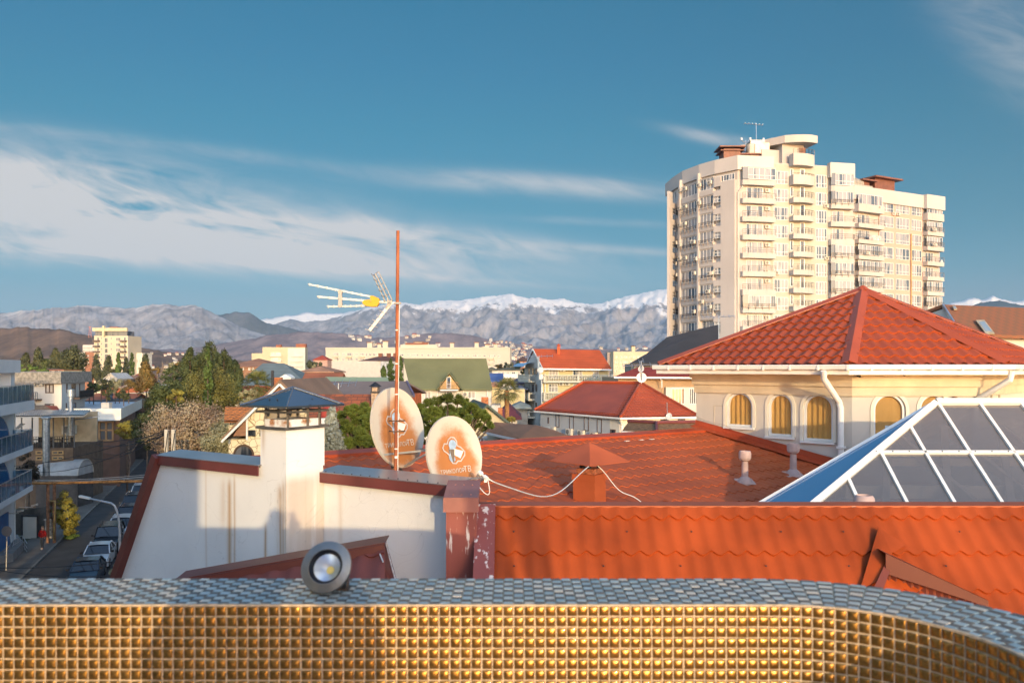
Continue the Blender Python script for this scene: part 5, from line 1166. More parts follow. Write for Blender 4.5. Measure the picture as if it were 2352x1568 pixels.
# ---- yellow house with red roof and balustrades
def yellow_house():
 D = 135; ze = zpx(845, D); root, f, fr, fl = block('yellow_balcony_house', 'pale yellow guest house with bright red gable roof and white balustrade balconies', 'house', 1244, D, 1398, D + 1.2, 13, ze, YELLOW)
 rm = roof_mat('bright red tile roof', (.50, .09, .025), .42, var=.08)
 a, b = at(1246, 844.5, D - 1.2), at(1405, 846.5, D + .2); c, d = at(1377, 803.5, D + 7.5), at(1224, 801, D + 6.5); m = MB()
 m.slab([a, b, c, d], (0, 0, -.25)); e, g_ = at(1207, 838, D + 16), d + (c - d) * 1.03 + V((0, 9, -3.6)); m.slab([d, c, g_, e], (0, 0, -.25)); m.build('roof', rm, root)
 C_ = f.a - f.n * 13 + V((-1.3, 0, 0))
 sw = MB(); sl = Face(C_, f.a); sw.slab([V((*C_[:2], 0)), V((*f.a[:2], 0)), V((*f.a[:2], ze)), d + V((.25, 0, -.4)), V((*C_[:2], ze))], sl.n * .05); sw.build('side_wall', GREY, root)
 tr = MB(); tr.beam(d + V((0, -.1, -.15)), a + V((0, 0, -.15)), .12, .3); tr.beam(d + V((-.1, 0, -.15)), e + V((0, 0, -.15)), .12, .3); tr.beam(a + V((0, -.1, -.2)), b + V((0, -.1, -.2)), .16, .25); tr.build('gutter', TRIM, root)
 bm_ = M('white balustrade', (.60, .56, .46), .8, var=.05)
 def balus(f, x0, x1, yt, yb, out, name='balcony'):
  s0, zt = f.px(x0, yt); s1, _ = f.px(x1, yt); zb = f.px((x0 + x1) / 2, yb)[1]; L_ = s1 - s0
  m = MB(); m.obox(f.p(s0, zb - .25, 0), f.u * L_, f.n * out, (0, 0, .3)); m.obox(f.p(s0, zt - .14, out - .2), f.u * L_, f.n * .22, (0, 0, .14))
  n = max(2, int(L_ / 4.2) + 1)
  for i in range(n): m.obox(f.p(s0 + (L_ - .35) * i / (n - 1), zb, out - .28), f.u * .35, f.n * .3, (0, 0, zt - zb + .12))
  m.obox(f.p(s0, zt - .14, 0), f.u * .16, f.n * out, (0, 0, .14)); m.obox(f.p(s1 - .16, zt - .14, 0), f.u * .16, f.n * out, (0, 0, .14))
  bo = m.build('balcony', bm_, root); bl = MB(); k = int(L_ / .29)
  for i in range(k): bl.lathe(f.p(s0 + .2 + (L_ - .4) * i / max(1, k - 1), zb + .05, out - .1), [(.09, 0), (.05, .1), (.10, (zt - zb) * .4), (.05, (zt - zb) * .75), (.08, zt - zb - .18)], 6)
  bl.build('balusters', bm_, bo)
 balus(f, 1246, 1404, 861, 875, 1.3); balus(f, 1246, 1404, 901, 916.5, 1.3); balus(f, 1246, 1404, 942, 957, 1.3)
 for x0, x1 in ((1261, 1282), (1316, 1337), (1362, 1375)): add_win(root, f, x0, 847, x1, 869, 3, 0)
 for x0, x1 in ((1260, 1281), (1316, 1337), (1362, 1375)): add_win(root, f, x0, 881, x1, 900, 3, .6); add_win(root, f, x0, 921, x1, 941, 3, .6)
 for x, y in ((1292, 849), (1343, 849), (1289, 881), (1303, 881)): add_ac(root, f, x, y)
 for yt, yb in ((860, 874), (899, 914.5), (939, 954)): balus(sl, 1204, 1229, yt, yb, 1.2)
 for y0, y1 in ((845, 860), (882, 899), (924, 940)):
  for x0, x1 in ((1214, 1217), (1222, 1226), (1230, 1233)): add_win(root, sl, x0, y0, x1, y1, 1, 0, frame=DARKWOOD, glass=GLASSD)
 aw = MB(); s0, z_ = sl.px(1200, 838); s1, _ = sl.px(1226, 838); K = 6
 aw.grid(lambda i, j: sl.p(s0 + (s1 - s0) * j, z_ - .6 + 1.0 * math.cos(i / K * 1.3) , 1.8 * math.sin(i / K * 1.5)), K, 1); aw.build('awning', M('blue awning', (.20, .40, .62), .4, var=.04), root)
 ch = chimney(root, at(1283, 808, D + 5), .5, .8, MATS['bright red tile roof'], MATS['bright red tile roof'])
 pv = MB(); t, _ = f.px(1246, 900); pv.tube([f.p(.0, ze - 1, .3), f.p(.0, 0, .3)], .14, 8); pv.tube([f.p(.55, ze - 1, .3), f.p(.55, 0, .3)], .10, 8); pv.build('drainpipe', TRIM, root)
 ann = MB(); p = at(1236, 820, D - 1.5); ann.tube([p, p - V((0, 0, 1.8)), p - V((-.6, -.5, 2.3))], .10, 6); ann.build('aerial_pole', STEEL, root)
yellow_house()
dish_small(1241.5, 850, 133, .52, (-.25, -1, .25), 'larger dish on the corner of the pale yellow house under the eave')
dish_small(1242, 865, 133, .46, (.55, -1, .2), 'smaller dish on the corner of the pale yellow house level with its balcony')
aerial_small(1238, 818, 132, 4, 4.5, 'thin aerial at the left eave of the bright red gable roof')
# ---- red hipped house with shade-tinted side wall and air conditioners
def red_hip_house():
 D = 70; A, B, C = at(1227.5, 942, 81.5), at(1426, 957.5, 70), at(1603, 955, 71.5); ze = (A.z + B.z + C.z) / 3
 for p in (A, B, C): p.z = ze
 Dd = A + C - B; R0, R1 = at(1340, 879, 83), at(1472, 879, 79.5); zr = (R0.z + R1.z) / 2; R0.z = R1.z = zr
 root = thing('red_hip_roof_house', 'house with dark red hipped roof and a shaded grey side wall of tall windows', 'house', (10, 74, 0))
 rm = M('dark red tile roof', (.35, .062, .018), .45, var=.1, vs=.5, spec=.4)
 tile_sheet('roof', [A, B, R1, R0], rm, root, pitch=.34, row=.42, amp=.03, step=.085, seg=4)
 tile_sheet('roof', [B, C, R1], rm, root, pitch=.34, row=.42, amp=.035, step=.04, seg=4)
 m = MB(); m.poly([C, Dd, R0, R1]); m.poly([Dd, A, R0]); m.build('roof', rm, root)
 hc = MB()
 for a, b in ((B, R1), (C, R1), (A, R0), (R0, R1)): hc.tube([a + V((0, 0, .06)), b + V((0, 0, .06))], .14, 6)
 hc.build('hip_cap', rm, root)
 ins = .45; ctr = (A + C) / 2
 def inn(p): d = (ctr - p); d.z = 0; return p + d.normalized() * .75
 a, b, c, d = inn(A), inn(B), inn(C), inn(Dd); fL, fR = Face(a, b), Face(b, c)
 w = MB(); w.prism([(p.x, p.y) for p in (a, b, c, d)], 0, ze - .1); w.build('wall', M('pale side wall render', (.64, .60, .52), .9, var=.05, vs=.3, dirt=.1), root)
 sg = MB(); sg.obox(fL.p(.0, 0, 0), fL.u * (fL.L - 1.3), fL.n * .02, (0, 0, ze - .1)); sg.build('shade_tinted_side', M('shade tinted render', (.42, .44, .46), .9, var=.05, vs=.5, dirt=.08), root)  # thin overlay; the wall's bluish shade is put into its colour
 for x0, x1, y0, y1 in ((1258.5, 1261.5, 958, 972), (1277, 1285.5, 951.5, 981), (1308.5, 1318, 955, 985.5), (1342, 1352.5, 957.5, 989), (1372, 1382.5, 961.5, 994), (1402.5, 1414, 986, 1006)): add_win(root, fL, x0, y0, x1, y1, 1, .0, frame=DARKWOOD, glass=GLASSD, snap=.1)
 for x, y in ((1273, 986), (1312, 991), (1339, 994.5), (1368, 999.5)): add_ac(root, fL, x, y, 1.0)
 for x0, x1 in ((1517, 1536), (1556, 1574)): add_win(root, fR, x0, 961, x1, 973, 2, 0, frame=DARKWOOD, glass=GLASSD)
 g = MB();
 for p, q in ((A, B), (B, C)): g.beam(p + V((0, 0, -.12)), q + V((0, 0, -.12)), .18, .16)
 g.tube([B + V((0, .2, -.2)), b + V((.2, -.1, -.8)), V((b.x + .25, b.y - .15, 0))], .08, 8); g.build('gutter', TRIM, root)
 sk = MB(); n1 = (B - A).cross(R1 - A).normalized(); n1 = n1 if n1.z > 0 else -n1
 q = [hit(x, y, A + n1 * .14, n1) for x, y in ((1366, 906), (1380, 907), (1393, 891), (1379, 890.5))]; sk.slab(q, n1 * .06, 0); cen = sum(q, V((0, 0, 0))) / 4; sk.slab([cen + (p - cen) * .78 + n1 * .062 for p in q], n1 * .01, 1); sk.build('roof_window', [M('pale flashing', (.55, .5, .44), .5), GLASSD], root)
 an = MB(); p = at(1533, 957, 71); an.tube([p, at(1532, 924, 71)], .035, 6); an.build('rod_aerial', STEEL, root)
red_hip_house()
dish_small(1473.5, 867, 79, .5, (-.1, -1, .25), 'lower and larger of the two white dishes on the dark red hipped roof')
dish_small(1473, 847, 79, .35, (-.75, -.8, .2), 'upper and smaller of the two white dishes on the dark red hipped roof')
dish_small(1537, 956, 70.6, .31, (-.7, -.8, .2), 'white dish hanging at the eave of the dark red hipped roof')
aerial_small(1473, 838, 79, 1.5, 3.6, 'wide thin aerial above the two white dishes', 5)
aerial_small(1473, 829, 79, 2.0, .4, 'straight rod aerial above the two white dishes', 2)
# small brown tiled annex in front of it
def annex():
 D = 47; root = thing('brown_annex', 'low annex with a short brown shingle roof edge before the dark red hipped roof', 'house', (8, 48, 0))
 m = MB(); bt = roof_mat('brown shingle', (.22, .12, .055), .3, var=.25, vs=6)
 q = [at(1429, 988, D), at(1508, 992, D - 1.5), at(1508, 972, D), at(1443, 968.5, D + 1.5)]; q2 = [at(1508, 992, D - 1.5), at(1620, 988, D - .5), at(1620, 970, D + 1), at(1508, 972, D)]
 m.slab(q, (0, .05, -.15)); m.slab(q2, (0, .05, -.15)); m.build('roof', bt, root)
 r = MB(); r.tube([q[3] + V((0, 0, .05)), q[2] + V((0, 0, .05)), q2[2] + V((0, 0, .05))], .12, 6); r.tube([q[2] + V((0, 0, .05)), q[1] + V((0, 0, .05))], .10, 6); r.build('ridge_cap', MAROON, root)
 w = MB(); w.prism([(q[0].x + .3, q[0].y + .3), (q[1].x, q[1].y + .3), (q2[1].x, q2[1].y + .3), (q2[2].x, q2[2].y + 2), (q[3].x + .3, q[3].y + 2)], 0, q[0].z - .15); w.build('wall', CREAM, root)
 t = MB(); t.beam(q[0] + V((0, -.05, -.1)), q[1] + V((0, -.05, -.1)), .1, .14); t.beam(q2[0] + V((0, -.05, -.1)), q2[1] + V((0, -.05, -.1)), .1, .14); t.build('gutter', TRIM, root)
annex()
# ---- tan low house
def tan_house():
 D = 46; root = thing('tan_roof_house', 'low cream house with flat pitched tan brown tile roof before the umbrella pines', 'house', (2, 48, 0)); rm = roof_mat('tan tile roof', (.33, .15, .075), None, var=.1, vs=.8)
 L0, Fc, Rc = at(1112, 983, 50), at(1192.5, 1005.6, 44.5), at(1305, 1006, 46.5); ze = (L0.z + Fc.z + Rc.z) / 3
 for p in (L0, Fc, Rc): p.z = ze
 ap, bk = at(1231, 979, 47.6), at(1136, 966, 50.4); zr = (ap.z + bk.z) / 2; ap.z = zr; bk.z = zr
 m = MB(); m.slab([L0, Fc, ap, bk], (0, 0, -.12)); m.slab([Fc, Rc, ap], (0, 0, -.12)); far = at(1262, 983, 56); m.slab([Rc, far, bk, ap], (0, 0, -.12)); m.build('roof', rm, root)
 w = MB(); i = V((0, .7, 0)); w.prism([(L0.x + .7, L0.y + .5), (Fc.x + .1, Fc.y + .8), (Rc.x - .6, Rc.y + .7), (far.x, far.y), (bk.x - .5, bk.y + 1)], 0, ze - .15); w.build('wall', BEIGE, root)
 f1, f2 = Face(L0 + V((.7, .5, 0)), Fc + V((.1, .8, 0))), Face(Fc + V((.1, .8, 0)), Rc + V((-.6, .7, 0)))
 t = MB(); t.beam(L0 + V((0, 0, -.12)), Fc + V((0, 0, -.12)), .12, .14); t.beam(Fc + V((0, 0, -.12)), Rc + V((0, 0, -.12)), .12, .14); t.build('gutter', TRIM, root)
 for x0, x1, y0, y1 in ((1116, 1121, 1000, 1012), (1150, 1157, 1008, 1020), (1165, 1172, 1010, 1021)): add_win(root, f1, x0, y0, x1, y1, 1, 0, frame=WHITEM, glass=GLASSD, snap=.1)
 for x, y in ((1103, 1013), (1117, 1013)): add_ac(root, f1, x + 3, y, .9)
tan_house()
# ---- cream gable with green roof
def cream_gable():
 D = 60; a, b, ap = at(1070, 975, D), at(1171, 972, D), at(1120.5, 931, D); back = V((-1.5, 9, 0)); root = thing('cream_gable_house', 'cream rendered gable end under a dark green roof beside the umbrella pine', 'house', (a + b) / 2 - V((0, 0, (a + b).z / 2)))
 w = MB(); w.slab([V((*a[:2], 0)), V((*b[:2], 0)), b, ap, a], back); w.build('wall', M('cream gable render', (.60, .50, .33), .9, var=.04, vs=.5), root)
 gm = roof_mat('dark green tile roof', (.09, .115, .09), None, var=.1); m = MB(); o = V((0, -.5, 0)); u = V((0, 0, .12)); rr = back * 1.05
 dl, dr = (a - ap) * 1.06, (b - ap) * 1.06
 m.slab([ap + o + u, ap + dl + o + u, ap + dl + rr + u, ap + rr + u], (0, 0, -.2)); m.slab([ap + o + u, ap + dr + o + u, ap + dr + rr + u, ap + rr + u], (0, 0, -.2)); m.build('roof', gm, root)
 chimney(root, at(1113.5, 929, D + 4), .55, .6, BRICK)
 chimney(root, at(1149, 952, D + 3), .35, .55, BRICK)
cream_gable()
# ---- stone chalet
def chalet():
 D = 38; ap = at(649, 876, D); le = at(517, 1003, D); re = at(781, 1003, D)
 root = thing('stone_chalet', 'chalet with cream crazy paved stone gable and steep brown roof behind the white chimney', 'house', gx(649, D + 4))
 st, nt, b = nodes('crazy paving stone'); pos = nt.nodes.new('ShaderNodeNewGeometry').outputs['Position']
 vo = nt.nodes.new('ShaderNodeTexVoronoi'); vo.feature = 'DISTANCE_TO_EDGE'; nt.links.new(pos, vo.inputs['Vector']); vo.inputs['Scale'].default_value = 3.1
 v2 = nt.nodes.new('ShaderNodeTexVoronoi'); nt.links.new(pos, v2.inputs['Vector']); v2.inputs['Scale'].default_value = 3.1
 col = mixc(nt, ramp01(nt, vo.outputs['Distance'], .02, .05), (.33, .25, .14), mixc(nt, noise_tex(nt, 3, 3), (.70, .60, .40), (.78, .70, .52))); nt.links.new(col, b.inputs['Base Color']); b.inputs['Roughness'].default_value = .9; bumpn(nt, b, vo.outputs['Distance'], .5, .03)
 brown = M('brown wood cladding', (.30, .16, .10), .8, var=.1, vs=2, zline=.16); roof = roof_mat('brown chalet roof', (.24, .15, .10), None, var=.12)
 w = MB(); z0, zl = 0, zpx(1009, D); xl, xr = at(566, 0, D).x, at(735, 0, D).x; xo = le.x + .2
 gab = [V((xl, D, 0)), V((xr, D, 0)), V((xr, D, at(735, 960, D).z)), ap + V((0, 0, -.15)), V((xl, D, at(566, 953, D).z + .1))]
 w.slab(gab, (0, 8, 0)); w.build('wall', st, root)
 c = MB(); c.slab([at(535, 1001, D - .1), at(566, 1001, D - .1), at(566, 956, D - .1)], (0, .12, 0)); c.slab([at(617, 912, D - .1), at(681, 912, D - .1), at(649, 881, D - .1)], (0, .14, 0)); c.build('cladding', brown, root)
 lw = MB(); a, e = gx(530, D + .15), gx(735, D + .15); lw.obox(a, (e.x - a.x, 0, 0), (0, 6, 0), (0, 0, zl)); lw.build('ground_floor', st, root)
 r = MB(); back = V((.0, 9, 0)); o = V((0, -.45, 0))
 for e2 in (le, re): r.slab([ap + o + V((0, 0, .1)), e2 + o, e2 + back, ap + back + V((0, 0, .1))], (0, 0, -.16))
 r.build('roof', roof, root)
 t = MB()
 for e2 in (le, re): t.beam(ap + o + V((0, -.03, -.12)), e2 + o + V((0, -.03, -.2)), .05, .1)
 t.build('bargeboard', TRIM, root)
 po = MB();
 for vx in (567.5, ): po.beam(at(vx, 1010, D - .15), at(vx, 953, D - .15), .08, .08)
 po.build('post', TRIM, root); po = MB()
 po.beam(at(649, 882, D - .2), at(649, 912, D - .2), .06, .06); po.build('post', TRIM, root)
 def arch(vx, vyb, vyt, hw_px, name, mat, fan=False, sub=None):
  m = MB(); K = 14; hw = hw_px / F * D; zb = zpx(vyb, D); zs = zpx(vyt, D) - hw; cx = at(vx, 0, D).x; y = D - .03
  pts = [V((cx - hw, y, zb)), V((cx + hw, y, zb))] + [V((cx + hw * math.cos(math.pi * k / K), y, max(zb, zs + hw * math.sin(math.pi * k / K)))) for k in range(K + 1)]
  m.slab(pts, (0, .02, 0)); o_ = m.build(name, mat, root); fr = MB()
  ring = [V((cx + hw * math.cos(math.pi * k / K), y - .02, max(zb, zs + hw * math.sin(math.pi * k / K)))) for k in range(K + 1)]; fr.tube([V((cx + hw, y - .02, zb))] + ring + [V((cx - hw, y - .02, zb))], .05, 5); fr.build('frame', DARKWOOD, o_)
 arch(649, 968, 924, 44, 'window', M('weathered louvre', (.34, .27, .18), .8, zline=.12))
 arch(560, 1058, 1022, 22, 'window', GLASSD);
 for x0, x1 in ((569, 587), (597, 612)):
  s = MB(); p0 = at(x0, 1001, D - .05); p1 = at(x1, 988, D - .05); s.obox(p0, (p1.x - p0.x, 0, 0), (0, .02, 0), (0, 0, p1.z - p0.z)); pn = s.build('window', GLASSD, root); q = MB()
  rnd = random.Random(x0); W = p1.x - p0.x; Hh = p1.z - p0.z
  q.beam(p0 + V((0, -.05, Hh)), p0 + V((W, -.05, Hh)), .03, .04); q.beam(p0 + V((0, -.05, 0.02)), p0 + V((W, -.05, .02)), .03, .04)
  for k in range(5):
   c_ = p0 + V((W * (k + .5) / 5, -.05, Hh * .5)); q.tube([c_ + V((.06 * math.sin(a * 1.9 + k), 0, Hh * .5 * math.cos(a * .9))) for a in range(5)], .012, 4)
  q.build('iron_grille', DARKST, pn)
 for vx in (616, 666):
  l = MB(); l.lathe(at(vx, 908 + 40, D - .15), [(.05, -.15), (.09, 0), (.1, .15), (.02, .25)], 6); l.build('wall_lantern', DARKST, root)
 # side wing with orange tiles
 wg = MB(); p0, p1 = gx(525, D + 2), gx(600, D + 2); wg.obox(p0, (p1.x - p0.x, 0, 0), (0, 5, 0), (0, 0, zpx(962, D + 2))); wg.build('side_wing', st, root)
 tile_sheet('wing_roof', [at(515, 968, D + 1), at(600, 968, D + 1), at(600, 934, D + 4), at(517, 934, D + 4)], M('orange tiles', (.42, .16, .05), .7, var=.12, vs=1), root, pitch=.3, row=.34, amp=.03, step=.04, seg=4)
chalet()
# ---- brick-red shingle roof
def shingle_house():
 D = 33; root = thing('red_shingle_house', 'house showing one large mottled brick red shingle roof and a pale brick chimney', 'house', gx(795, 36))
 sh, nt, b = nodes('mottled red shingles'); pos = nt.nodes.new('ShaderNodeNewGeometry').outputs['Position']; mp = nt.nodes.new('ShaderNodeCombineXYZ'); sp = nt.nodes.new('ShaderNodeSeparateXYZ'); nt.links.new(pos, sp.inputs[0]); nt.links.new(sp.outputs[0], mp.inputs[0]); nt.links.new(mathn(nt, 'MULTIPLY', sp.outputs[2], 1.35), mp.inputs[1])
 br = nt.nodes.new('ShaderNodeTexBrick'); nt.links.new(mp.outputs[0], br.inputs['Vector']); br.inputs['Color1'].default_value = (.36, .10, .04, 1); br.inputs['Color2'].default_value = (.24, .07, .035, 1); br.inputs['Mortar'].default_value = (.15, .05, .03, 1); br.inputs['Scale'].default_value = 1; br.inputs['Brick Width'].default_value = .42; br.inputs['Row Height'].default_value = .19; br.inputs['Mortar Size'].default_value = .018; br.inputs['Bias'].default_value = -.2
 col = mixc(nt, ramp01(nt, noise_tex(nt, 2.4, 2), .56, .6), br.outputs[0], (.16, .06, .035)); nt.links.new(col, b.inputs['Base Color']); b.inputs['Roughness'].default_value = .9
 m = MB(); m.slab([at(700, 1000, D), at(872, 1000, D), at(864, 905, D + 3), at(716, 905, D + 3)], (0, .1, -.15)); m.slab([at(716, 905, D + 3), at(864, 905, D + 3), at(872, 1000, D) + V((0, 9, 0)), at(700, 1000, D) + V((0, 9, 0))], (0, 0, -.15)); m.build('roof', sh, root)
 w = MB(); a, e = gx(703, D + .4), gx(868, D + .4); w.obox(a, (e.x - a.x, 0, 0), (0, 8, 0), (0, 0, zpx(1000, D))); w.build('wall', BEIGE, root)
 dm = MB(); c = at(757, 958, D + 1); dm.lathe(c - V((0, -.1, 0)), [(.40, 0), (.40, .12), (.36, .32), (.22, .48), (.05, .54)], 16); dm.build('domed_awning', M('red canvas', (.38, .05, .03), .7), root, smooth='auto')
 wn = MB(); p = at(752, 968, D + .8); wn.box(p, .5, .1, .3); wn.build('dormer_window', WHITEM, root)
 ch = chimney(root, at(862, 931, D + 2), .30, .80, M('pale brick', (.45, .32, .22), .9, var=.25, vs=7), None)
 cp = MB(); q = at(862, 900.5, D + 2); cp.box(q, .38, .38, .07);
 for i in (-1, 1):
  for j in (-1, 1): cp.box(q + V((i * .14, j * .14, .14)), .04, .04, .24)
 cp.lathe(q + V((0, 0, .25)), [(.30, 0), (.02, .2)], 4); cp.build('lantern_cap', DARKST, ch)
shingle_house()
def grey_roof_house():
 D = 62; root = thing('grey_brown_roof_house', 'long house with weathered grey brown roof and orange gable behind the left dish', 'house', gx(845, 66)); rm = roof_mat('grey brown metal roof', (.20, .155, .14), None, var=.08, vs=.4)
 m = MB(); m.slab([at(752, 908, D), at(950, 908, D), at(933, 875, D + 4), at(748, 875, D + 4)], (0, 0, -.15)); m.slab([at(748, 875, D + 4), at(933, 875, D + 4), at(950, 908, D) + V((0, 9, 0)), at(752, 908, D) + V((0, 9, 0))], (0, 0, -.15)); m.build('roof', rm, root)
 w = MB(); a, e = gx(756, D + .5), gx(943, D + .5); w.obox(a, (e.x - a.x, 0, 0), (0, 7.5, 0), (0, 0, zpx(909, D))); w.build('wall', M('orange painted wall', (.55, .13, .03), .8), root)
 bb = MB(); bb.beam(at(748, 876, D + 3.9), at(753, 909, D - .1), .15, .2); bb.beam(at(934, 876, D + 3.9), at(951, 909, D - .1), .15, .2); bb.build('bargeboard', M('dark violet board', (.12, .10, .16), .6), root)
grey_roof_house()
aerial_small(777, 880, 58, 3.0, 2.6, 'tangled thin aerial before the grey brown roof', 6)
def green_tin():
 D = 82; root = thing('green_tin_roof_house', 'house with a low pale green corrugated roof above the grey brown one', 'house', gx(810, 86))
 m = MB(); m.slab([at(727, 882.5, D), at(896, 884, D), at(890, 866, D + 4), at(748, 865, D + 4)], (0, 0, -.15)); m.build('roof', roof_mat('pale green tin', (.30, .36, .22), None, var=.06), root)
 w = MB(); a, e = gx(738, D + .8), gx(890, D + .8); w.obox(a, (e.x - a.x, 0, 0), (0, 6, 0), (0, 0, zpx(884, D))); w.build('wall', BEIGE, root)
green_tin()
def slate_house():
 D = 120; root = thing('slate_blue_roof_house', 'large house with blue grey slate roof, white dormer and red tiles below', 'house', gx(620, 126)); sl = roof_mat('blue grey slate', (.13, .165, .175), .5, var=.08, vs=.6)
 m = MB(); q = [at(540, 884, D), at(708, 884, D), at(652, 834, D + 6), at(604, 834, D + 6)]; m.slab(q, (0, 0, -.2));
 a2, b2 = q[0] + V((0, 13, 0)), q[1] + V((0, 13, 0)); m.poly([q[1], b2, q[2]]); m.poly([a2, q[0], q[3]]); m.poly([b2, a2, q[3], q[2]]); m.build('roof', sl, root)
 w = MB(); a, e = gx(548, D + .6), gx(700, D + .6); w.obox(a, (e.x - a.x, 0, 0), (0, 11, 0), (0, 0, zpx(884, D))); w.build('wall', YELLOW, root)
 d_ = MB(); p = at(655, 879, D - .3); d_.obox(p + V((-.85, 0, 0)), (1.7, 0, 0), (0, 3, 0), (0, 0, .75)); d_.slab([p + V((-.95, -.1, .75)), p + V((.95, -.1, .75)), p + V((0, -.1, 1.3))], (0, 3, 0)); do = d_.build('dormer', TRIM, root)
 f = Face(p + V((-.85, 0, 0)), p + V((.85, 0, 0)));
 lo = MB(); lo.slab([at(545, 912, D - 4), at(686, 912, D - 4), at(684, 886, D - 1.2), at(549, 886, D - 1.2)], (0, 0, -.15)); lo.build('lower_roof', roof_mat('brick red tiles', (.38, .08, .035), .5), root)
 lw = MB(); a, e = gx(549, D - 3.6), gx(682, D - 3.6); lw.obox(a, (e.x - a.x, 0, 0), (0, 4, 0), (0, 0, zpx(912, D - 4))); lw.build('lower_wall', WHITE, root)
 chimney(root, at(640, 882, D - 2), 1.0, 1.0, BRICK); chimney(root, at(626, 882, D - 3), .35, 2.0, DARKST)
 sw = MB(); pp = hit(588, 859, q[0] + V((0, -.1, .1)), (q[1] - q[0]).cross(q[3] - q[0])); sw.box(pp, .9, .2, .9); sw.build('roof_window', GLASSD, root)
slate_house()
def plain_house(name, label, v0, v1, D, ye, yr, wall, roofm, depth=9, kind='hip', wins=(), yw=None, cols=2, trim=None, dD=0, inset=None, oh=.5, frame=None):
 ze = zpx(ye, D); zr = zpx(yr, D + depth / 2)
 root, f, fr, fl = block(name, label, 'house', v0, D, v1, D + dD, depth, ze, wall)
 if kind == 'hip': hip_roof(root, f, depth, ze, zr, roofm, oh, trim=trim, inset=inset)
 elif kind == 'gable': gable_roof(root, f, depth, ze, zr, roofm, oh, gable=wall, trim=trim)
 elif kind == 'front': gable_roof(root, f, depth, ze, zr, roofm, oh, gable=wall, along=False, trim=trim)
 for (x0, x1, y0, y1) in wins: add_win(root, f, x0, y0, x1, y1, cols, 0, snap=.2, frame=frame or WHITEM)
 return root, f
BR1 = roof_mat('brown tile roof', (.30, .15, .09), .5, var=.12); BR2 = roof_mat('red brown tile roof', (.27, .095, .05), .5, var=.1); OL = roof_mat('dark olive roof', (.13, .12, .08), None, var=.1); RD2 = roof_mat('plain red roof', (.36, .06, .03), .5, var=.1); TANR = roof_mat('terracotta roof', (.38, .20, .12), .5, var=.15); DKR = roof_mat('charcoal roof', (.035, .036, .042), None, var=.1, rough=.6)
plain_house('brown_roof_house', 'long brown tiled house with a row of tiny windows beyond the tall dark trees', 516, 632, 168, 842, 823, M('brown tile facing', (.32, .17, .10), .9, var=.12, vs=1), BR1, 12, wins=[(546, 550, 843, 850), (556, 560, 843, 850), (571, 575, 843, 850), (579, 583, 843, 850)], cols=1, inset=7)
plain_house('terracotta_villa', 'cream villa with terracotta hip roof right of the slate roof', 690, 762, 150, 853.5, 841, YELLOW, TANR, 10)
plain_house('plain_brown_roof_house', 'house with a plain red brown roof beside the slate blue one', 686, 762, 100, 905, 856, M('red brown wall', (.3, .12, .07), .8), BR2, 10, kind='gable')
plain_house('maroon_roof_villa', 'small villa with dark plum roof beside the tall palm', 1146, 1188, 85, 960, 925, GREY, roof_mat('plum roof', (.10, .03, .045), None), 8)
r_, f_ = plain_house('olive_roof_hotel', 'two storey white guest house with dark olive roof beyond the tall palm', 1130, 1203, 190, 849, 844, WHITE, OL, 10, wins=[(x, x + 7, 853, 863) for x in (1143, 1152, 1163, 1176, 1190)] + [(x, x + 6, 867, 874) for x in (1143, 1153, 1165, 1178, 1190)], inset=6)
b_ = MB(); t0, z0 = f_.px(1140, 866); b_.obox(f_.p(t0, z0 - .2, 0), f_.u * (f_.L - t0), f_.n * 1.2, (0, 0, 1.0)); b_.build('balcony', TRIM, r_)
plain_house('long_olive_roof_house', 'low house with dark olive roof peeping right of the green roof', 1117, 1140, 200, 850, 842.5, WHITE, OL, 10)
plain_house('blue_roof_house', 'small house with bright blue roof right of the green roofed house', 1122, 1150, 160, 873, 857, YELLOW, roof_mat('blue roof', (.09, .14, .34), None, rough=.4), 8, kind='gable')
plain_house('lilac_roof_house', 'small pale house with dull lilac roof behind the tall palm', 1172, 1206, 150, 880, 869, WHITE, roof_mat('dull lilac roof', (.16, .13, .17), None), 8)
plain_house('pale_blue_house', 'pale blue low house beside the yellow balcony house', 1186, 1206, 140, 893, 884, M('pale blue render', (.40, .48, .56), .8), roof_mat('dark blue roof', (.08, .10, .16), None), 8)
plain_house('striped_roof_kiosk', 'low cream building with orange striped roof right of the green roofed house', 1123, 1146, 125, 886, 876, YELLOW, TANR, 5)
plain_house('grey_lowrise', 'cluttered grey low building with shed roof under the tall palm', 1180, 1212, 105, 936, 922, M('dull grey wall', (.30, .28, .24), .9), roof_mat('grey green tin', (.24, .27, .25), None), 7)
plain_house('pale_yellow_lowrise', 'pale yellow long low building behind the tall palm', 1130, 1205, 120, 894, 894.5, YELLOW, YELLOW, 8, kind='hip', oh=.05)
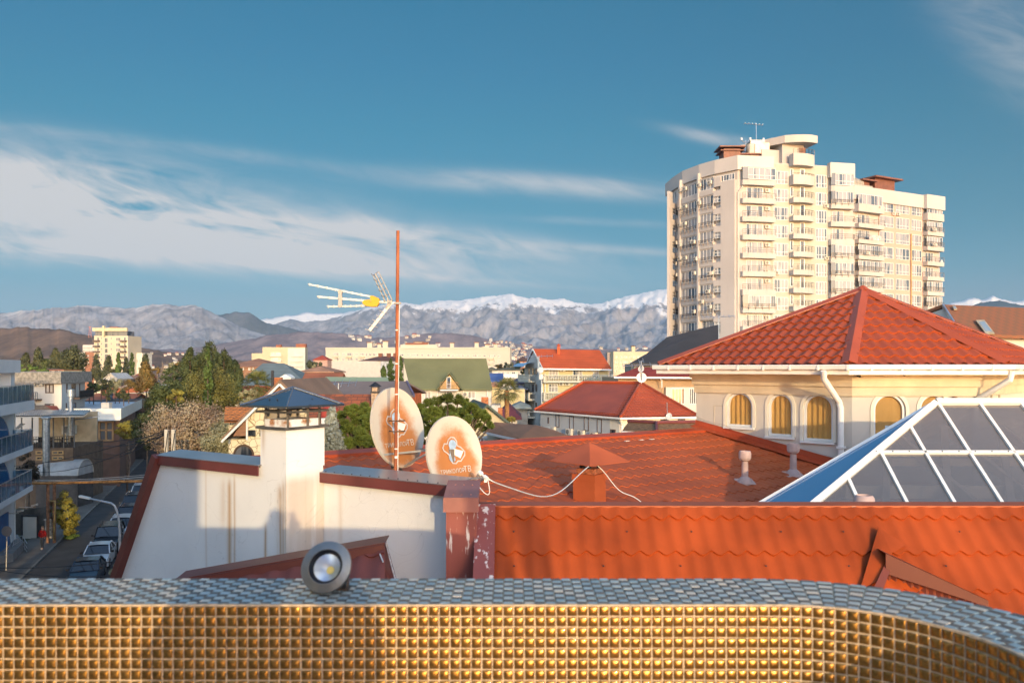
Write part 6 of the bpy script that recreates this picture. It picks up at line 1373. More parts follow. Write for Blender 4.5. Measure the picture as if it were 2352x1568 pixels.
# ---- white school-like building with brown roof and columns
def school():
 D = 210; root, f, fr, fl = block('white_pilaster_building', 'white building with brown hipped roof and tall blue shaded columns', 'building', 874, D - 12, 928, D, 14, zpx(829.5, D - 6), M('pinkish white render', (.60, .53, .47), .9, var=.04))
 l = gx(826, D + 4); side = Face(l, f.a); w = MB(); w.prism([(l.x, l.y), (f.a.x, f.a.y), (f.a.x + 4, f.a.y + 9), (l.x + 4, l.y + 9)], 0, zpx(829.5, D - 6)); w.build('colonnade_wall', M('bluish white render', (.60, .62, .66), .9), root)
 c = MB()
 for i in range(9): c.obox(side.p(side.L * (i + .1) / 9, 0, 0), side.u * .55, side.n * .8, (0, 0, zpx(831, D)))
 c.build('columns', WHITE, root)
 for i in range(8):
  for zz in (4.2, 8.0): place('window', win_mesh(.8, 2.2, 1, 0, glass=GLASSD), side.mat(side.L * (i + .55) / 9, zz, .05), root)
 a, b, c_, d = V((l.x - .8, l.y - .5, 0)), V((f.a.x - .2, f.a.y - 1, 0)), V((f.b.x + 1, f.b.y - 1, 0)), V((f.b.x + 1, f.b.y + 16, 0)); ze = zpx(829.5, D - 6) + .05
 r = MB(); R0, R1 = at(872, 817.5, D + 4), at(915, 818, D + 6); R0.z = R1.z; q = [V((p.x, p.y, ze)) for p in (a, b, c_, d)]
 r.poly([q[0], q[1], R0]); r.poly([q[1], q[2], R1, R0]); r.poly([q[2], q[3], R1]); r.poly([q[3], q[0], R0, R1]); r.poly(q[::-1]); r.build('roof', roof_mat('dark brown roof', (.17, .07, .045), None), root)
 for vx in (874, 893, 908): chimney(root, at(vx, 819, D + 2), 1.0, .9, MATS['dark brown roof'])
school()
# ---- long pale apartment block and its neighbours
def long_block():
 D = 460; cr = M('pale panel block', (.54, .49, .40), .9, var=.04, vs=.05, dirt=.1); root, f, fr, fl = block('long_apartment_block', 'very long pale five storey apartment block with flat roof and ventilation stacks', 'building', 879.5 - 131.5, D, 1171.5, D - 8, 12, zpx(798, D), cr)
 q = MB(); q.obox(f.p(0, zpx(798, D), 0), f.u * f.L, f.n * .3, (0, 0, -.8)); q.build('cornice', cr, root)
 xs = [766, 774, 786, 797, 806, 816, 826, 838, 848, 856, 868, 878, 888, 898, 905, 912, 922, 935, 944, 955, 967, 980, 992, 1003, 1015, 1027, 1037, 1048, 1060, 1072, 1085, 1098, 1110, 1123, 1133, 1143]; rnd = random.Random(4)
 n = 0
 for j, y in enumerate((813, 824.5, 836, 847.5)):
  for i, x in enumerate(xs):
   if j >= 1 and 845 < x < 1117 or j >= 3 and x > 1100: continue
   w = 6.0 if i % 3 else 11
   yy = y + (x - 766) * .012
   add_win(root, f, x, yy - 2.6, x + w, yy + 2.8, 2 if w < 8 else 4, 0, snap=.3)
   if i % 3 == 0:
    t, z = f.px(x, yy); m = MB(); m.obox(f.p(t - .1, z - 2.2, 0), f.u * 2.9, f.n * 1.0, (0, 0, 1.1)); m.build('balcony', BEIGE if rnd.random() < .4 else cr, root)
 for vx, ht, wd in ((846, 3.4, 4), (868, 2.5, 3), (882, 4, 4), (935, 2.6, 3.5), (958, 3.6, 6), (976, 3.2, 4), (1036, 3, 3.2), (1093, 3.2, 3.2), (1117, 2, 3), (1137, 2.2, 3)):
  t, _ = f.px(vx, 795); m = MB(); z = zpx(798, D) - .5; m.box(f.p(t, z + ht / 2, -4), wd * .7, 2.4, ht); o = m.build('ventilation_stack', cr, root); c = MB(); c.box(f.p(t, z + ht + .15, -4), wd, 3.4, .35); c.build('cap', M('rusty cap', (.25, .12, .07), .8), o)
 t0, _ = f.px(918, 795); t1, _ = f.px(1003, 795); m = MB(); m.obox(f.p(t0, zpx(798, D) - .3, -2), f.u * (t1 - t0), f.n * -4, (0, 0, 2.0)); m.build('penthouse', cr, root); m = MB(); m.obox(f.p(t0 + 3, zpx(798, D) + 1.7, -1.5), f.u * (t1 - t0) * .6, f.n * -4.4, (0, 0, .9)); m.build('penthouse_roof', BR2, root)
long_block()
def beige_blocks():
 D = 480; root, f, fr, fl = block('beige_apartment_block', 'beige and white apartment block with glazed balconies left of the long pale one', 'building', 603, D, 701, D + 4, 16, zpx(797, D), M('beige panel wall', (.54, .45, .30), .9, var=.05, vs=.08))
 s, _ = f.px(661, 820); w = MB(); w.obox(f.p(s, 0, .1), f.u * (f.L - s), f.n * .2, (0, 0, zpx(799, D))); w.build('white_wing', WHITE, root)
 m = MB(); l = gx(578, D); m.obox(l, (f.a.x - l.x, 0, 0), (0, 12, 0), (0, 0, zpx(811, D))); m.build('low_wing', MATS['beige panel wall'], root)
 for y in (812, 824, 834.5, 846): add_win(root, f, 622, y - 3, 645, y + 2.5, 7, 0, snap=.3); add_win(root, f, 671, y - 2.5, 681, y + 3, 3, 0, snap=.3); add_win(root, f, 684, y - 2.5, 692, y + 3, 3, 0, snap=.3)
 bal = MB();
 for y in (817, 829, 840):
  t, z = f.px(621, y + 2); bal.obox(f.p(t, z, 0), f.u * 6.5, f.n * 1.0, (0, 0, 1.0)); t, z = f.px(670, y + 2.5); bal.obox(f.p(t, z, 0), f.u * 6.2, f.n * 1.0, (0, 0, .9))
 bal.build('balcony', WHITE, root)
 for vx, wd, ht in ((638, 3, 1.5), (690, 6, 2.2)): t, _ = f.px(vx, 797); m = MB(); m.box(f.p(t, zpx(797, D) + ht / 2, -6), wd, 3, ht); m.build('roof_hut', BR2, root)
 D = 500; root, f, fr, fl = block('cream_apartment_block', 'cream apartment block between the bright red gable roof and the charcoal roof', 'building', 1409, D, 1500, D + 5, 14, zpx(807, D), M('cream panel wall', (.54, .46, .32), .9, var=.05, vs=.08))
 m = MB(); l = gx(1395, D + 6); m.obox(l, (f.a.x - l.x, 0, 0), (0, 10, 0), (0, 0, zpx(809, D))); m.build('shaded_wing', M('wing wall shade tint', (.42, .33, .28), .9), root)  # wing's shade put into a duller, darker wall colour
 for y in (820, 831.5, 842.5, 852):
  for x0, x1 in ((1413, 1418), (1425, 1429), (1432, 1441), (1445, 1450), (1455, 1459), (1464, 1472)): add_win(root, f, x0, y - 2.5, x1, y + 2.2, 2 if x1 - x0 < 7 else 4, 0, snap=.3)
 chimney(root, at(1454, 807, D + 4), 2.3, 3.2, MATS['cream panel wall'], MATS['rusty cap'], d=3)
 D = 345; plain_house('brick_mansard_house', 'tall orange brick house with dark mansard roof far beyond the palm', 1186, 1217, D, 829, 818, M('orange brick wall', (.45, .17, .07), .9, var=.15, vs=1), roof_mat('dark mansard', (.10, .055, .045), None), 10, wins=[(x, x + 4, y, y + 5) for x in (1189, 1196, 1204) for y in (832, 839)], cols=1, inset=3)
 plain_house('far_red_roof_house', 'far house with small red roof left of the long pale block', 720, 752, 420, 826, 816, M('pink wall', (.5, .3, .24), .9), RD2, 10)
beige_blocks()
# ---- charcoal roof, long dark red roof and the brown roof at the far right
def right_side():
 D = 108; root = thing('charcoal_roof_house', 'house under a steep swooping charcoal roof at the foot of the tower', 'house', gx(1520, D + 5)); m = MB()
 q = [at(1446, 834, D), at(1650, 834, D), at(1650, 745, D + 12), at(1532, 774, D + 8), at(1485, 812, D + 3)];
 tri = [q[0], q[4], q[3], q[2], q[1]]; m.slab(tri, (0, 0, -.3)); m.build('roof', DKR, root)
 w = MB(); a, e = gx(1456, D + 1), gx(1640, D + 1); w.obox(a, (e.x - a.x, 0, 0), (0, 9, 0), (0, 0, zpx(835, D))); w.build('wall', M('grey boards', (.25, .24, .22), .9), root)
 p = MB();
 for vx in (1451, 1462, 1476): p.beam(at(vx, 836, D - .2), at(vx, 862, D - .2), .12, .12)
 p.build('porch_post', DARKST, root)
 D = 95; root, f, fr, fl = block('dark_red_roof_house', 'long brown walled house with dark red roof and tall white windows beside the arched house', 'house', 1420, D, 1650, D + 1, 10, zpx(867, D), M('tan brown render', (.38, .26, .16), .9, var=.06))
 m = MB(); m.slab([at(1410, 864.5, D - 1), at(1660, 866, D - 1), at(1650, 843, D + 5), at(1466, 843, D + 5)], (0, 0, -.2)); m.build('roof', roof_mat('dark red low roof', (.28, .035, .022), .35), root)
 g = MB(); g.beam(at(1410, 866.5, D - 1.05), at(1660, 868, D - 1.05), .15, .2); g.tube([at(1516, 867, D - 1), at(1520, 874, D - .6), at(1520, 890, D - .4)], .08, 6); g.build('gutter', TRIM, root)
 w = MB(); s, _ = f.px(1527, 880); w.obox(f.p(s, 0, 0), f.u * (f.L - s), f.n * .5, (0, 0, zpx(889, D))); w.build('white_storey', WHITE, root)
 f2 = Face(f.p(s, 0, .5), f.p(f.L, 0, .5));
 for x0, x1 in ((1542, 1573), (1583, 1602)): add_win(root, f2, x0, 891, x1, 928, 4, 0, snap=.1, glass=GLASSD)
 D = 60; root = thing('brown_shingle_gable_house', 'grey gable house with brown patterned shingle roof and roof windows at the right edge', 'house', gx(2250, D + 5))
 sh, nt, b = nodes('patterned brown shingle'); pos = nt.nodes.new('ShaderNodeNewGeometry').outputs['Position']; mp = nt.nodes.new('ShaderNodeCombineXYZ'); sp = nt.nodes.new('ShaderNodeSeparateXYZ'); nt.links.new(pos, sp.inputs[0]); nt.links.new(sp.outputs[0], mp.inputs[0]); nt.links.new(mathn(nt, 'MULTIPLY', sp.outputs[2], 1.4), mp.inputs[1])
 ck = nt.nodes.new('ShaderNodeTexChecker'); nt.links.new(mp.outputs[0], ck.inputs['Vector']); ck.inputs['Scale'].default_value = 2.6; ck.inputs['Color1'].default_value = (.24, .085, .04, 1); ck.inputs['Color2'].default_value = (.15, .08, .045, 1); nt.links.new(mixc(nt, noise_tex(nt, 1, 5), ck.outputs[0], (.22, .09, .045)), b.inputs['Base Color']); b.inputs['Roughness'].default_value = .9
 rl, rr = at(2164, 699, D + 5), at(2420, 710, D + 5); el, er = at(2206, 765, D), at(2480, 775, D); m = MB(); m.slab([el, er, rr, rl], (0, 0, -.25)); e2, e3 = el + V((-3.5, 12, 0)), er + V((-3.5, 12, 0)); m.slab([rl, rr, e3, e2], (0, 0, -.25)); m.build('roof', sh, root)
 w = MB(); w.slab([V((el.x + .2, el.y + .5, 0)), V((e2.x + .6, e2.y, 0)), e2 + V((.6, 0, -.2)), rl + V((.1, 0, -.35)), el + V((.2, .5, -.2))], (.1, 0, 0)); w.prism([(el.x + .3, el.y + .6), (er.x, er.y + .6), (e3.x, e3.y), (e2.x + .7, e2.y)], 0, el.z - .3); w.build('wall', GREY, root)
 bb = MB(); bb.beam(rl + V((0, -.1, -.1)), el + V((0, -.1, -.1)), .12, .3); bb.build('verge_flashing', STEEL, root)
 nn = (er - el).cross(rl - el).normalized(); nn = nn if nn.z > 0 else -nn
 for pts in (((2241, 737), (2260, 736), (2284, 767), (2264, 768)), ((2187, 704.5), (2194, 704.5), (2198, 712), (2191, 712))):
  q = [hit(x, y, el + nn * .12, nn) for x, y in pts]; sk = MB(); sk.slab(q, nn * .08, 0); c = sum(q, V((0, 0, 0))) / 4; sk.slab([c + (p - c) * .72 + nn * .083 for p in q], nn * .01, 1); sk.build('roof_window', [M('weathered window frame', (.34, .30, .22), .6), Mglass('pale blue roof pane', curtain=(.3, .36, .42), dark=(.2, .28, .36))], root)  # roof panes in pale blue tones
right_side()
aerial_small(1651, 727, 100, 4.0, 4.0, 'rusty aerial standing behind the arched house roof, before the tower', 7)
# ================================================================== TREES
def leaves(pts, nrm, size, var=.5, asp=.6):
 """one small pointed leaf spray per point -> arrays of quads"""
 n = len(pts); s = size * (1 - var / 2 + var * RNG.random(n))
 a = RNG.normal(size=(n, 3)); a -= nrm * (a * nrm).sum(1, keepdims=True) * .6; a /= np.linalg.norm(a, axis=1, keepdims=True) + 1e-9
 b = np.cross(nrm + RNG.normal(size=(n, 3)) * .38, a); b /= np.linalg.norm(b, axis=1, keepdims=True) + 1e-9
 a *= s[:, None] * .5; b *= (s * asp)[:, None] * .5
 return np.stack([pts - a, pts - b * .9 + a * .1, pts + a, pts + b * .9 + a * .1], 1).reshape(-1, 3)
def leaf_mesh(name, V4, mat, parent):
 o0 = np.array(org(parent)); n = len(V4) // 4; me = bpy.data.meshes.new(name)
 me.vertices.add(len(V4)); me.vertices.foreach_set('co', (V4 - o0).ravel().astype(np.float32)); me.loops.add(len(V4)); me.loops.foreach_set('vertex_index', np.arange(len(V4), dtype=np.int32))
 me.polygons.add(n); me.polygons.foreach_set('loop_start', np.arange(n, dtype=np.int32) * 4); me.polygons.foreach_set('loop_total', np.full(n, 4, np.int32)); me.update(calc_edges=True); me.validate()
 me.materials.append(mat); o = bpy.data.objects.new(name, me); COL.objects.link(o); o.parent = parent; ORG[o.name] = org(parent); return o
def rdir(n): v = RNG.normal(size=(n, 3)); return v / np.linalg.norm(v, axis=1, keepdims=True)
def tree(label, vx, vt, vb, hw, D, mat, shape='round', name='tree', n=4200, leaf=None, group=None, cat='tree', trunk=True, clump=26, seed=0, droop=0):
 zt, zb = zpx(vt, D), zpx(vb, D); r = hw / F * D; c = at(vx, (vt + vb) / 2, D); hh = (zt - zb) / 2
 root = thing(name, label, cat, (c.x, c.y, 0), group); leaf = leaf or max(.16, 3.4 / F * D)
 rnd = np.random.default_rng(seed + int(vx * 7 + vt)); C = []; R = []
 for i in range(clump):
  if shape == 'round':
   d = rnd.normal(size=3); d /= np.linalg.norm(d); q = .45 + .5 * rnd.random(); p = np.array([c.x, c.y, c.z]) + d * q * np.array([r, r * .9, hh]); rr = (.26 + .18 * rnd.random()) * min(r, hh)
  elif shape in ('cone', 'column'):
   t = (i + rnd.random()) / clump; prof = (1 - t) ** .75 if shape == 'cone' else min(1, 2.6 * (1 - t) ** .8) * (.75 + .25 * t); a = rnd.random() * 6.28
   q = r * prof * (.55 + .35 * rnd.random()); p = np.array([c.x + q * math.cos(a), c.y + q * math.sin(a), zb + t * 2 * hh * .97]); rr = max(.30 * r, r * prof * .5)
  C.append(p); R.append(rr)
 C = np.array(C); R = np.array(R); w = R ** 2; idx = rnd.choice(clump, n, p=w / w.sum()); d = rdir(n); rad = R[idx] * (.45 + .55 * rnd.random(n) + .5 * (rnd.random(n) < .06) * rnd.random(n))
 flat = np.array([1, 1, .8]) if shape == 'round' else np.array([1, 1, 1.6])
 P = C[idx] + d * rad[:, None] * flat
 if droop: P[:, 2] -= droop * rnd.random(n) * hh
 P[:, 2] = np.maximum(P[:, 2], .15)
 ax = np.array([c.x, c.y, c.z]); nr = d * .8 + (P - ax) / (np.linalg.norm(P - ax, axis=1, keepdims=True) + 1e-6) * .5; nr /= np.linalg.norm(nr, axis=1, keepdims=True)
 leaf_mesh('crown', leaves(P, nr, leaf), mat, root)
 if trunk:
  t = MB(); tr = max(.08, r * .07); top = V((c.x, c.y, zt - hh * .35)); t.tube([V((c.x, c.y, 0)), V((c.x + .1 * tr, c.y, max(.3, zb * .6))), V((c.x, c.y, c.z)), top], [tr * 1.25, tr, tr * .7, tr * .2], 8)
  for i in rnd.choice(clump, min(clump, 9), replace=False): q = V(C[i]); b = V((c.x, c.y, max(.5, min(q.z - .2 * r, c.z)))); t.tube([b, b.lerp(q, .5) + V((0, 0, .05 * r)), q], [tr * .5, tr * .32, tr * .08], 5)
  t.build('trunk', BARK, root, smooth=True)
 return root
def bare_tree(label, vx, vt, D, sp, group='bare winter trees', col=None, n=3, leafm=None, name='bare_tree'):
 h = zpx(vt, D); b = gx(vx, D); root = thing(name, label, 'tree', b, group); m = MB(); rnd = random.Random(int(vx + vt)); tips = []
 def br(p, d, L_, r, k):
  q = p + d * L_; m.tube([p, p.lerp(q, .5) + V((rnd.uniform(-.04, .04) * L_, rnd.uniform(-.04, .04) * L_, 0)), q], [r, r * .8, r * .55], 5 if k > 1 else 4, caps=False)
  if k == 0: tips.append(q); return
  for i in range(3 if k > 1 else 4):
   e = (d + V((rnd.uniform(-1, 1), rnd.uniform(-1, 1), rnd.uniform(-.1, .5))) * sp).normalized(); br(p.lerp(q, .55 + .45 * rnd.random()), e, L_ * (.62 + .15 * rnd.random()), r * .55, k - 1)
 br(b, V((0, 0, 1)), h * .40, max(.05, h * .014), n); m.build('branches', col or M('pale bare twigs', (.30, .22, .16), .95, var=.2, vs=2), root)
 return root
G_DARK = Mleaf('dark evergreen leaves', (0.061, 0.081, 0.027), (0.101, 0.115, 0.038)); G_MID = Mleaf('olive green leaves', (0.135, 0.135, 0.034), (0.209, 0.182, 0.046), (0.081, 0.078, 0.024)); G_BRIGHT = Mleaf('fresh green leaves', (0.095, 0.162, 0.034), (0.176, 0.230, 0.054))
G_CYP = Mleaf('cypress green', (0.074, 0.115, 0.027), (0.115, 0.162, 0.041)); G_TAN = Mleaf('dry silvery leaves', (0.486, 0.392, 0.243), (0.324, 0.230, 0.149), (0.230, 0.149, 0.108)); G_OLV = Mleaf('grey olive leaves', (0.257, 0.243, 0.135), (0.365, 0.338, 0.203), (0.149, 0.135, 0.074)); G_YEL = Mleaf('yellowing leaves', (0.324, 0.270, 0.041), (0.189, 0.176, 0.041), (0.135, 0.115, 0.027))
G_RUST = Mleaf('rusty conifer needles', (0.230, 0.135, 0.034), (0.149, 0.115, 0.034), (0.108, 0.068, 0.027)); G_BLUE = Mleaf('blue spruce needles', (0.270, 0.297, 0.257), (0.405, 0.419, 0.351), (0.162, 0.176, 0.149)); G_PINE = Mleaf('tufted pine needles', (0.115, 0.162, 0.030), (0.176, 0.216, 0.041), (0.068, 0.088, 0.020)); G_CON = Mleaf('dull conifer needles', (0.068, 0.078, 0.035), (0.101, 0.105, 0.045))
def trees():
 tree('wide dry silvery tan tree leaning over the street end', 440, 905, 1060, 98, 52, G_TAN, n=30000, leaf=.13, clump=90, droop=.3)
 tree('grey olive tree with fine leaves left of the stone chalet', 515, 962, 1075, 62, 44, G_OLV, n=14000, leaf=.11, clump=60)
 tree('silvery dry tree in the garden left of the chalet wing', 548, 930, 1010, 34, 50, G_TAN, n=3500, leaf=.2)
 tree('broad golden olive tree in front of the tall dark evergreens', 478, 846, 985, 78, 74, G_MID, n=24000, leaf=.19, clump=80)
 for (vx, vt, hw, lab) in ((437, 800, 24, 'leftmost tall dark evergreen of the clump with rounded top'), (482, 786, 32, 'tallest dark evergreen of the clump'), (514, 806, 26, 'dark evergreen of the clump on its right side'), (460, 818, 40, 'broad dark evergreen low in the clump'), (540, 830, 18, 'small dark evergreen at the right foot of the clump')):
  tree(lab, vx, vt, 920, hw, 98 + vx % 7, G_DARK, 'column', n=8500, leaf=.25, clump=46)
 tree('slender bright cypress in front of the golden olive tree', 477, 795, 935, 11, 70, G_CYP, 'column', name='cypress', n=2600, leaf=.22, clump=40)
 tree('dark leafy street tree left of the golden olive tree', 382, 862, 1010, 44, 68, G_DARK, n=13000, leaf=.17, clump=60)
 tree('dark green tree overhanging the far street', 338, 935, 1035, 34, 80, G_DARK, n=6000, leaf=.24, clump=36)
 tree('yellow green leafy tree before the white fascia building', 292, 958, 1015, 24, 88, G_YEL, n=3500, leaf=.28, clump=26)
 tree('yellow leaved patch of tree behind the dry tan tree', 405, 893, 925, 20, 60, G_YEL, n=1500, leaf=.2, clump=16)
 tree('green bush at the foot of the concrete poles', 428, 1028, 1065, 20, 42, G_BRIGHT, name='bush', cat='bush', n=1500, leaf=.14, clump=16, trunk=False)
 for (vx, vt, vb, hw, lab, mt, sh) in ((60, 815, 862, 18, 'dark conifer nearest the left edge beyond the white house', G_CON, 'cone'), (88, 803, 870, 22, 'dull pointed conifer above the shingle parapet, second from the left', G_CON, 'cone'), (128, 804, 858, 19, 'pale ragged conifer above the shingle parapet', G_CON, 'cone'), (108, 826, 860, 12, 'small round tree between the conifers above the shingle parapet', G_DARK, 'column'), (152, 806, 862, 19, 'dense rounded conifer left of the tallest one', G_CON, 'column'), (172, 798, 870, 27, 'tallest bushy conifer above the shingle parapet', G_CON, 'column')):
  tree(lab, vx, vt, vb, hw, 175, mt, sh, name='conifer', n=3600, leaf=.55, clump=36)
 for (vx, vt, hw, lab, mt, sh, D) in ((221, 816, 14, 'dark conifer at the left foot of the far apartment block', G_CON, 'cone', 300), (250, 818, 17, 'ragged conifer before the far apartment block', G_CON, 'cone', 290), (272, 810, 9, 'pointed cypress before the far apartment block', G_CYP, 'cone', 280), (290, 824, 12, 'dull cypress between two others before the far apartment block', G_CON, 'cone', 285), (303, 808, 5, 'thin bright cypress at the right foot of the far apartment block', G_CYP, 'column', 275), (334, 816, 16, 'green conifer behind the rusty one', G_CON, 'cone', 240)):
  tree(lab, vx, vt, 872, hw, D, mt, sh, name='conifer', n=2600, leaf=.7, clump=34)
 tree('rust coloured conifer at the left of the tall dark evergreens', 336, 836, 892, 25, 130, G_RUST, 'cone', name='conifer', n=4200, leaf=.4, clump=40)
 for (vx, vt, vb, hw, lab, D, mt) in ((55, 838, 858, 30, 'round green tree just above the shingle parapet at the left', 120, G_BRIGHT), (98, 845, 860, 14, 'small green bush above the shingle parapet', 120, G_BRIGHT), (215, 872, 898, 20, 'dark garden tree beside the white house', 112, G_DARK), (252, 874, 900, 18, 'brownish garden tree beyond the white house', 125, G_RUST), (205, 896, 905, 18, 'dark hedge behind the brown gable', 116, G_DARK), (728, 830, 846, 16, 'dark tree between the beige and the long pale block', 380, G_CON), (712, 826, 848, 9, 'conifer right of the beige block', 385, G_CON), (1188, 830, 850, 8, 'dark tree before the brick mansard house', 300, G_DARK), (1205, 846, 866, 10, 'dark bush left of the grey gable of the yellow house', 150, G_DARK), (1176, 958, 967, 11, 'small yellow bush at the foot of the tall palm', 74, G_YEL), (400, 840, 890, 30, 'dark tree behind the leftmost tall evergreen', 120, G_DARK)):
  tree(lab, vx, vt, vb, hw, D, mt, n=1600, leaf=.3 if D < 160 else .8, clump=18)
 for (vx, vt, D, lab) in ((265, 835, 200, 'bare tree before the far apartment block'), (360, 812, 220, 'bare tree left of the tall dark evergreens'), (812, 833, 240, 'bare tree before the long pale block, left one'), (838, 834, 235, 'bare tree before the long pale block, right one'), (385, 808, 230, 'bare tree touching the tall dark evergreens'), (248, 900, 105, 'bare twiggy tree beside the brown gable'), (295, 905, 104, 'bare twiggy tree at the beige wall')):
  bare_tree(lab, vx, vt, D, .75)
 for i, vx in enumerate((881, 898, 920)): tree(('short rounded cypress before the white pilaster building', 'taller middle cypress before the white pilaster building', 'cypress touching the green roofed house')[i], vx, (840, 823, 816)[i], 880, (6.5, 9, 7.5)[i], 150, G_CYP, 'column', name='cypress', n=2200, leaf=.35, clump=40)
 # umbrella-like pines made of needle tufts
 def tuft_pine(label, tufts, D, name='pine'):
  b = gx(sum(t[0] for t in tufts) / len(tufts), D); root = thing(name, label, 'tree', b, 'tufted pines behind the dishes'); A = []; m = MB(); zb = min(zpx(t[1] + t[2], D) for t in tufts)
  for (vx, vy, rp) in tufts:
   dd = D + RNG.uniform(-1.2, 1.2); c = np.array(at(vx, vy, dd)); r = rp * 1.12 / F * D
   for _ in range(13):
    cc = c + rdir(1)[0] * r * .55; n = 170; d = rdir(n); d[:, 2] = np.abs(d[:, 2]) * 1.2 + .1; d /= np.linalg.norm(d, axis=1, keepdims=True); rr = r * .55
    w = np.cross(d, rdir(n)); w /= np.linalg.norm(w, axis=1, keepdims=True) + 1e-9; w *= .0075
    p0 = cc - d * .05; p1 = cc + d * rr * (.7 + .5 * RNG.random((n, 1))); A.append(np.stack([p0 - w, p0 + w, p1 + w * .5, p1 - w * .5], 1).reshape(-1, 3))
   q = V(c); s = V((b.x, b.y, max(1, zb - .5))); m.tube([s, s.lerp(q, .6) + V((0, 0, -.2)), q], [.10, .06, .03], 5)
  leaf_mesh('needles', np.concatenate(A), G_PINE, root); m.tube([b, V((b.x, b.y, max(1, zb - .5)))], [.22, .16], 8); m.build('trunk', BARK, root)
 rnd = random.Random(3)
 tuft_pine('tufted dark green pine between the white chimney and the left dish', [(785 + rnd.uniform(0, 82), 940 + rnd.uniform(0, 82), 13 + rnd.uniform(0, 5)) for _ in range(34)] + [(800, 948, 14), (838, 938, 14), (858, 950, 13), (792, 975, 14)], 30)
 tuft_pine('tufted dark green umbrella pine between the two dishes', [(972, 950, 15), (985, 930, 14), (1005, 922, 15), (1028, 918, 15), (1052, 920, 15), (1068, 928, 13), (972, 975, 15), (985, 992, 14), (968, 1000, 13), (1010, 945, 15), (1035, 942, 15), (1060, 948, 14), (1085, 940, 14), (1100, 955, 14), (1118, 965, 12), (1128, 978, 10), (1095, 975, 13), (1075, 965, 13), (1000, 968, 14), (1110, 985, 10), (1020, 962, 13), (990, 1012, 11), (970, 1020, 10)] + [(rnd.uniform(962, 1118), rnd.uniform(938, 1000), rnd.uniform(12, 16)) for _ in range(26)], 34)
 tree('pale blue grey spruce behind the right side of the white chimney', 762, 940, 1050, 32, 27, G_BLUE, 'cone', name='spruce', n=5200, leaf=.12, clump=60)
 rr_ = np.random.default_rng(5)
 for (x0, x1, y, D, n_) in ((5, 60, 846, 260, 3), (300, 420, 850, 210, 7), (340, 560, 838, 330, 7), (700, 760, 846, 300, 3), (1110, 1200, 842, 300, 4), (232, 300, 884, 118, 4), (230, 340, 905, 112, 3)):
  for _ in range(n_):
   vx = rr_.uniform(x0, x1); h_ = rr_.uniform(9, 17) * (1.5 if D < 130 else 1); tree('small brownish winter tree crowded among the far houses', vx, y - h_ * .6, y + h_ * .7, h_ * .7, D * rr_.uniform(.95, 1.05), (G_RUST, G_OLV, G_CON)[rr_.integers(3)], n=1300, leaf=.0016 * D, clump=14, group='small winter trees among the far houses')
 # palms
 def palm(label, vx, vc, R, D, vb, nf=34):
  c = at(vx, vc, D); r = R / F * D; root = thing('palm_tree', label, 'palm tree', gx(vx, D)); t = MB(); t.tube([gx(vx, D), V((c.x + .05, c.y, c.z * .5)), c], [.09 * r + .1, .07 * r + .08, .10 * r + .06], 9); t.build('trunk', M('fibrous palm trunk', (.34, .16, .06), .95, var=.3, vs=6), root, smooth=True)
  A = []
  for k in range(nf):
   a = k * 2.399; e = math.radians(75 - 120 * (k / nf)); d = np.array([math.cos(a) * math.cos(e), math.sin(a) * math.cos(e), math.sin(e)]); stem = r * (.45 + .15 * RNG.random()); tip = np.array(c) + d * stem; side = np.cross(d, [0, 0, 1.0]); side /= np.linalg.norm(side) + 1e-6; upv = np.cross(side, d)
   A.append(np.stack([np.array(c) - side * .02, np.array(c) + side * .02, tip + side * .015, tip - side * .015]))
   for j in range(17):
    f = math.radians(-105 + 210 * j / 16); dd = d * math.cos(f) + side * math.sin(f); dd = dd + np.array([0, 0, -.10 - .15 * RNG.random()]); L_ = r * .52 * (1 - .25 * abs(f) / 1.9) * (.85 + .3 * RNG.random()); w = np.cross(dd, upv); w = w / (np.linalg.norm(w) + 1e-6) * r * .022
    m1 = tip + dd * L_ * .6; m2 = tip + dd * L_ + np.array([0, 0, -.18 * r * RNG.random()]); A.append(np.stack([tip, m1 - w, m2, m1 + w]))
  leaf_mesh('fronds', np.concatenate(A), Mleaf('palm fronds', (.10, .13, .03), (.19, .19, .06), (.10, .10, .04)), root)
  sk = []
  for k in range(60): a = RNG.random() * 6.28; q = np.array(c) + np.array([math.cos(a) * .16 * r, math.sin(a) * .16 * r, -r * .1 - RNG.random() * r * .5]); w = np.array([-math.sin(a), math.cos(a), 0]) * .03; sk.append(np.stack([q - w, q + w, q + w * .3 - np.array([0, 0, r * .35]), q - w * .3 - np.array([0, 0, r * .35])]))
  leaf_mesh('dead_fronds', np.concatenate(sk), Mleaf('dead palm fronds', (.34, .24, .10), (.25, .16, .07)), root)
 palm('fan palm in front of the slate blue roof beside the chalet', 590, 884, 44, 48, 950)
 palm('tall fan palm between the green roofed and the yellow house', 1164, 897, 40, 76, 965)
 tree('low shrubby palm foliage left of the chalet gable', 572, 895, 925, 22, 47, G_OLV, name='bush', cat='bush', n=1200, leaf=.25, clump=12, trunk=False)
trees()
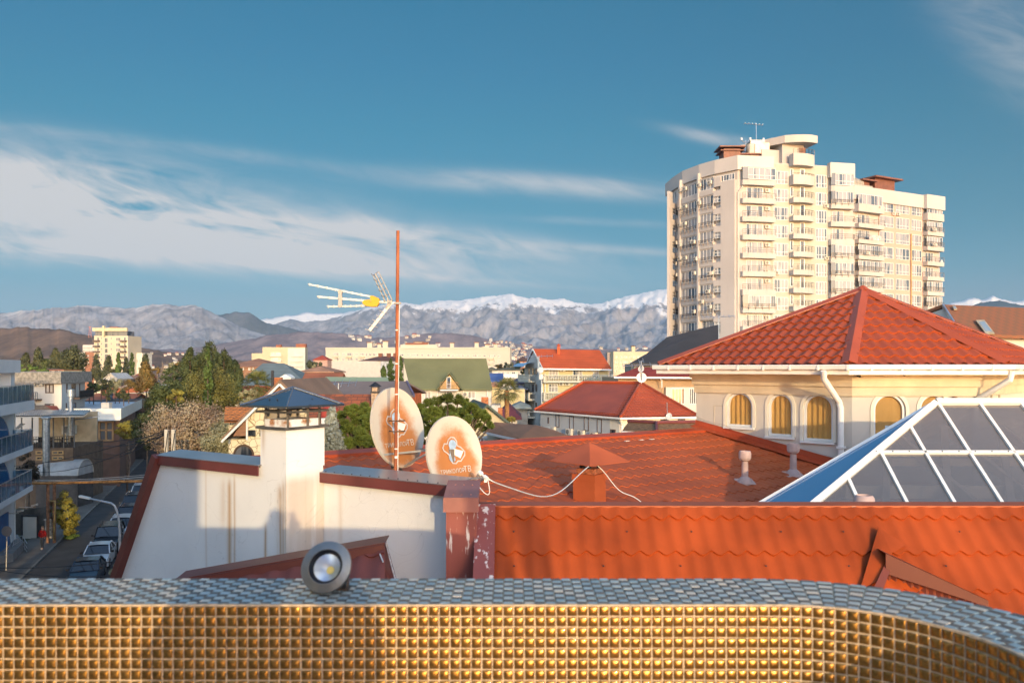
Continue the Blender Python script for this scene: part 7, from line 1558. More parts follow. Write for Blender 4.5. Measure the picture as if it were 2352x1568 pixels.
# ================================================================== STREET ON THE LEFT
def xk(D): return -32.84 - .345 * (D - 53.6)
def xl(D): return -29.8 - .35 * (D - 53.9)
TS = V((-.326, .945, 0)); RS = V((.945, .326, 0))
def street():
 asp = M('asphalt', (.055, .052, .05), .9, var=.15, vs=.6, bump=.2, bs=30); pav = M('worn pavement', (.15, .13, .11), .9, var=.15, vs=.7); paint = M('road paint', (.55, .53, .48), .8, var=.15, vs=4)
 Ds = [18 + i * 6 for i in range(60)]
 def strip(name, fa, fb, z, mat, th=0):
  m = MB(); k = len(Ds); a = [V((fa(D), D, z)) for D in Ds]; b = [V((fb(D), D, z)) for D in Ds]
  m.add(a + b, [(i, k + i, k + i + 1, i + 1) for i in range(k - 1)])
  if th: m.add([V((p.x, p.y, 0)) for p in b] + b, [(i, i + 1, k + i + 1, k + i) for i in range(k - 1)]); m.add([V((p.x, p.y, 0)) for p in a] + a, [(i, k + i, k + i + 1, i + 1) for i in range(k - 1)])
  tag(m.build(name, mat), None, None, kind='structure')
 strip('road', lambda D: xk(D), lambda D: xl(D) + 2.7, .0, asp); strip('pavement_far_side', lambda D: xk(D) - 2.6, lambda D: xk(D) - .16, .14, pav, 1); strip('kerb_far_side', lambda D: xk(D) - .16, lambda D: xk(D), .145, M('worn kerb stone', (.2, .185, .16), .9, var=.2), 1); strip('pavement_near_side', lambda D: xl(D) + 2.7, lambda D: xl(D) + 6.5, .14, pav, 1)
 m = MB(); D = 30.0
 while D < 150:
  L_ = 9 if D < 57 else 2.2
  if L_ > 3: pass
  a, b = V((xl(D), D, .004)), V((xl(D + L_), D + L_, .004)); w = RS * .10; m.poly([a - w, a + w, b + w, b - w]); D += L_ + (1.2 if L_ < 3 else .3)
 tag(m.build('lane_marking', paint), None, None, kind='structure')
 m = MB()
 for i in range(5): a = V((xk(127) + .5 + i * .85, 127, .004)); m.poly([a, a + RS * .45, a + RS * .45 + TS * 3, a + TS * 3])
 tag(m.build('zebra_crossing', paint), None, None, kind='structure')
street()
# ---- parked cars, noses towards the viewer
def car(D, kind, paint, label, off=1.25, detail=True):
 L_, W, Hh, hood, belt = dict(suv=(4.75, 1.9, 1.86, 1.08, 1.12), box=(4.5, 1.85, 1.92, 1.12, 1.18), cross=(4.4, 1.82, 1.66, .98, 1.02), sedan=(4.6, 1.78, 1.46, .88, .94))[kind]
 o = V((xl(D) + off, D, 0)); root = thing('parked_car', label, 'car', o, 'cars parked along the kerb')
 def P(x, y, z): return o + RS * x + TS * y + V((0, 0, z))
 gl = M('car glass', (.015, .02, .028), .05, 0, var=.02, spec=.9); blk = M('car black trim', (.02, .02, .022), .5)
 b = MB(); hl = W / 2; rear = L_ - (.75 if kind == 'sedan' else .12)
 prof = [(0, .30, .42, .80), (.03, .25, hood - .32, .90), (.14, .22, hood - .14, .97), (.9, .22, hood, 1.0), (1.25, .22, belt, 1.0), (L_ - .9, .22, belt + .03, 1.0), (L_ - .12, .25, belt - .02 if kind != 'sedan' else belt + .02, .96), (L_, .35, belt - .25, .88)]
 vs = []
 for (y, z0, z1, k) in prof: vs += [P(-hl * k, y, z0), P(hl * k, y, z0), P(hl * k, y, z0 + (z1 - z0) * .55), P(hl * k * .94, y, z1 - .03), P(hl * k * .80, y, z1), P(-hl * k * .80, y, z1), P(-hl * k * .94, y, z1 - .03), P(-hl * k, y, z0 + (z1 - z0) * .55)]
 n = len(prof); b.add(vs, [(i * 8 + j, i * 8 + (j + 1) % 8, (i + 1) * 8 + (j + 1) % 8, (i + 1) * 8 + j) for i in range(n - 1) for j in range(8)] + [tuple(range(8))[::-1], tuple(range((n - 1) * 8, n * 8))]); b.build('body', paint, root, smooth='auto')
 y0, y1, y2, y3 = 1.15, (1.62 if kind == 'box' else 2.0), (rear - .45 if kind != 'sedan' else L_ - 1.45), (rear if kind != 'sedan' else L_ - .7)
 g = MB(); lo = hl * .93; hi = hl * .76
 q = [P(-lo, y0, belt), P(lo, y0, belt), P(lo, y3, belt), P(-lo, y3, belt), P(-hi, y1, Hh - .05), P(hi, y1, Hh - .05), P(hi, y2, Hh - .05), P(-hi, y2, Hh - .05)]
 g.add(q, [(0, 1, 5, 4), (1, 2, 6, 5), (2, 3, 7, 6), (3, 0, 4, 7), (4, 5, 6, 7)]); g.build('windows', gl, root)
 r = MB(); e = .03
 r.grid(lambda i, j: P((-hi - e) + (2 * hi + 2 * e) * i / 4, (y1 - .06) + (y2 - y1 + .12) * j, Hh - .05 + .05 * math.sin(math.pi * i / 4)), 4, 1)
 for s in (-1, 1):
  r.beam(P(s * lo, y0, belt), P(s * hi, y1, Hh - .04), .07, .07); r.beam(P(s * lo, y3, belt), P(s * hi, y2, Hh - .04), .12, .10); r.beam(P(s * lo * 1.0, (y1 + y2) / 2 + .1, belt), P(s * hi, (y1 + y2) / 2 + .1, Hh - .04), .07, .06)
 r.build('roof', paint, root)
 if kind in ('suv', 'box', 'cross'):
  rr = MB()
  for s in (-1, 1): rr.beam(P(s * hi * .95, y1 + .2, Hh + .05), P(s * hi * .95, y2 - .1, Hh + .05), .04, .04)
  rr.build('roof_rails', STEEL if kind != 'box' else paint, root)
 for s in (-1, 1):
  for yy in (.85, L_ - .9):
   w = MB(); w.lathe(P(s * (hl - .19), yy, .34), [(.20, 0), (.34, .0), (.34, .2), (.2, .21)], 18, ax=RS * s); wo = w.build('wheel', BLACK, root, smooth='auto'); h = MB(); h.lathe(P(s * (hl - .19), yy, .34), [(.2, .205), (.08, .22), (.01, .215)], 12, ax=RS * s, caps=False); h.build('rim', STEEL, wo)
  h = MB(); h.slab([P(s * hl * .52, .02, hood - .34), P(s * hl * .86, .10, hood - .34), P(s * hl * .90, .20, hood - .17), P(s * hl * .56, .08, hood - .19)], TS * -.04); h.build('headlight', M('headlight lens', (.62, .64, .66), .08, .3, var=.02, spec=.8), root)
  mi = MB(); c = P(s * (hl + .10), y0 + .15, belt + .12); mi.obox(c - RS * .09 - TS * .05 - V((0, 0, .07)), RS * .18, TS * .1, (0, 0, .15)); mi.build('mirror', paint if kind in ('cross', 'suv') else blk, root)
 gr = MB(); gr.slab([P(-hl * .42, -.005, hood - .40), P(hl * .42, -.005, hood - .40), P(hl * .46, .05, hood - .20), P(-hl * .46, .05, hood - .20)], TS * -.03)
 for i in range(5): x = -hl * .36 + hl * .18 * i; gr.beam(P(x, -.05, hood - .39), P(x, .0, hood - .21), .03, .03, 1)
 gr.build('grille', [blk, STEEL], root)
 lo_ = MB(); lo_.slab([P(-hl * .6, -.012, .36), P(hl * .6, -.012, .36), P(hl * .6, .0, .46), P(-hl * .6, .0, .46)], TS * -.02); lo_.build('lower_intake', blk, root)
 np_ = MB(); np_.slab([P(-.26, -.055, .50), P(.26, -.055, .50), P(.26, -.05, .61), P(-.26, -.05, .61)], TS * -.01); np_.build('number_plate', WHITEM, root)
 wp = MB(); wp.beam(P(-hl * .6, y0 - .02, belt + .02), P(hl * .1, y0 + .03, belt + .05), .02, .02); wp.build('wiper', blk, root)
def paintm(n, c): return M(n, c, .22, .25, var=.03, spec=.7)
WHC = paintm('white car paint', (.66, .67, .68)); DKC = paintm('dark blue car paint', (.03, .045, .07)); BKC = paintm('black car paint', (.022, .026, .032)); SLV = paintm('silver blue car paint', (.30, .34, .38))
car(50.6, 'sedan', DKC, 'dark car nearest the viewer, half hidden by the mosaic parapet'); car(55.3, 'sedan', WHC, 'white saloon with dark windscreen behind the nearest dark car')
car(60.0, 'box', BKC, 'boxy black off-roader with light roof rails beside the street lamp post'); car(64.6, 'cross', WHC, 'white crossover partly behind the lamp post', 1.55)
car(70.0, 'cross', DKC, 'dark blue hatchback between the white crossover and the tall dark off-roader', 1.4); car(75.2, 'suv', DKC, 'tall dark blue off-roader right behind the big white one'); car(81.6, 'suv', WHC, 'big white off-roader with chrome grille, nearest to the yellow leaves'); car(99, 'cross', SLV, 'silver car farthest up the parking row by the pipe', 1.1)
# ---- street lamps
def lamp(v0, D, hz, vh, vyh, label, base=0, r=.075):
 b = gx(v0, D); h = at(vh, vyh, D); root = thing('street_lamp', label, 'street lamp', b, 'arched street lamps'); bend = min(1.3, hz * .16)
 m = MB(); pts = [b, V((b.x, b.y, hz - bend * 1.6))]
 for t in (.25, .5, .75, 1.0): a = t * math.pi / 2; pts.append(V((b.x + (h.x - b.x) * .28 * (1 - math.cos(a)), b.y, hz - bend * 1.6 + (h.z - hz * 0 - (hz - bend * 1.6)) * .86 * math.sin(a))))
 pts.append(h); m.tube(pts, [r * 1.25, r] + [r * .8] * 4 + [r * .65], 8); m.build('pole', M('lamp post paint', (.42, .44, .46), .5, .2, var=.1), root, smooth=True)
 d = (h - pts[-2]).normalized(); k = MB(); k.obox(h - d * .05 + V((0, -.11, -.05)), d * .62, (0, .22, 0), (0, 0, .11)); k.build('head', M('lamp head', (.62, .62, .58), .4, var=.04), root)
lamp(275, 46, 6.2, 205, 1144, 'nearest street lamp, arching left in front of the parked cars')
lamp(154, 85, 9.0, 215, 958, 'street lamp rising before the restaurant terrace'); lamp(233, 112, 9, 276, 937, 'street lamp before the white fascia building'); lamp(300, 142, 9, 330, 921, 'street lamp against the dark brown curved roof'); lamp(334, 166, 9, 356, 910, 'farthest street lamp beside the dark leafy tree')
# ---- pipe bridge, poles, wires
def pipe_bridge():
 rust = M('bright rusty pipe', (.42, .20, .06), .8, var=.3, vs=3); root = thing('pipe_bridge', 'rusty overhead pipe crossing the street on posts', 'pipe', gx(125, 64)); D = 63.5  # brighter, yellower rust tone than the posts
 m = MB(); m.tube([at(-60, 1113, D + 1), at(110, 1109, D), at(358, 1104, D - 1)], .11, 8); m.build('pipe', rust, root, smooth=True)
 for vx, vt in ((125, 1110), (110, 1112)): p = MB(); p.tube([gx(vx, D + .2), at(vx, vt, D + .2)], .12, 8); p.build('post', M('dull rusty post', (.26, .13, .07), .8, var=.3, vs=3), root)
 y = MB(); y.tube([at(114, 1150, D - .3), at(126, 1150, D - .3), at(126.5, 1160, D - .3), at(123, 1240, D - .3)], .06, 8); y.build('gas_pipe', M('yellow gas pipe', (.48, .33, .12), .7, var=.2), root, smooth=True)
 w = MB(); w.tube([at(210, 1101, D - .4), at(230, 1100.5, D - .4), at(258, 1102, D - .4), at(285, 1099, D - .5), at(310, 1101, D - .6), at(338, 1097, D - .8)], .02, 5)
 for vx in (230, 285, 338): w.tube([at(vx, 1105, D - .5), at(vx, 1098, D - .5)], .035, 6)
 w.build('insulated_wire', CONC, root)
pipe_bridge()
for vx, lab in ((382.5, 'left of two pale concrete poles behind the white wall'), (398.5, 'right of two pale concrete poles behind the white wall')):
 D = 44; root = thing('concrete_pole', lab, 'pole', gx(vx, D), 'pale concrete poles'); m = MB(); t = at(vx, 986, D); m.box((t.x, t.y, t.z / 2), .17, .17, t.z); m.build('post', M('warm pole concrete', (.62, .56, .46), .9, var=.1), root); c = MB(); c.beam(t + V((-.35, 0, -.1)), t + V((.1, 0, -.1)), .05, .05); c.beam(t + V((-.35, 0, -1.2)), t + V((.1, 0, -1.2)), .05, .05); c.tube([t + V((.1, -.1, -.2)), t + V((-.1, -.12, -1.8)), t + V((.1, -.1, -3.5)), t + V((-.05, -.1, -5))], .025, 5); c.build('bracket', DARKST, root)  # warmer, paler concrete colour for the poles
wires = [((382, 988, 44), (-20, 1072, 66), .5), ((382, 992, 44), (240, 1040, 80), .6), ((382, 990, 44), (60, 1080, 75), .9), ((398, 992, 44), (130, 1012, 95), .4), ((332, 1090, 62), (80, 1103, 64), .1), ((80, 1103, 64), (420, 1085, 40), .2), ((382, 995, 44), (205, 1050, 90), .7), ((-10, 1303, 36), (420, 1262, 34), .25), ((-10, 1308, 37), (300, 1318, 33), .2), ((215, 1020, 84), (382, 998, 44), .4)]
for i, (a, b, sag) in enumerate(wires):
 p, q = at(*a), at(*b); m = MB(); m.tube([p.lerp(q, t / 10) - V((0, 0, sag * 4 * (t / 10) * (1 - t / 10))) for t in range(11)], .014 + .012 * p.y / 60, 4); tag(m.build('overhead_wire', BLACK if i not in (4, 5) else CONC), 'thin overhead wire slung across the street from the concrete poles', 'wire', 'overhead wires across the street')
# ---- blue glass building with balconies
def glass_building():
 root = thing('blue_glass_building', 'shaded pale building with blue arched glazing and glass balconies at the left edge', 'building', (-39, 58, 0)); E = V((-38.75, 62, 0)); wal = M('cool white render', (.64, .64, .65), .85, var=.05, vs=.4); blue = M('deep blue glazing', (.012, .11, .30), .06, 0, var=.1, vs=.3, spec=.9)
 u = -TS; f = Face(E + u * 30, E)      # faces the street
 m = MB(); m.prism([(p.x, p.y) for p in (f.a, f.b, f.b - f.n * 9, f.a - f.n * 9)], 0, 12.6); m.build('wall', wal, root)
 L_ = f.L
 for zf in (.3, 4.6, 7.8):
  g = MB(); K = 12; w = 3.6; h = 2.85; g.slab([f.p(L_ - 10, zf, .0), f.p(L_ - 1.2, zf, .0)] + [f.p(L_ - 1.2 - w * (1 - math.cos(math.pi / 2 * k / K)), zf + h * math.sin(math.pi / 2 * k / K), 0) for k in range(1, K + 1)] + [f.p(L_ - 10, zf + h, 0)], f.n * .05); go = g.build('glazing', blue, root)
  fr = MB(); fr.tube([f.p(L_ - 1.2, zf, .06)] + [f.p(L_ - 1.2 - w * (1 - math.cos(math.pi / 2 * k / K)), zf + h * math.sin(math.pi / 2 * k / K), .06) for k in range(1, K + 1)], .06, 6); fr.build('frame', TRIM, go)
 pane = Mpane('blue balcony glass', (.70, .82, .92), .05, (.10, .24, .36), .3)
 for zb, zt, th, end in ((11.6, 12.85, .72, 1.5), (8.1, 9.36, .42, 1.0), (5.0, 6.22, .42, .9)):
  b = MB(); b.obox(f.p(L_ - 22, zb - th, 0), f.u * (22 - .3), f.n * (1.15 + end * .2), (0, 0, th)); bo = b.build('balcony', wal, root); o = 1.1 + end * .2
  g = MB(); g.slab([f.p(L_ - 22, zb + .02, o), f.p(L_ - .45, zb + .02, o), f.p(L_ - .45, zt - .05, o), f.p(L_ - 22, zt - .05, o)], f.n * .015); g.slab([f.p(L_ - .45, zb + .02, 0), f.p(L_ - .45, zb + .02, o), f.p(L_ - .45, zt - .05, o), f.p(L_ - .45, zt - .05, 0)], f.u * -.015); g.build('glass_railing', pane, bo)
  r = MB(); r.beam(f.p(L_ - 22, zt, o), f.p(L_ - .4, zt, o), .06, .05); r.beam(f.p(L_ - .45, zt, 0), f.p(L_ - .45, zt, o), .06, .05)
  for i in range(16): q = f.p(L_ - .5 - i * 1.2, zb, o); r.beam(q, q + V((0, 0, zt - zb)), .04, .04)
  r.build('handrail', STEEL, bo)
 t = MB(); t.obox(f.p(L_ - 14, 13.75, -2.5), f.u * 12.8, f.n * 3.2, (0, 0, .95)); t.obox(f.p(L_ - 2.3, 12.6, -.9), f.u * 1.1, f.n * 1.2, (0, 0, 1.2)); t.build('roof_frame', wal, root)
 p = MB();
 for i in range(5): q = f.p(L_ - 2.2 - i * 1.4, 14.7, -1); p.beam(q, q + V((0, 0, .95 - .1 * (i % 2))), .07, .07)
 p.beam(f.p(L_ - 1.2, 15.35, -1.5), f.p(L_ - 8, 15.35, -1.5), .08, .08); p.obox(f.p(L_ - 7, 14.7, -2), f.u * 1.1, f.n * 1.1, (0, 0, 1.1)); p.build('roof_rail', CONC, root)
 pl = MB(); pl.tube([f.p(L_ - .05, 0, .05), f.p(L_ - .05, 12.6, .05)], .05, 6); pl.build('drainpipe', TRIM, root)
 for (vx0, vx1, vy) in ((43, 76, 1165), (9, 43, 1179), (-6, 9, 1193)): s = MB(); D = 60.5; a, e = at(vx0, vy, D), at(vx1, vy - 1, D); s.tube([a, e], .035, 6); s.obox(e + V((-.1, -.1, .02)), (.42, 0, .12), (0, .2, 0), (0, 0, .14)); s.build('arm_spotlight', CONC, root)
 dr = MB(); dr.obox(f.p(L_ - 5.5, .2, .06), f.u * 3.4, f.n * .06, (0, 0, 3.1)); dr.build('door', M('blue door frame', (.02, .12, .32), .4), root)
glass_building()
# ---- steps railing, gate, stone pillar, sign
def street_bits():
 root = thing('stair_railing', 'stainless steel railing round the steps of the blue glass building', 'railing', gx(30, 60)); m = MB(); P = [at(-12, 1300, 56.5), at(14, 1262, 58), at(31, 1240, 60), at(51, 1229, 62), at(62, 1247, 60.5)]
 for dz in (0, -.35, -.65): m.tube([p + V((0, 0, dz)) for p in P], .03 if dz == 0 else .02, 6)
 for a, b in zip(P[:-1], P[1:]):
  for t in (0, .5): q = a.lerp(b, t); m.tube([q, q - V((0, 0, 1.0))], .025, 6)
 m.build('rails', STEEL, root); s = MB()
 s.prism([(gx(-30, 56).x, 56), (gx(30, 57.5).x, 57.5), (gx(54, 61).x, 61), (gx(40, 64).x, 64), (gx(-30, 63).x, 63)], 0, .75); s.build('landing', M('grey granite', (.22, .21, .20), .8, var=.1), root)
 D = 65.5; root = thing('metal_gate', 'pale sheet metal gate half lit by the sun beside the woman in red', 'gate', gx(69, D)); g = MB(); a, b = gx(50.5, D), gx(87, D); g.obox(a + V((0, 0, .1)), (b.x - a.x, 0, 0), (0, .06, 0), (0, 0, 1.75)); g.build('leaf', M('pale gate sheet', (.50, .49, .46), .6, var=.04), root)
 fr = MB();
 for p in (a, b): fr.beam(p, p + V((0, 0, 2.05)), .14, .14)
 fr.tube([a + V((.3, 0, 2.02)), b + V((0, 0, 1.95))], .06, 6); fr.build('frame', DARKST, root)
 root = thing('stone_pillar', 'whitewashed rough stone gate pillar behind the woman in red', 'pillar', gx(111, D)); p = MB(); a, b = gx(103, D), gx(118.5, D); p.obox(a, (b.x - a.x, 0, 0), (0, .5, 0), (0, 0, 1.6)); p.build('shaft', M('whitewashed stone', (.55, .50, .42), .9, var=.35, vs=5, bump=.8, bs=14, bd=.04), root); c = MB(); c.obox(a + V((-.06, -.06, 1.6)), (b.x - a.x + .12, 0, 0), (0, .62, 0), (0, 0, .09)); c.build('coping', CONC, root)
 root = thing('garden_wall', 'dark low wall and fence behind the gate under the vines', 'wall', gx(130, 68)); w = MB(); a, b = gx(20, 67), gx(116, 70); w.slab([a, b, b + V((0, 0, 2.0)), a + V((0, 0, 2.0))], (0, .25, 0)); w.build('wall', M('dark stained wall', (.10, .085, .07), .95, var=.3, vs=1), root)
 D = 55; root = thing('round_road_sign', 'back of a round road sign on a pale post by the steps', 'sign', gx(14, D)); c = at(16.5, 1219, D); m = MB(); m.tube([gx(14, D), V((c.x, D, c.z + .34))], .035, 8); m.build('post', M('pale sign post', (.50, .46, .40), .6), root); s = MB(); s.lathe(c + V((0, -.05, 0)), [(.36, 0), (.36, .012)], 28, ax=(0, -1, 0)); s.obox(c + V((-.22, -.075, -.2)), (.12, 0, 0), (0, .01, 0), (0, 0, .07)); s.build('disc', M('grey sign back', (.24, .24, .24), .5, .3, var=.05), root)
 tree('vine of yellowing leaves hanging from the rusty pipe', 152, 1118, 1238, 27, 65, G_YEL, n=5000, leaf=.20, clump=36, name='vine', cat='vine', trunk=False); tree('dark vine tangle on the post under the rusty pipe', 128, 1130, 1215, 16, 66, Mleaf('brown vine leaves', (.10, .065, .03), (.16, .11, .04)), n=1800, leaf=.18, clump=20, name='vine', cat='vine', trunk=False); tree('spiky green plant at the kerb under the vines', 163, 1222, 1256, 20, 66, G_BRIGHT, n=1500, leaf=.22, clump=14, name='shrub', cat='shrub', trunk=False)
 tree('yellow leaved bush at the left foot of the white stucco wall', 357, 1062, 1110, 24, 30, G_YEL, n=1600, leaf=.14, clump=16, name='bush', cat='bush'); tree('dry grassy shrub beside the nearest parked cars', 278, 1285, 1345, 22, 40, Mleaf('dry grass blades', (.16, .17, .11), (.30, .27, .17)), n=2600, leaf=.22, clump=18, name='shrub', cat='shrub', trunk=False)
 bare_tree('bare tangled tree behind the blue glass building', 62, 1000, 74, .9, leafm=None)
 tree('dark bare looking bush under the terrace', 66, 1040, 1120, 26, 72, Mleaf('dead brown leaves', (.05, .04, .025), (.09, .06, .035)), n=2500, leaf=.2, clump=22, name='bush', cat='bush')
street_bits()
# ---- restaurant terrace, flues, tent, shops, white house and the buildings beyond
def left_town():
 D = 80; root = thing('terrace_restaurant', 'two storey restaurant with open timber terrace under a flat corrugated metal roof', 'building', gx(110, D)); a, b = gx(22, D), gx(168, D + 1); f = Face(a, b); zt = zpx(1030, D); woodf = M('ochre window timber', (.42, .27, .12), .7, var=.1)
 m = MB(); m.prism([(p.x, p.y) for p in (f.a, f.b, f.b - f.n * 9, f.a - f.n * 9)], 0, zt); m.build('ground_storey', M('dark brown boards', (.16, .11, .075), .9, var=.15), root)
 for x0, x1 in ((83, 112), (120, 147)):
  for y0, y1 in ((1034, 1043.5), (1047, 1056)): add_win(root, f, x0, y0, x1, y1, 2, 0, frame=woodf, glass=GLASSD, fr=.12, proud=.12)
 bk = MB(); bk.obox(f.p(0, zt, -7), f.u * f.L, f.n * -.3, (0, 0, 3.3)); bk.build('back_wall', M('ochre cream wall', (.50, .40, .26), .9, var=.1), root)  # back wall in a deep cream colour
 r = MB(); rail(r, [f.p(0, 0, -.1), f.p(f.L, 0, -.1)], 1.15, zt, 2, .22, .028); r.build('railing', DARKST, root)
 p = MB();
 for i in range(7): q = f.p(f.L * i / 6, zt, -.3); p.beam(q, q + V((0, 0, 3.4)), .10, .10)
 p.build('post', M('grey steel post', (.22, .22, .22), .6), root)
 mt = M('corrugated zinc roof', (.30, .34, .40), .25, .7, var=.06); rf = MB(); A, B_, C_, Dd = at(20, 955, 77), at(192, 953, 77), at(208, 941.5, 87), at(20, 941.5, 87); n = 70
 rf.grid(lambda i, j: (A.lerp(B_, i / n) if j == 0 else Dd.lerp(C_, i / n)) + V((0, 0, .05 * (i % 2))), n, 1); rf.slab([A - V((0, 0, .06)), B_ - V((0, 0, .06)), C_ - V((0, 0, .06)), Dd - V((0, 0, .06))], (0, 0, -.12)); rf.build('roof', mt, root)
 rf = MB(); rf.slab([at(30, 988, 76), at(46, 972, 76), at(58, 972, 80), at(33, 990, 80)], (0, 0, -.06)); rf.build('lean_to_roof', mt, root)
 ac = place('air_conditioner', ac_mesh(), f.mat(f.px(86, 990)[0], zpx(996, D + 7), -6.9) @ Matrix.Scale(1.6, 4), root)
 for i, x in enumerate((66, 92, 120, 140)):
  q = gx(x, D + 2); tb = thing('terrace_table', 'dark table set with chairs on the restaurant terrace behind the railing', 'table', (q.x, q.y, zt), 'dark tables on the restaurant terrace'); m = MB(); m.box((q.x, q.y, zt + .74), 1.2, .8, .05); m.build('top', DARKWOOD, tb); l = MB(); l.tube([(q.x, q.y, zt), (q.x, q.y, zt + .72)], .05, 6); l.build('leg', DARKST, tb)
  for s in (-1, 1):
   ct = thing('terrace_chair', 'dark chair at a table on the restaurant terrace', 'chair', (q.x + s * .9, q.y, zt), 'dark chairs on the restaurant terrace'); c = MB(); c.box((q.x + s * .9, q.y, zt + .45), .42, .42, .04); c.build('seat', DARKST, ct); c = MB(); c.box((q.x + s * 1.1, q.y, zt + .72), .04, .42, .5); c.build('backrest', DARKST, ct)
   for dx in (-.18, .18):
    for dy in (-.18, .18): c = MB(); c.box((q.x + s * .9 + dx, q.y + dy, zt + .215), .03, .03, .43); c.build('leg', DARKST, ct)
 for vx, vt, vb, D_, r_, lab in ((106.5, 961, 1092, 73, .30, 'fat galvanised flue pipe in front of the restaurant terrace'), (163, 911, 1000, 84, .26, 'galvanised flue with wide collar piercing the restaurant roof')):
  root2 = thing('flue_pipe', lab, 'flue pipe', gx(vx, D_)); m = MB(); t = at(vx, vt, D_); m.tube([V((t.x, t.y, max(0, zpx(vb, D_)))), t], r_, 14); m.build('pipe', M('spangled zinc', (.42, .45, .48), .35, .8, var=.2, vs=4), root2, smooth='auto'); c = MB(); c.lathe(t, [(r_ * 1.0, -.05), (r_ * 1.5, .0), (r_ * 1.5, .12 if vt > 950 else .75), (r_ * .9, .2 if vt > 950 else .8)], 14); c.build('cowl', MATS['spangled zinc'], root2, smooth='auto')
 D = 80; root = thing('barrel_tent', 'grey plastic barrel vaulted tent under the restaurant windows', 'tent', gx(135, D)); a, b = at(82, 1092, D), at(178, 1092, D); m = MB(); K = 10; R = 1.5
 m.grid(lambda i, j: a.lerp(b, j) + V((0, R * (1 - math.cos(math.pi * i / K)), R * math.sin(math.pi * i / K))), K, 1); m.poly([b + V((0, R * (1 - math.cos(math.pi * i / K)), R * math.sin(math.pi * i / K))) for i in range(K + 1)]); m.build('cover', M('grey plastic sheeting', (.34, .36, .38), .5, var=.1), root, smooth='auto'); h = MB(); h.tube([b + V((.03, R * (1 - math.cos(math.pi * i / K)), R * math.sin(math.pi * i / K))) for i in range(K + 1)], .05, 5); w0 = MB(); h.build('hoop', CONC, root); w0.obox((a.x, a.y, 0), (b.x - a.x, 0, 0), (0, 3, 0), (0, 0, a.z)); w0.build('plinth', M('dark shed boards', (.08, .07, .065), .9), root)
 # shops along the far pavement
 D = 104; fs = gx(252, D); s1 = fs + TS * 26; f = Face(fs, s1); root = thing('grey_shop_row', 'single storey grey shop row with pinkish flat roof along the pavement', 'building', fs); m = MB(); q = [f.a, f.b, f.b - f.n * 8, f.a - f.n * 8]; m.prism([(p.x, p.y) for p in q], 0, 3.35); m.build('wall', M('grey shop render', (.30, .29, .27), .9, var=.1), root); r = MB(); r.prism([(p.x, p.y) for p in (f.a + f.n * .5 - f.u * .5, f.b + f.n * .5, f.b - f.n * 8, f.a - f.n * 8 - f.u * .5)], 3.36, 3.6); r.build('roof', M('pinkish felt roof', (.36, .19, .16), .8, var=.1), root)
 for i in range(4): d = MB(); d.obox(f.p(4 + i * 5, .1, 0), f.u * 2.4, f.n * .05, (0, 0, 2.3)); d.build('shop_window', GLASSD, root)
 w = MB(); w.obox(f.p(-.05, 2.2, -8), f.n * 8.4, f.u * -.05, (0, 0, 1.1)); w.build('fascia', M('dirty white fascia', (.52, .50, .46), .7), root)
 D = 97; root = thing('tiled_shed', 'small shed with sloping tiled lean-to roof between the tent and the grey shops', 'shed', gx(222, D)); m = MB(); a, b = gx(200, D), gx(236, D + 2); m.obox((a.x, a.y, 0), (b.x - a.x, 0, 0), (0, 4, 0), (0, 0, 2.4)); m.build('wall', M('dark brick wall', (.20, .12, .09), .9, var=.2, vs=3), root); r = MB(); r.slab([at(203, 1088, D - 1), at(240, 1078, D), at(233, 1058, D + 4), at(201, 1064, D + 4)], (0, 0, -.1)); r.build('roof', M('old dark tiles', (.15, .085, .07), .8, var=.2, zline=.2), root); r = MB(); r.slab([at(198, 1055, D), at(246, 1057, D), at(242, 1046, D + 3), at(201, 1042, D + 3)], (0, 0, -.08)); r.build('awning', M('grey translucent sheet', (.40, .41, .42), .5), root)  # shed wall in a dark, uneven brick colour
 # white house with shingle parapet
 D = 95; f = Face(gx(-15, D), gx(141.5, D)); C_ = gx(195, 107); fR = Face(f.b, C_); root = thing('white_modern_house', 'white cube house with grey shingle parapet band and dark framed windows', 'house', f.b)
 w = MB(); w.prism([(p.x, p.y) for p in (f.a, f.b, C_, V((f.a.x - 6, 112, 0)))], 0, zpx(880, D)); w.build('wall', WHITE, root)
 sh = M('weathered grey shingle', (.30, .27, .23), .9, var=.3, vs=3, zline=.28); pb = MB(); zb, zt = zpx(880.5, D), zpx(854, D); o = .75
 pts = [f.a + f.n * o, f.b + f.n * o + fR.n * o * .4, V((C_.x, C_.y, 0)) + fR.n * o + fR.u * .5, V((f.a.x - 6, 113, 0)) - fR.n * 0, f.a + V((-6, 2, 0))]; pb.prism([(p.x, p.y) for p in pts], zb, zt); pb.build('shingle_parapet', sh, root)
 for x0, x1, y0, y1, c in ((104, 124, 881.5, 902.5, 2), (58, 70, 881, 915, 1), (103, 124, 927, 940, 2), (74, 82, 927, 934, 1)): add_win(root, f, x0, y0, x1, y1, c, 0, frame=DARKWOOD, glass=GLASSW, snap=.1, fr=.12)
 for x0, x1, y0, y1, c in ((152, 154.5, 881, 902, 1), (164, 173, 881, 914, 2), (182, 183.5, 881, 898, 1), (151, 153, 925, 942, 1), (166, 174, 925, 945, 1)): add_win(root, fR, x0, y0, x1, y1, c, 0, frame=DARKWOOD, glass=GLASSD, snap=.1)
 for x in (78.5, 93.5): add_ac(root, f, x, 879.5, 1.05)
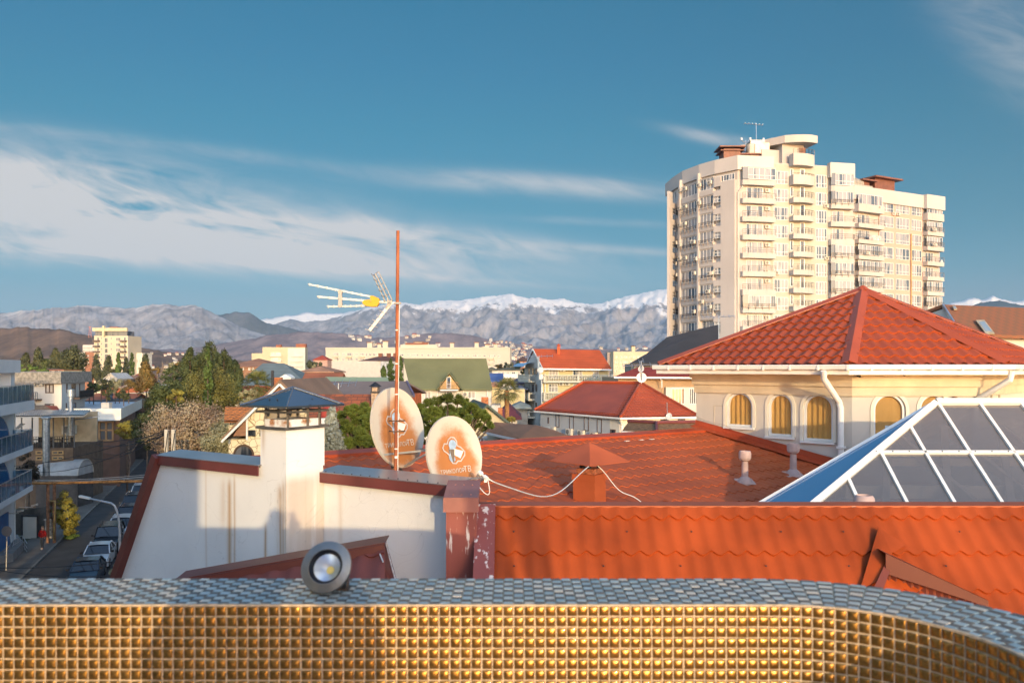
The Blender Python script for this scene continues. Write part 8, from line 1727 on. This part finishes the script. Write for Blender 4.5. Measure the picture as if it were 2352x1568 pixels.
 b = MB(); t0, z0 = f.px(56, 916.5); t1, _ = f.px(96.5, 916.5); b.obox(f.p(t0, z0 - .15, 0), f.u * (t1 - t0), f.n * 1.0, (0, 0, .18)); bo = b.build('balcony', DARKWOOD, root); r = MB(); rail(r, [f.p(t0, 0, .95), f.p(t1, 0, .95)], .85, z0, 2, .22, .035); r.build('railing', DARKST, bo)
 b = MB(); t0, z0 = fR.px(163, 914); t1, _ = fR.px(196, 914); b.obox(fR.p(t0, z0 - .15, 0), fR.u * (t1 - t0), fR.n * 1.0, (0, 0, .18)); bo = b.build('balcony', DARKWOOD, root); r = MB(); rail(r, [fR.p(t0, 0, .95), fR.p(t1, 0, .95)], .9, z0, 2, .3, .035); r.build('railing', DARKST, bo)
 rf = MB(); rf.slab([at(62, 946, 88), at(128, 946, 88), at(104, 930, 92), at(60, 930, 92)], (0, 0, -.1)); r2 = thing('brown_shingle_lean_to', 'small brown shingle roof just above the corrugated metal roof', 'roof', at(95, 946, 90)); rf.build('roof', M('mixed brown shingle', (.26, .16, .09), .9, var=.35, vs=3, zline=.22), r2); hp = MB(); hp.slab([at(104, 930.5, 91.8), at(128, 946, 88), at(136, 940, 91), at(131, 932, 93)], (0, 0, -.1)); hp.build('hip', RD2, r2)
 # white fascia building with tall dark glazing
 D = 95; cx = gx(275, D); e = gx(311, 121); root = thing('white_fascia_building', 'flat roofed building with deep white fascia and tall dark window in timber frame', 'building', cx); f = Face(gx(160, D), cx); fs = Face(cx, e); m = MB(); m.prism([(p.x, p.y) for p in (f.a, f.b, e, e - f.u * 14)], 0, 8.2); m.build('wall', M('brown corrugated cladding', (.16, .09, .065), .8, var=.1), root)
 p = MB(); zb, zt = zpx(962, D), zpx(937, D); o = .9
 for a, b_ in ((f.a + f.n * o, f.b + f.n * o + fs.n * o * .6), (f.b + f.n * o + fs.n * o * .6, e + fs.n * o)): p.slab([V((*a[:2], zb)), V((*b_[:2], zb)), V((*b_[:2], zt)), V((*a[:2], zt))], (-.15, .3, 0))
 p.build('fascia', M('white fascia board', (.72, .69, .62), .7, var=.04), root); rr = MB(); rr.poly([V((*x[:2], zt - .35)) for x in (f.a, f.b, e, e - f.u * 14)]); rr.build('roof', M('pale blue roofing', (.36, .46, .58), .4, var=.08), root)
 add_win(root, f, 227, 966, 262, 1013, 2, .55, frame=M('ochre timber frame', (.42, .24, .11), .7), glass=GLASSD, fr=.2, proud=.15)
 s = MB(); s.slab([at(180, 966, D - 1.2), at(276, 964, D - 1.2), at(276, 962, D), at(180, 964, D)], (0, 0, -.06)); s.build('canopy', TRIM, root); hv = MB(); hv.box(at(245, 933, D + 5), 1.0, .8, 1.0); hv.build('rooftop_unit', CONC, root)
 # roofs beyond
 D = 122; root = thing('dark_curved_roof_house', 'long low house under a dark brown curved roof beyond the white fascia', 'house', gx(290, D)); m = MB(); K = 8; pr = [(237, 944), (246, 930), (258, 924), (275, 921.5), (298, 922), (318, 928), (334, 937), (350, 946)]
 m.slab([at(x, y, D) for x, y in pr], (0, 14, 0)); m.build('roof', M('dark brown bitumen', (.105, .065, .045), .85, var=.12, vs=.4), root); w = MB(); w.obox(gx(180, D + 1), (7, 0, 0), (0, 10, 0), (0, 0, zpx(922, D))); w.obox(gx(240, D + .5), (6.6, 0, 0), (0, 10, 0), (0, 0, zpx(944, D))); w.build('wall', M('dark wall', (.07, .06, .055), .9), root)
 plain_house('brown_gable_cottage', 'cottage with long red brown roof, blue vent pipe and grey gable at its right', 195, 290, 132, 925, 903, M('dark cottage wall', (.16, .14, .12), .9), BR2, 9, kind='gable')
 vp = thing('vent_stack', 'blue grey bent ventilation duct on the red brown cottage roof', 'vent pipe', at(252, 922, 128)); m = MB(); m.tube([at(252, 924, 128), at(252, 908, 128), at(253.5, 904, 128), at(257, 903, 128)], .42, 10); m.build('duct', M('blue grey duct', (.24, .30, .38), .4, .5), vp, smooth=True)
 plain_house('red_wall_warehouse', 'long warehouse with rust red wall and yellow and white top strips', 231, 357, 165, 888.5, 888.4, M('rust red wall', (.38, .11, .05), .85, var=.15, vs=.3, dirt=.3), M('warehouse roof', (.4, .38, .34), .8), 12, kind='hip', oh=.05)
 st = thing('yellow_warehouse_annex', 'pale yellow and white upper strip building behind the rust red wall', 'building', gx(300, 178)); m = MB(); a = gx(232, 178); m.obox(a, (gx(272, 178).x - a.x, 0, 0), (0, 8, 0), (0, 0, zpx(877.5, 178))); m.build('wall', YELLOW, st); m = MB(); a = gx(284, 177); m.obox(a, (gx(358, 177).x - a.x, 0, 0), (0, 8, 0), (0, 0, zpx(884, 177))); m.build('white_wall', WHITE, st); m = MB(); a = gx(272, 179); m.obox(a, (gx(291, 179).x - a.x, 0, 0), (0, 4, 0), (0, 0, zpx(874, 179))); m.build('dark_hut', DARKST, st)
 plain_house('beige_wall_house', 'plain beige walled house in front of the rust red warehouse', 291, 347, 148, 902, 901.5, BEIGE, BEIGE, 9, kind='hip', oh=.05); plain_house('peach_end_house', 'small peach coloured house at the end of the rust red warehouse', 340, 360, 158, 886, 884, M('peach wall', (.62, .40, .26), .9), WHITE, 8, kind='hip', wins=[(344, 353, 893, 902)], oh=.2)
 plain_house('red_roof_cottage', 'white cottage with small red roof left of the rusty conifer', 303, 325, 230, 868, 858, WHITE, RD2, 9, kind='gable'); plain_house('round_roof_hut', 'pale hut with tan rounded roof left of the white cottage', 280, 300, 225, 870, 862, BEIGE, TANR, 8); plain_house('white_gable_cottage', 'white gabled cottage among the trees below the far apartment block', 243, 268, 215, 866, 856, WHITE, M('pale tin roof', (.5, .48, .46), .6), 8, kind='front'); plain_house('pale_bungalow', 'pale bungalow with brown roof just above the shingle parapet', 62, 110, 150, 853, 846.5, BEIGE, BR1, 9)
 plain_house('yellow_frame_shop', 'low shop with yellow frame and brown panel above the shingle parapet', 112, 146, 140, 849, 848.9, YELLOW, BR2, 6, kind='hip', oh=.02, wins=[(115, 143, 851, 858)], frame=DARKWOOD)
 # far apartment tower
 D = 440; cr = M('far cream render', (.56, .48, .36), .9, var=.04, vs=.1); root, f, fr_, fl = block('far_apartment_tower', 'nine storey cream apartment block with dark balconies at both edges, far left', 'building', 216, D, 294, D, 16, zpx(771, D), cr)
 fR = Face(f.b, gx(304, D + 17)); w = MB(); w.slab([f.b, V((*fR.b[:2], 0)), V((*fR.b[:2], zpx(777, D))), V((*f.b[:2], zpx(771, D)))], fR.n * .2); w.build('shaded_side', M('side wall shade tint', (.26, .28, .32), .9, var=.1, vs=.2), root)  # side wall's shade put into a blue grey colour beside the cream front
 p = MB(); p.obox(f.p(-.3, zpx(760.5, D), 0), f.u * (f.L + .3), f.n * 1.2, (0, 0, zpx(753, D) - zpx(760.5, D))); p.obox(f.p(f.px(238, 760)[0], zpx(772, D), 0), f.u * 1.0, f.n * 1.6, (0, 0, 5.6)); p.build('crown_band', M('yellow cream band', (.60, .52, .34), .9), root); g = MB(); g.obox(f.p(.4, zpx(771, D), -.6), f.u * (f.L - 1), f.n * -8, (0, 0, 2.6)); g.build('penthouse_glazing', GLASSD, root); q = MB(); q.obox(f.p(7, zpx(753, D), -3), f.u * 4.5, f.n * -4, (0, 0, .7)); q.build('roof_hut', BR2, root)
 for k in range(7):
  y = 776 + k * 12.3
  for x0, x1, yy, c in ((232, 235, 1, 1), (240, 248, 5, 1), (254, 257, 1, 1), (266.5, 277, 3, 3)): h = 2.2 if c == 1 and x1 - x0 < 4 else 3.6 if c == 3 else 5.2; add_win(root, f, x0, y + yy - h, x1, y + yy + h, c, 0, snap=.3, glass=GLASSD)
  for x0, x1 in ((216, 229.5), (278, 291)):
   t0, z = f.px(x0, y + 8.5); t1, _ = f.px(x1, y + 8.5); b = MB(); b.obox(f.p(t0, z - .15, 0), f.u * (t1 - t0), f.n * 1.6, (0, 0, .95)); b.build('balcony', M('dark balcony front', (.12, .09, .07), .7), root); place('window', win_mesh(1.2, 2.1, 1, 0, glass=GLASSD), f.mat(t1 - 1.6, z + .3, .03), root)
 plain_house('white_grid_office', 'white office block with rows of tiny windows left of the far apartment tower', 190, 216, 520, 792, 791.9, WHITE, WHITE, 12, kind='hip', oh=.02, wins=[(x, x + 2.2, y, y + 4) for x in (192, 196.5, 201, 205.5, 210) for y in (797, 804)], cols=1, frame=DARKST)
 plain_house('brown_framed_block', 'block with brown frame and beige front below the white office', 195, 216, 470, 808, 807.9, M('brown frame wall', (.32, .15, .09), .9), BR1, 12, kind='hip', oh=.02, wins=[(201, 204, y, y + 4) for y in (815, 823, 831)], cols=1); plain_house('white_slab_block', 'white slab block at the left of the brown framed block', 183, 195, 480, 808, 807.9, WHITE, WHITE, 10, kind='hip', oh=.02); plain_house('white_stepped_block', 'white stepped block right of the far apartment tower', 305, 327, 450, 810, 809.9, M('bright white block', (.75, .70, .60), .9), WHITE, 12, kind='hip', oh=.3, wins=[(x, x + 3, 825, 834) for x in (308, 314, 320)])
 ms = thing('lattice_mast', 'tiny red and white lattice mast on the brown hill', 'mast', at(206.5, 772, 1190)); m = MB(); b0 = at(206.5, 775, 1190); t0 = at(206.5, 750, 1190)
 for i in (-1, 1): m.tube([b0 + V((i * 2.4, 0, 0)), t0 + V((i * .5, 0, 0))], .28, 4)
 for k in range(6): q = b0.lerp(t0, k / 6); m.tube([q + V((-2.2 + k * .3, 0, 0)), q + V((2.2 - k * .3, 0, 2.5))], .22, 4)
 m.tube([t0 + V((-2.6, 0, 0)), t0 + V((2.6, 0, 0))], .3, 4); m.build('lattice', M('faded mast red', (.5, .2, .16), .7), ms)
left_town()
# ================================================================== PEOPLE
def person(label, loc, face, h, joints, top, legs, hair, hairlong, shoe, cat='person', extra=None):
 """body: one skinned figure; clothing and hair are its parts. joints are offsets in body heights (x right, y forward)"""
 root = thing('person', label, cat, loc); c, s = math.cos(face), math.sin(face)
 def W(p): return V(((p[0] * c - p[1] * s) * h, (p[0] * s + p[1] * c) * h, p[2] * h))
 def skin(name, chain, mat):
  vs = []; es = []; rs = []; idx = {}
  for pts in chain:
   pr = None
   for (p, r) in pts:
    k = tuple(p)
    if k not in idx: idx[k] = len(vs); vs.append(W(p)); rs.append(r * h)
    if pr is not None and pr != idx[k]: es.append((pr, idx[k]))
    pr = idx[k]
  me = bpy.data.meshes.new(name); me.from_pydata(vs, es, []); me.materials.append(mat); o = bpy.data.objects.new(name, me); COL.objects.link(o); o.parent = root; ORG[o.name] = org(root)
  sk = o.modifiers.new('skin', 'SKIN'); me.skin_vertices[0].data[0].use_root = True
  for i, r in enumerate(rs): me.skin_vertices[0].data[i].radius = (r, r)
  sb = o.modifiers.new('sub', 'SUBSURF'); sb.levels = 1; sb.render_levels = 2; sk.use_smooth_shade = True; return o
 J = joints; skinm = M('skin', (.50, .29, .20), .6, var=.05)
 pel, chest, neck = (0, 0, .53), (0, .0, .72), (0, .005, .845); ch = [[(pel, .075), ((0, 0, .63), .07), (chest, .08), ((0, 0, .80), .06), (neck, .03), ((0, .01, .90), .045), ((0, .015, .945), .055), ((0, .01, .985), .035)]]
 for sd in (-1, 1):
  el, wr, kn, an = J['el'][sd], J['wr'][sd], J['kn'][sd], J['an'][sd]; toe = (an[0] + .012 * sd, an[1] + .09, .012)
  ch.append([((0, 0, .80), .06), ((.10 * sd, 0, .80), .038), (el, .026), (wr, .018)]); d = V(wr) - V(el); d.normalize(); pm = tuple(V(wr) + d * .035); ch.append([(wr, .018), (pm, .02)]); sx = V((1, 0, 0)) if abs(d.x) < .8 else V((0, 1, 0))
  for k in range(4): b_ = V(pm) + sx * (.011 * (k - 1.5)); ch.append([(pm, .02), (tuple(b_ + d * .022), .0055), (tuple(b_ + d * (.040 - .004 * abs(k - 1.4)) + V((0, .008, 0))), .0045)])
  ch.append([(wr, .018), (tuple(V(wr) + d * .02 - sx * .022 * sd + V((0, .01, 0))), .007), (tuple(V(wr) + d * .04 - sx * .026 * sd + V((0, .018, 0))), .005)])
  ch.append([(pel, .075), ((.055 * sd, 0, .49), .058), (kn, .042), (an, .028), (toe, .02)])
 skin('body', ch, skinm)
 cl = [[((0, 0, .50), .10), ((0, 0, .60), .098), ((0, 0, .72), .104), ((0, 0, .80), .085), ((0, .0, .835), .045)]] + [[((0, 0, .80), .085), ((.10 * sd, 0, .80), .055), (J['el'][sd], .046), (tuple(V(J['el'][sd]).lerp(V(J['wr'][sd]), .92)), .036)] for sd in (-1, 1)]
 skin('jacket', cl, top)
 skin('trousers', [[((0, 0, .52), .088)] + [((.055 * sd, 0, .48), .07), (J['kn'][sd], .054), (tuple(V(J['kn'][sd]).lerp(V(J['an'][sd]), .93)), .046)] for sd in (-1, 1)], legs)
 for sd in (-1, 1): a = J['an'][sd]; skin('shoe', [[((a[0], a[1] - .02, .022), .028), ((a[0], a[1] + .04, .02), .026), ((a[0] + .01 * sd, a[1] + .095, .016), .018)]], shoe)
 hr = [[((0, -.012, .955), .058), ((0, -.02, .985), .045), ((0, -.025, .93), .055)]]
 if hairlong: hr += [[((0, -.025, .93), .055), ((.035 * sd, -.03, .87), .038), ((.05 * sd, -.005, .80), .03), ((.045 * sd, .03, .75), .018)] for sd in (-1, 1)]
 skin('hair', hr, hair)
 f = MB();
 for sd in (-1, 1): f.lathe(root.location + W((.019 * sd, .062, .95)), [(.006 * h, 0), (.004 * h, .004 * h)], 8, ax=W((0, 1, 0)))
 f.build('eyes', M('dark eyes', (.05, .035, .03), .3), root); f = MB(); f.lathe(root.location + W((0, .062, .93)), [(.009 * h, 0), (.004 * h, .014 * h)], 8, ax=W((0, 1, -.15))); f.build('nose', skinm, root); f = MB(); f.box(root.location + W((0, .064, .912)), .024 * h, .006 * h, .006 * h, face); f.build('mouth', M('lips', (.40, .13, .11), .5), root)
 return root
def people():
 walk = dict(el={-1: (-.15, -.02, .66), 1: (.15, .02, .66)}, wr={-1: (-.155, .05, .54), 1: (.145, -.02, .53)}, kn={-1: (-.05, .05, .28), 1: (.05, -.01, .28)}, an={-1: (-.05, .06, .045), 1: (.05, -.06, .045)})
 g = at(97.5, 1265, 61.5); person('woman in a bright red coat with long fair hair walking on the pavement', (g.x, 61.5, .14), math.pi * .96, 1.72, walk, M('red fleece coat', (.56, .018, .008), .85, var=.1, vs=8), M('dark blue trousers', (.035, .045, .065), .9), M('fair hair', (.40, .23, .10), .7), True, M('white trainers', (.6, .6, .6), .6))
 g = gx(313.5, 123); person('person in dark clothes walking away up the far street', (g.x, 123, .14), .3, 1.78, walk, M('black jacket', (.018, .018, .024), .8), M('dark trousers', (.022, .022, .03), .9), M('dark hair', (.03, .02, .015), .7), False, BLACK)
 cam_ = dict(el={-1: (-.135, .05, .755), 1: (.135, .05, .755)}, wr={-1: (-.075, .10, .90), 1: (.075, .10, .90)}, kn={-1: (-.06, .0, .28), 1: (.06, .0, .28)}, an={-1: (-.07, 0, .045), 1: (.07, 0, .045)})
 person('photographer standing behind the mosaic parapet with raised hands, seen only by the shadow cast', (.05, -.42, H - 1.645), 0, 1.74, cam_, M('dark coat', (.06, .06, .07), .9), M('dark trousers', (.02, .02, .03), .9), MATS['dark hair'], False, BLACK)
people()
# ================================================================== LAND, MOUNTAINS, AIR
def ground():
 m, nt, b = nodes('town ground'); n1 = noise_tex(nt, .035, 4); n2 = noise_tex(nt, .4, 5)
 col = mixc(nt, ramp01(nt, n1, .42, .58), (.06, .055, .045), (.085, .08, .04)); col = mixc(nt, ramp01(nt, n2, .5, .7), col, (.13, .115, .09)); nt.links.new(col, b.inputs['Base Color']); b.inputs['Roughness'].default_value = .95
 g = MB(); g.poly([(-5200, -120, -.02), (5200, -120, -.02), (5200, 7300, -.02), (-5200, 7300, -.02)]); tag(g.build('ground', m), None, None, kind='structure')
ground()
def mountain_mat(name, forest, forest2, snow, z0, z1, k=1.0, tex=.02, soft=.06):
 m, nt, b = nodes(name); pos = nt.nodes.new('ShaderNodeNewGeometry').outputs['Position']; sep = nt.nodes.new('ShaderNodeSeparateXYZ'); nt.links.new(pos, sep.inputs[0])
 fine = noise_tex(nt, tex, 8, .72, stretch=(1, .5, .45)); big = noise_tex(nt, tex * .12, 5, .6, stretch=(1, .6, .5))
 col = mixc(nt, ramp01(nt, fine, .35, .65), forest, forest2)
 h = ramp01(nt, sep.outputs[2], z0, z1)
 s = mathn(nt, 'ADD', mathn(nt, 'MULTIPLY', h, k), mathn(nt, 'MULTIPLY', mathn(nt, 'SUBTRACT', big, .5), .9)); s = mathn(nt, 'ADD', s, mathn(nt, 'MULTIPLY', mathn(nt, 'SUBTRACT', fine, .5), 1.7))
 col = mixc(nt, ramp01(nt, s, .46 - soft, .46 + soft * 2), col, snow); nt.links.new(col, b.inputs['Base Color']); b.inputs['Roughness'].default_value = 1.0; b.inputs['Specular IOR Level'].default_value = 0; return m
def ridge(name, pts, Dc, Db, mat, amp, fx, nx=460, nw=60, seed=0, shape=1.15, rough=1.0):
 xs = np.array([p[0] for p in pts], float); ys = np.array([p[1] for p in pts], float); mb = MB(); vs = []
 for j in range(nw + 4):
  w = min(1.0, j / nw)
  for i in range(nx + 1):
   vx = xs[0] + (xs[-1] - xs[0]) * i / nx; vy = np.interp(vx, xs, ys)
   vy += 3.2 * rough * mnoise.fractal(V((vx * .03, seed, 0)), 1, 2, 5) - 2.6 * rough * abs(mnoise.fractal(V((vx * .07, seed + 4, 0)), .8, 2.2, 4)) + 1
   zc = (HY - vy) / F * Dc + H; u = (vx - CX) / F
   D = Db + (Dc - Db) * w; q = V((u * Dc / fx, D / fx * .55, seed * 3.1))
   g = abs(mnoise.fractal(q, .9, 2.1, 6)); wob = mnoise.fractal(q * .35 + V((9, 1, 0)), 1, 2, 3)
   z = zc * (w ** shape) * (1 + wob * .35 * (1 - w) * w * 4 * .5) - amp * g * math.sin(math.pi * min(1, w * .97)) * (.35 + .65 * w)
   if j > nw: D = Dc + (j - nw) * (Dc - Db) * .12; z = zc * (1 - .22 * (j - nw))
   # keep the outline where the crest stands: x follows the crest heading
   vs.append((u * D, D, max(z, -.5) if j <= nw else max(z, 0)))
 mb.add(vs, [(j * (nx + 1) + i, j * (nx + 1) + i + 1, (j + 1) * (nx + 1) + i + 1, (j + 1) * (nx + 1) + i) for j in range(nw + 3) for i in range(nx)])
 return tag(mb.build(name, mat, None, smooth=True), None, None, kind='structure')
SNOW = (.82, .78, .74); FOR = (.24, .225, .225); FOR2 = (.44, .41, .40)
ridge('near_hill', [(-250, 770), (-80, 758), (0, 752), (60, 751), (110, 754), (150, 757), (180, 766), (215, 770), (260, 786), (320, 797), (380, 806), (450, 815), (560, 828), (640, 842)], 1300, 900, mountain_mat('brown winter wood', (.13, .085, .06), (.25, .155, .10), SNOW, 5000, 9000, tex=.03), 12, 190, 200, 26, 1)
ridge('wooded_hills', [(250, 806), (330, 800), (420, 802), (480, 792), (560, 780), (620, 768), (690, 762), (760, 762), (800, 766), (880, 775), (930, 770), (1000, 763), (1050, 764), (1100, 772), (1150, 784), (1230, 795), (1330, 800), (1430, 801), (1560, 799), (1700, 795)], 2300, 1500, mountain_mat('grey brown wood', (.20, .155, .155), (.36, .265, .24), SNOW, 5000, 9000, tex=.018), 26, 190, 320, 36, 2)
ridge('grey_mountains', [(-300, 735), (-120, 726), (0, 718), (60, 711), (130, 705), (200, 700), (240, 703), (290, 706), (340, 701), (375, 697), (410, 700), (445, 699), (470, 709), (500, 722), (540, 741), (580, 759), (640, 780), (720, 800)], 3300, 2000, mountain_mat('frosted grey wood', FOR, FOR2, (.60, .55, .51), 130, 360, .75, tex=.012), 60, 150, 460, 60, 3)
ridge('dark_saddle_hill', [(430, 745), (500, 722), (540, 716), (570, 717), (600, 735), (630, 745), (700, 760)], 3700, 3000, mountain_mat('dark fir wood', (.10, .11, .11), (.17, .17, .17), SNOW, 200, 380, .75, tex=.012), 30, 300, 120, 24, 4)
ridge('main_mountains', [(560, 760), (630, 742), (668, 732), (700, 738), (740, 735), (790, 722), (840, 705), (880, 695), (910, 688), (940, 694), (970, 696), (1000, 690), (1050, 689), (1090, 684), (1130, 678), (1160, 676), (1172, 673), (1190, 679), (1215, 682), (1245, 684), (1270, 687), (1300, 686), (1320, 690), (1345, 698), (1375, 696), (1400, 690), (1430, 680), (1465, 674), (1490, 669), (1515, 664), (1545, 660), (1600, 664), (1800, 690), (2150, 720), (2400, 730), (2700, 735)], 5000, 2600, mountain_mat('snowy wood', FOR, FOR2, SNOW, 200, 540, 1.1, tex=.011, soft=.05), 120, 190, 620, 80, 5, 1.1)
ridge('far_snow_ridge', [(540, 760), (590, 734), (630, 728), (680, 722), (705, 716), (730, 719), (770, 718), (800, 714), (830, 716), (880, 712), (930, 720), (1000, 740)], 6400, 5400, mountain_mat('far snow', FOR, FOR2, SNOW, 0, 60, 2.5, tex=.006), 40, 420, 160, 26, 6)
ridge('right_snow_ridge', [(2050, 730), (2150, 705), (2200, 692), (2225, 683), (2240, 684), (2255, 687), (2280, 680), (2300, 686), (2330, 691), (2352, 690), (2450, 684), (2600, 700), (2800, 720)], 6400, 5400, mountain_mat('right far snow', FOR, FOR2, SNOW, 0, 60, 2.5, tex=.006), 40, 420, 160, 26, 7)
ridge('fir_hill', [(2150, 715), (2220, 704), (2260, 694), (2290, 689), (2310, 691), (2340, 699), (2400, 706), (2600, 730)], 4200, 3400, mountain_mat('blue fir wood', (.035, .05, .055), (.07, .085, .085), SNOW, 5000, 9000, tex=.012), 30, 300, 120, 24, 8)
# pale houses scattered over the far slopes
def far_houses():
 rnd = random.Random(8); wl = [M('far white wall', (.72, .68, .60), .9), M('far cream wall', (.66, .56, .42), .9)]; rf = [M('far red roof', (.34, .10, .06), .8), M('far grey roof', (.28, .26, .25), .8)]; protos = []
 def mk(i):
  m = MB(); m.obox((-5, -4, -3), (10, 0, 0), (0, 8, 0), (0, 0, 9), 0); m.slab([(-5.8, -4.8, 6), (5.8, -4.8, 6), (5.8, 0, 8.8), (-5.8, 0, 8.8)], (0, 0, .3), 1); m.slab([(-5.8, 0, 8.8), (5.8, 0, 8.8), (5.8, 4.8, 6), (-5.8, 4.8, 6)], (0, 0, .3), 1)
  for x in (-3.5, -.8, 1.9): m.obox((x, -4.06, 2.2), (1.6, 0, 0), (0, .1, 0), (0, 0, 1.8), 2)
  o = m.build('far_house', [wl[i % 2], rf[i // 2], GLASSD], None, base=(0, 0, 0)); me = o.data; bpy.data.objects.remove(o); return me
 mes = [mk(i) for i in range(4)]
 zones = [(1100, 1225, 782, 812, 70, 2000, 1.1), (1130, 1210, 800, 826, 30, 1500, 1.0), (800, 1010, 772, 796, 26, 1950, 1.3), (1380, 1500, 797, 806, 14, 1900, 1.1), (300, 420, 812, 850, 18, 800, .7), (390, 440, 826, 850, 6, 600, .6)]
 dg = bpy.context.evaluated_depsgraph_get(); bpy.context.view_layer.update()
 for (x0, x1, y0, y1, n, D, sc) in zones:
  for _ in range(n):
   vx, vy = rnd.uniform(x0, x1), rnd.uniform(y0, y1); d = V(((vx - CX) / F, 1, (HY - vy) / F)).normalized(); st = V((0, 0, H)) + d * 550
   okk, loc, nn, _, ob, _ = SC.ray_cast(dg, st, d)
   if not okk or not ob or ob.name.split('.')[0] not in ('near_hill', 'wooded_hills', 'ground'): continue
   if ob.name == 'ground' and loc.y > 1500: continue
   o = bpy.data.objects.new('far_house', mes[rnd.randrange(4)]); COL.objects.link(o); o.location = loc; o.rotation_euler = (0, 0, rnd.uniform(-.7, .7)); k = sc * rnd.uniform(.7, 1.3); k *= .6; o.scale = (k, k, k * rnd.uniform(.8, 1.4)); tag(o, 'tiny pale house scattered on the far wooded slope', 'house', 'tiny pale houses on the far slopes')
far_houses()
# ------------------------------------------------------------------ haze
def haze():
 m = bpy.data.materials.new('pale haze'); m.use_nodes = True; nt = m.node_tree; nt.nodes.clear(); out = nt.nodes.new('ShaderNodeOutputMaterial'); v = nt.nodes.new('ShaderNodeVolumePrincipled')
 v.inputs['Color'].default_value = (.37, .60, .90, 1); v.inputs['Density'].default_value = HAZE; v.inputs['Anisotropy'].default_value = 0.0; nt.links.new(v.outputs[0], out.inputs['Volume'])
 b = MB(); b.obox((-5400, -200, -1.2), (10800, 0, 0), (0, 7700, 0), (0, 0, 640)); o = b.build('haze', m); tag(o, None, None, kind='stuff')
HAZE = 0.9e-4
haze()
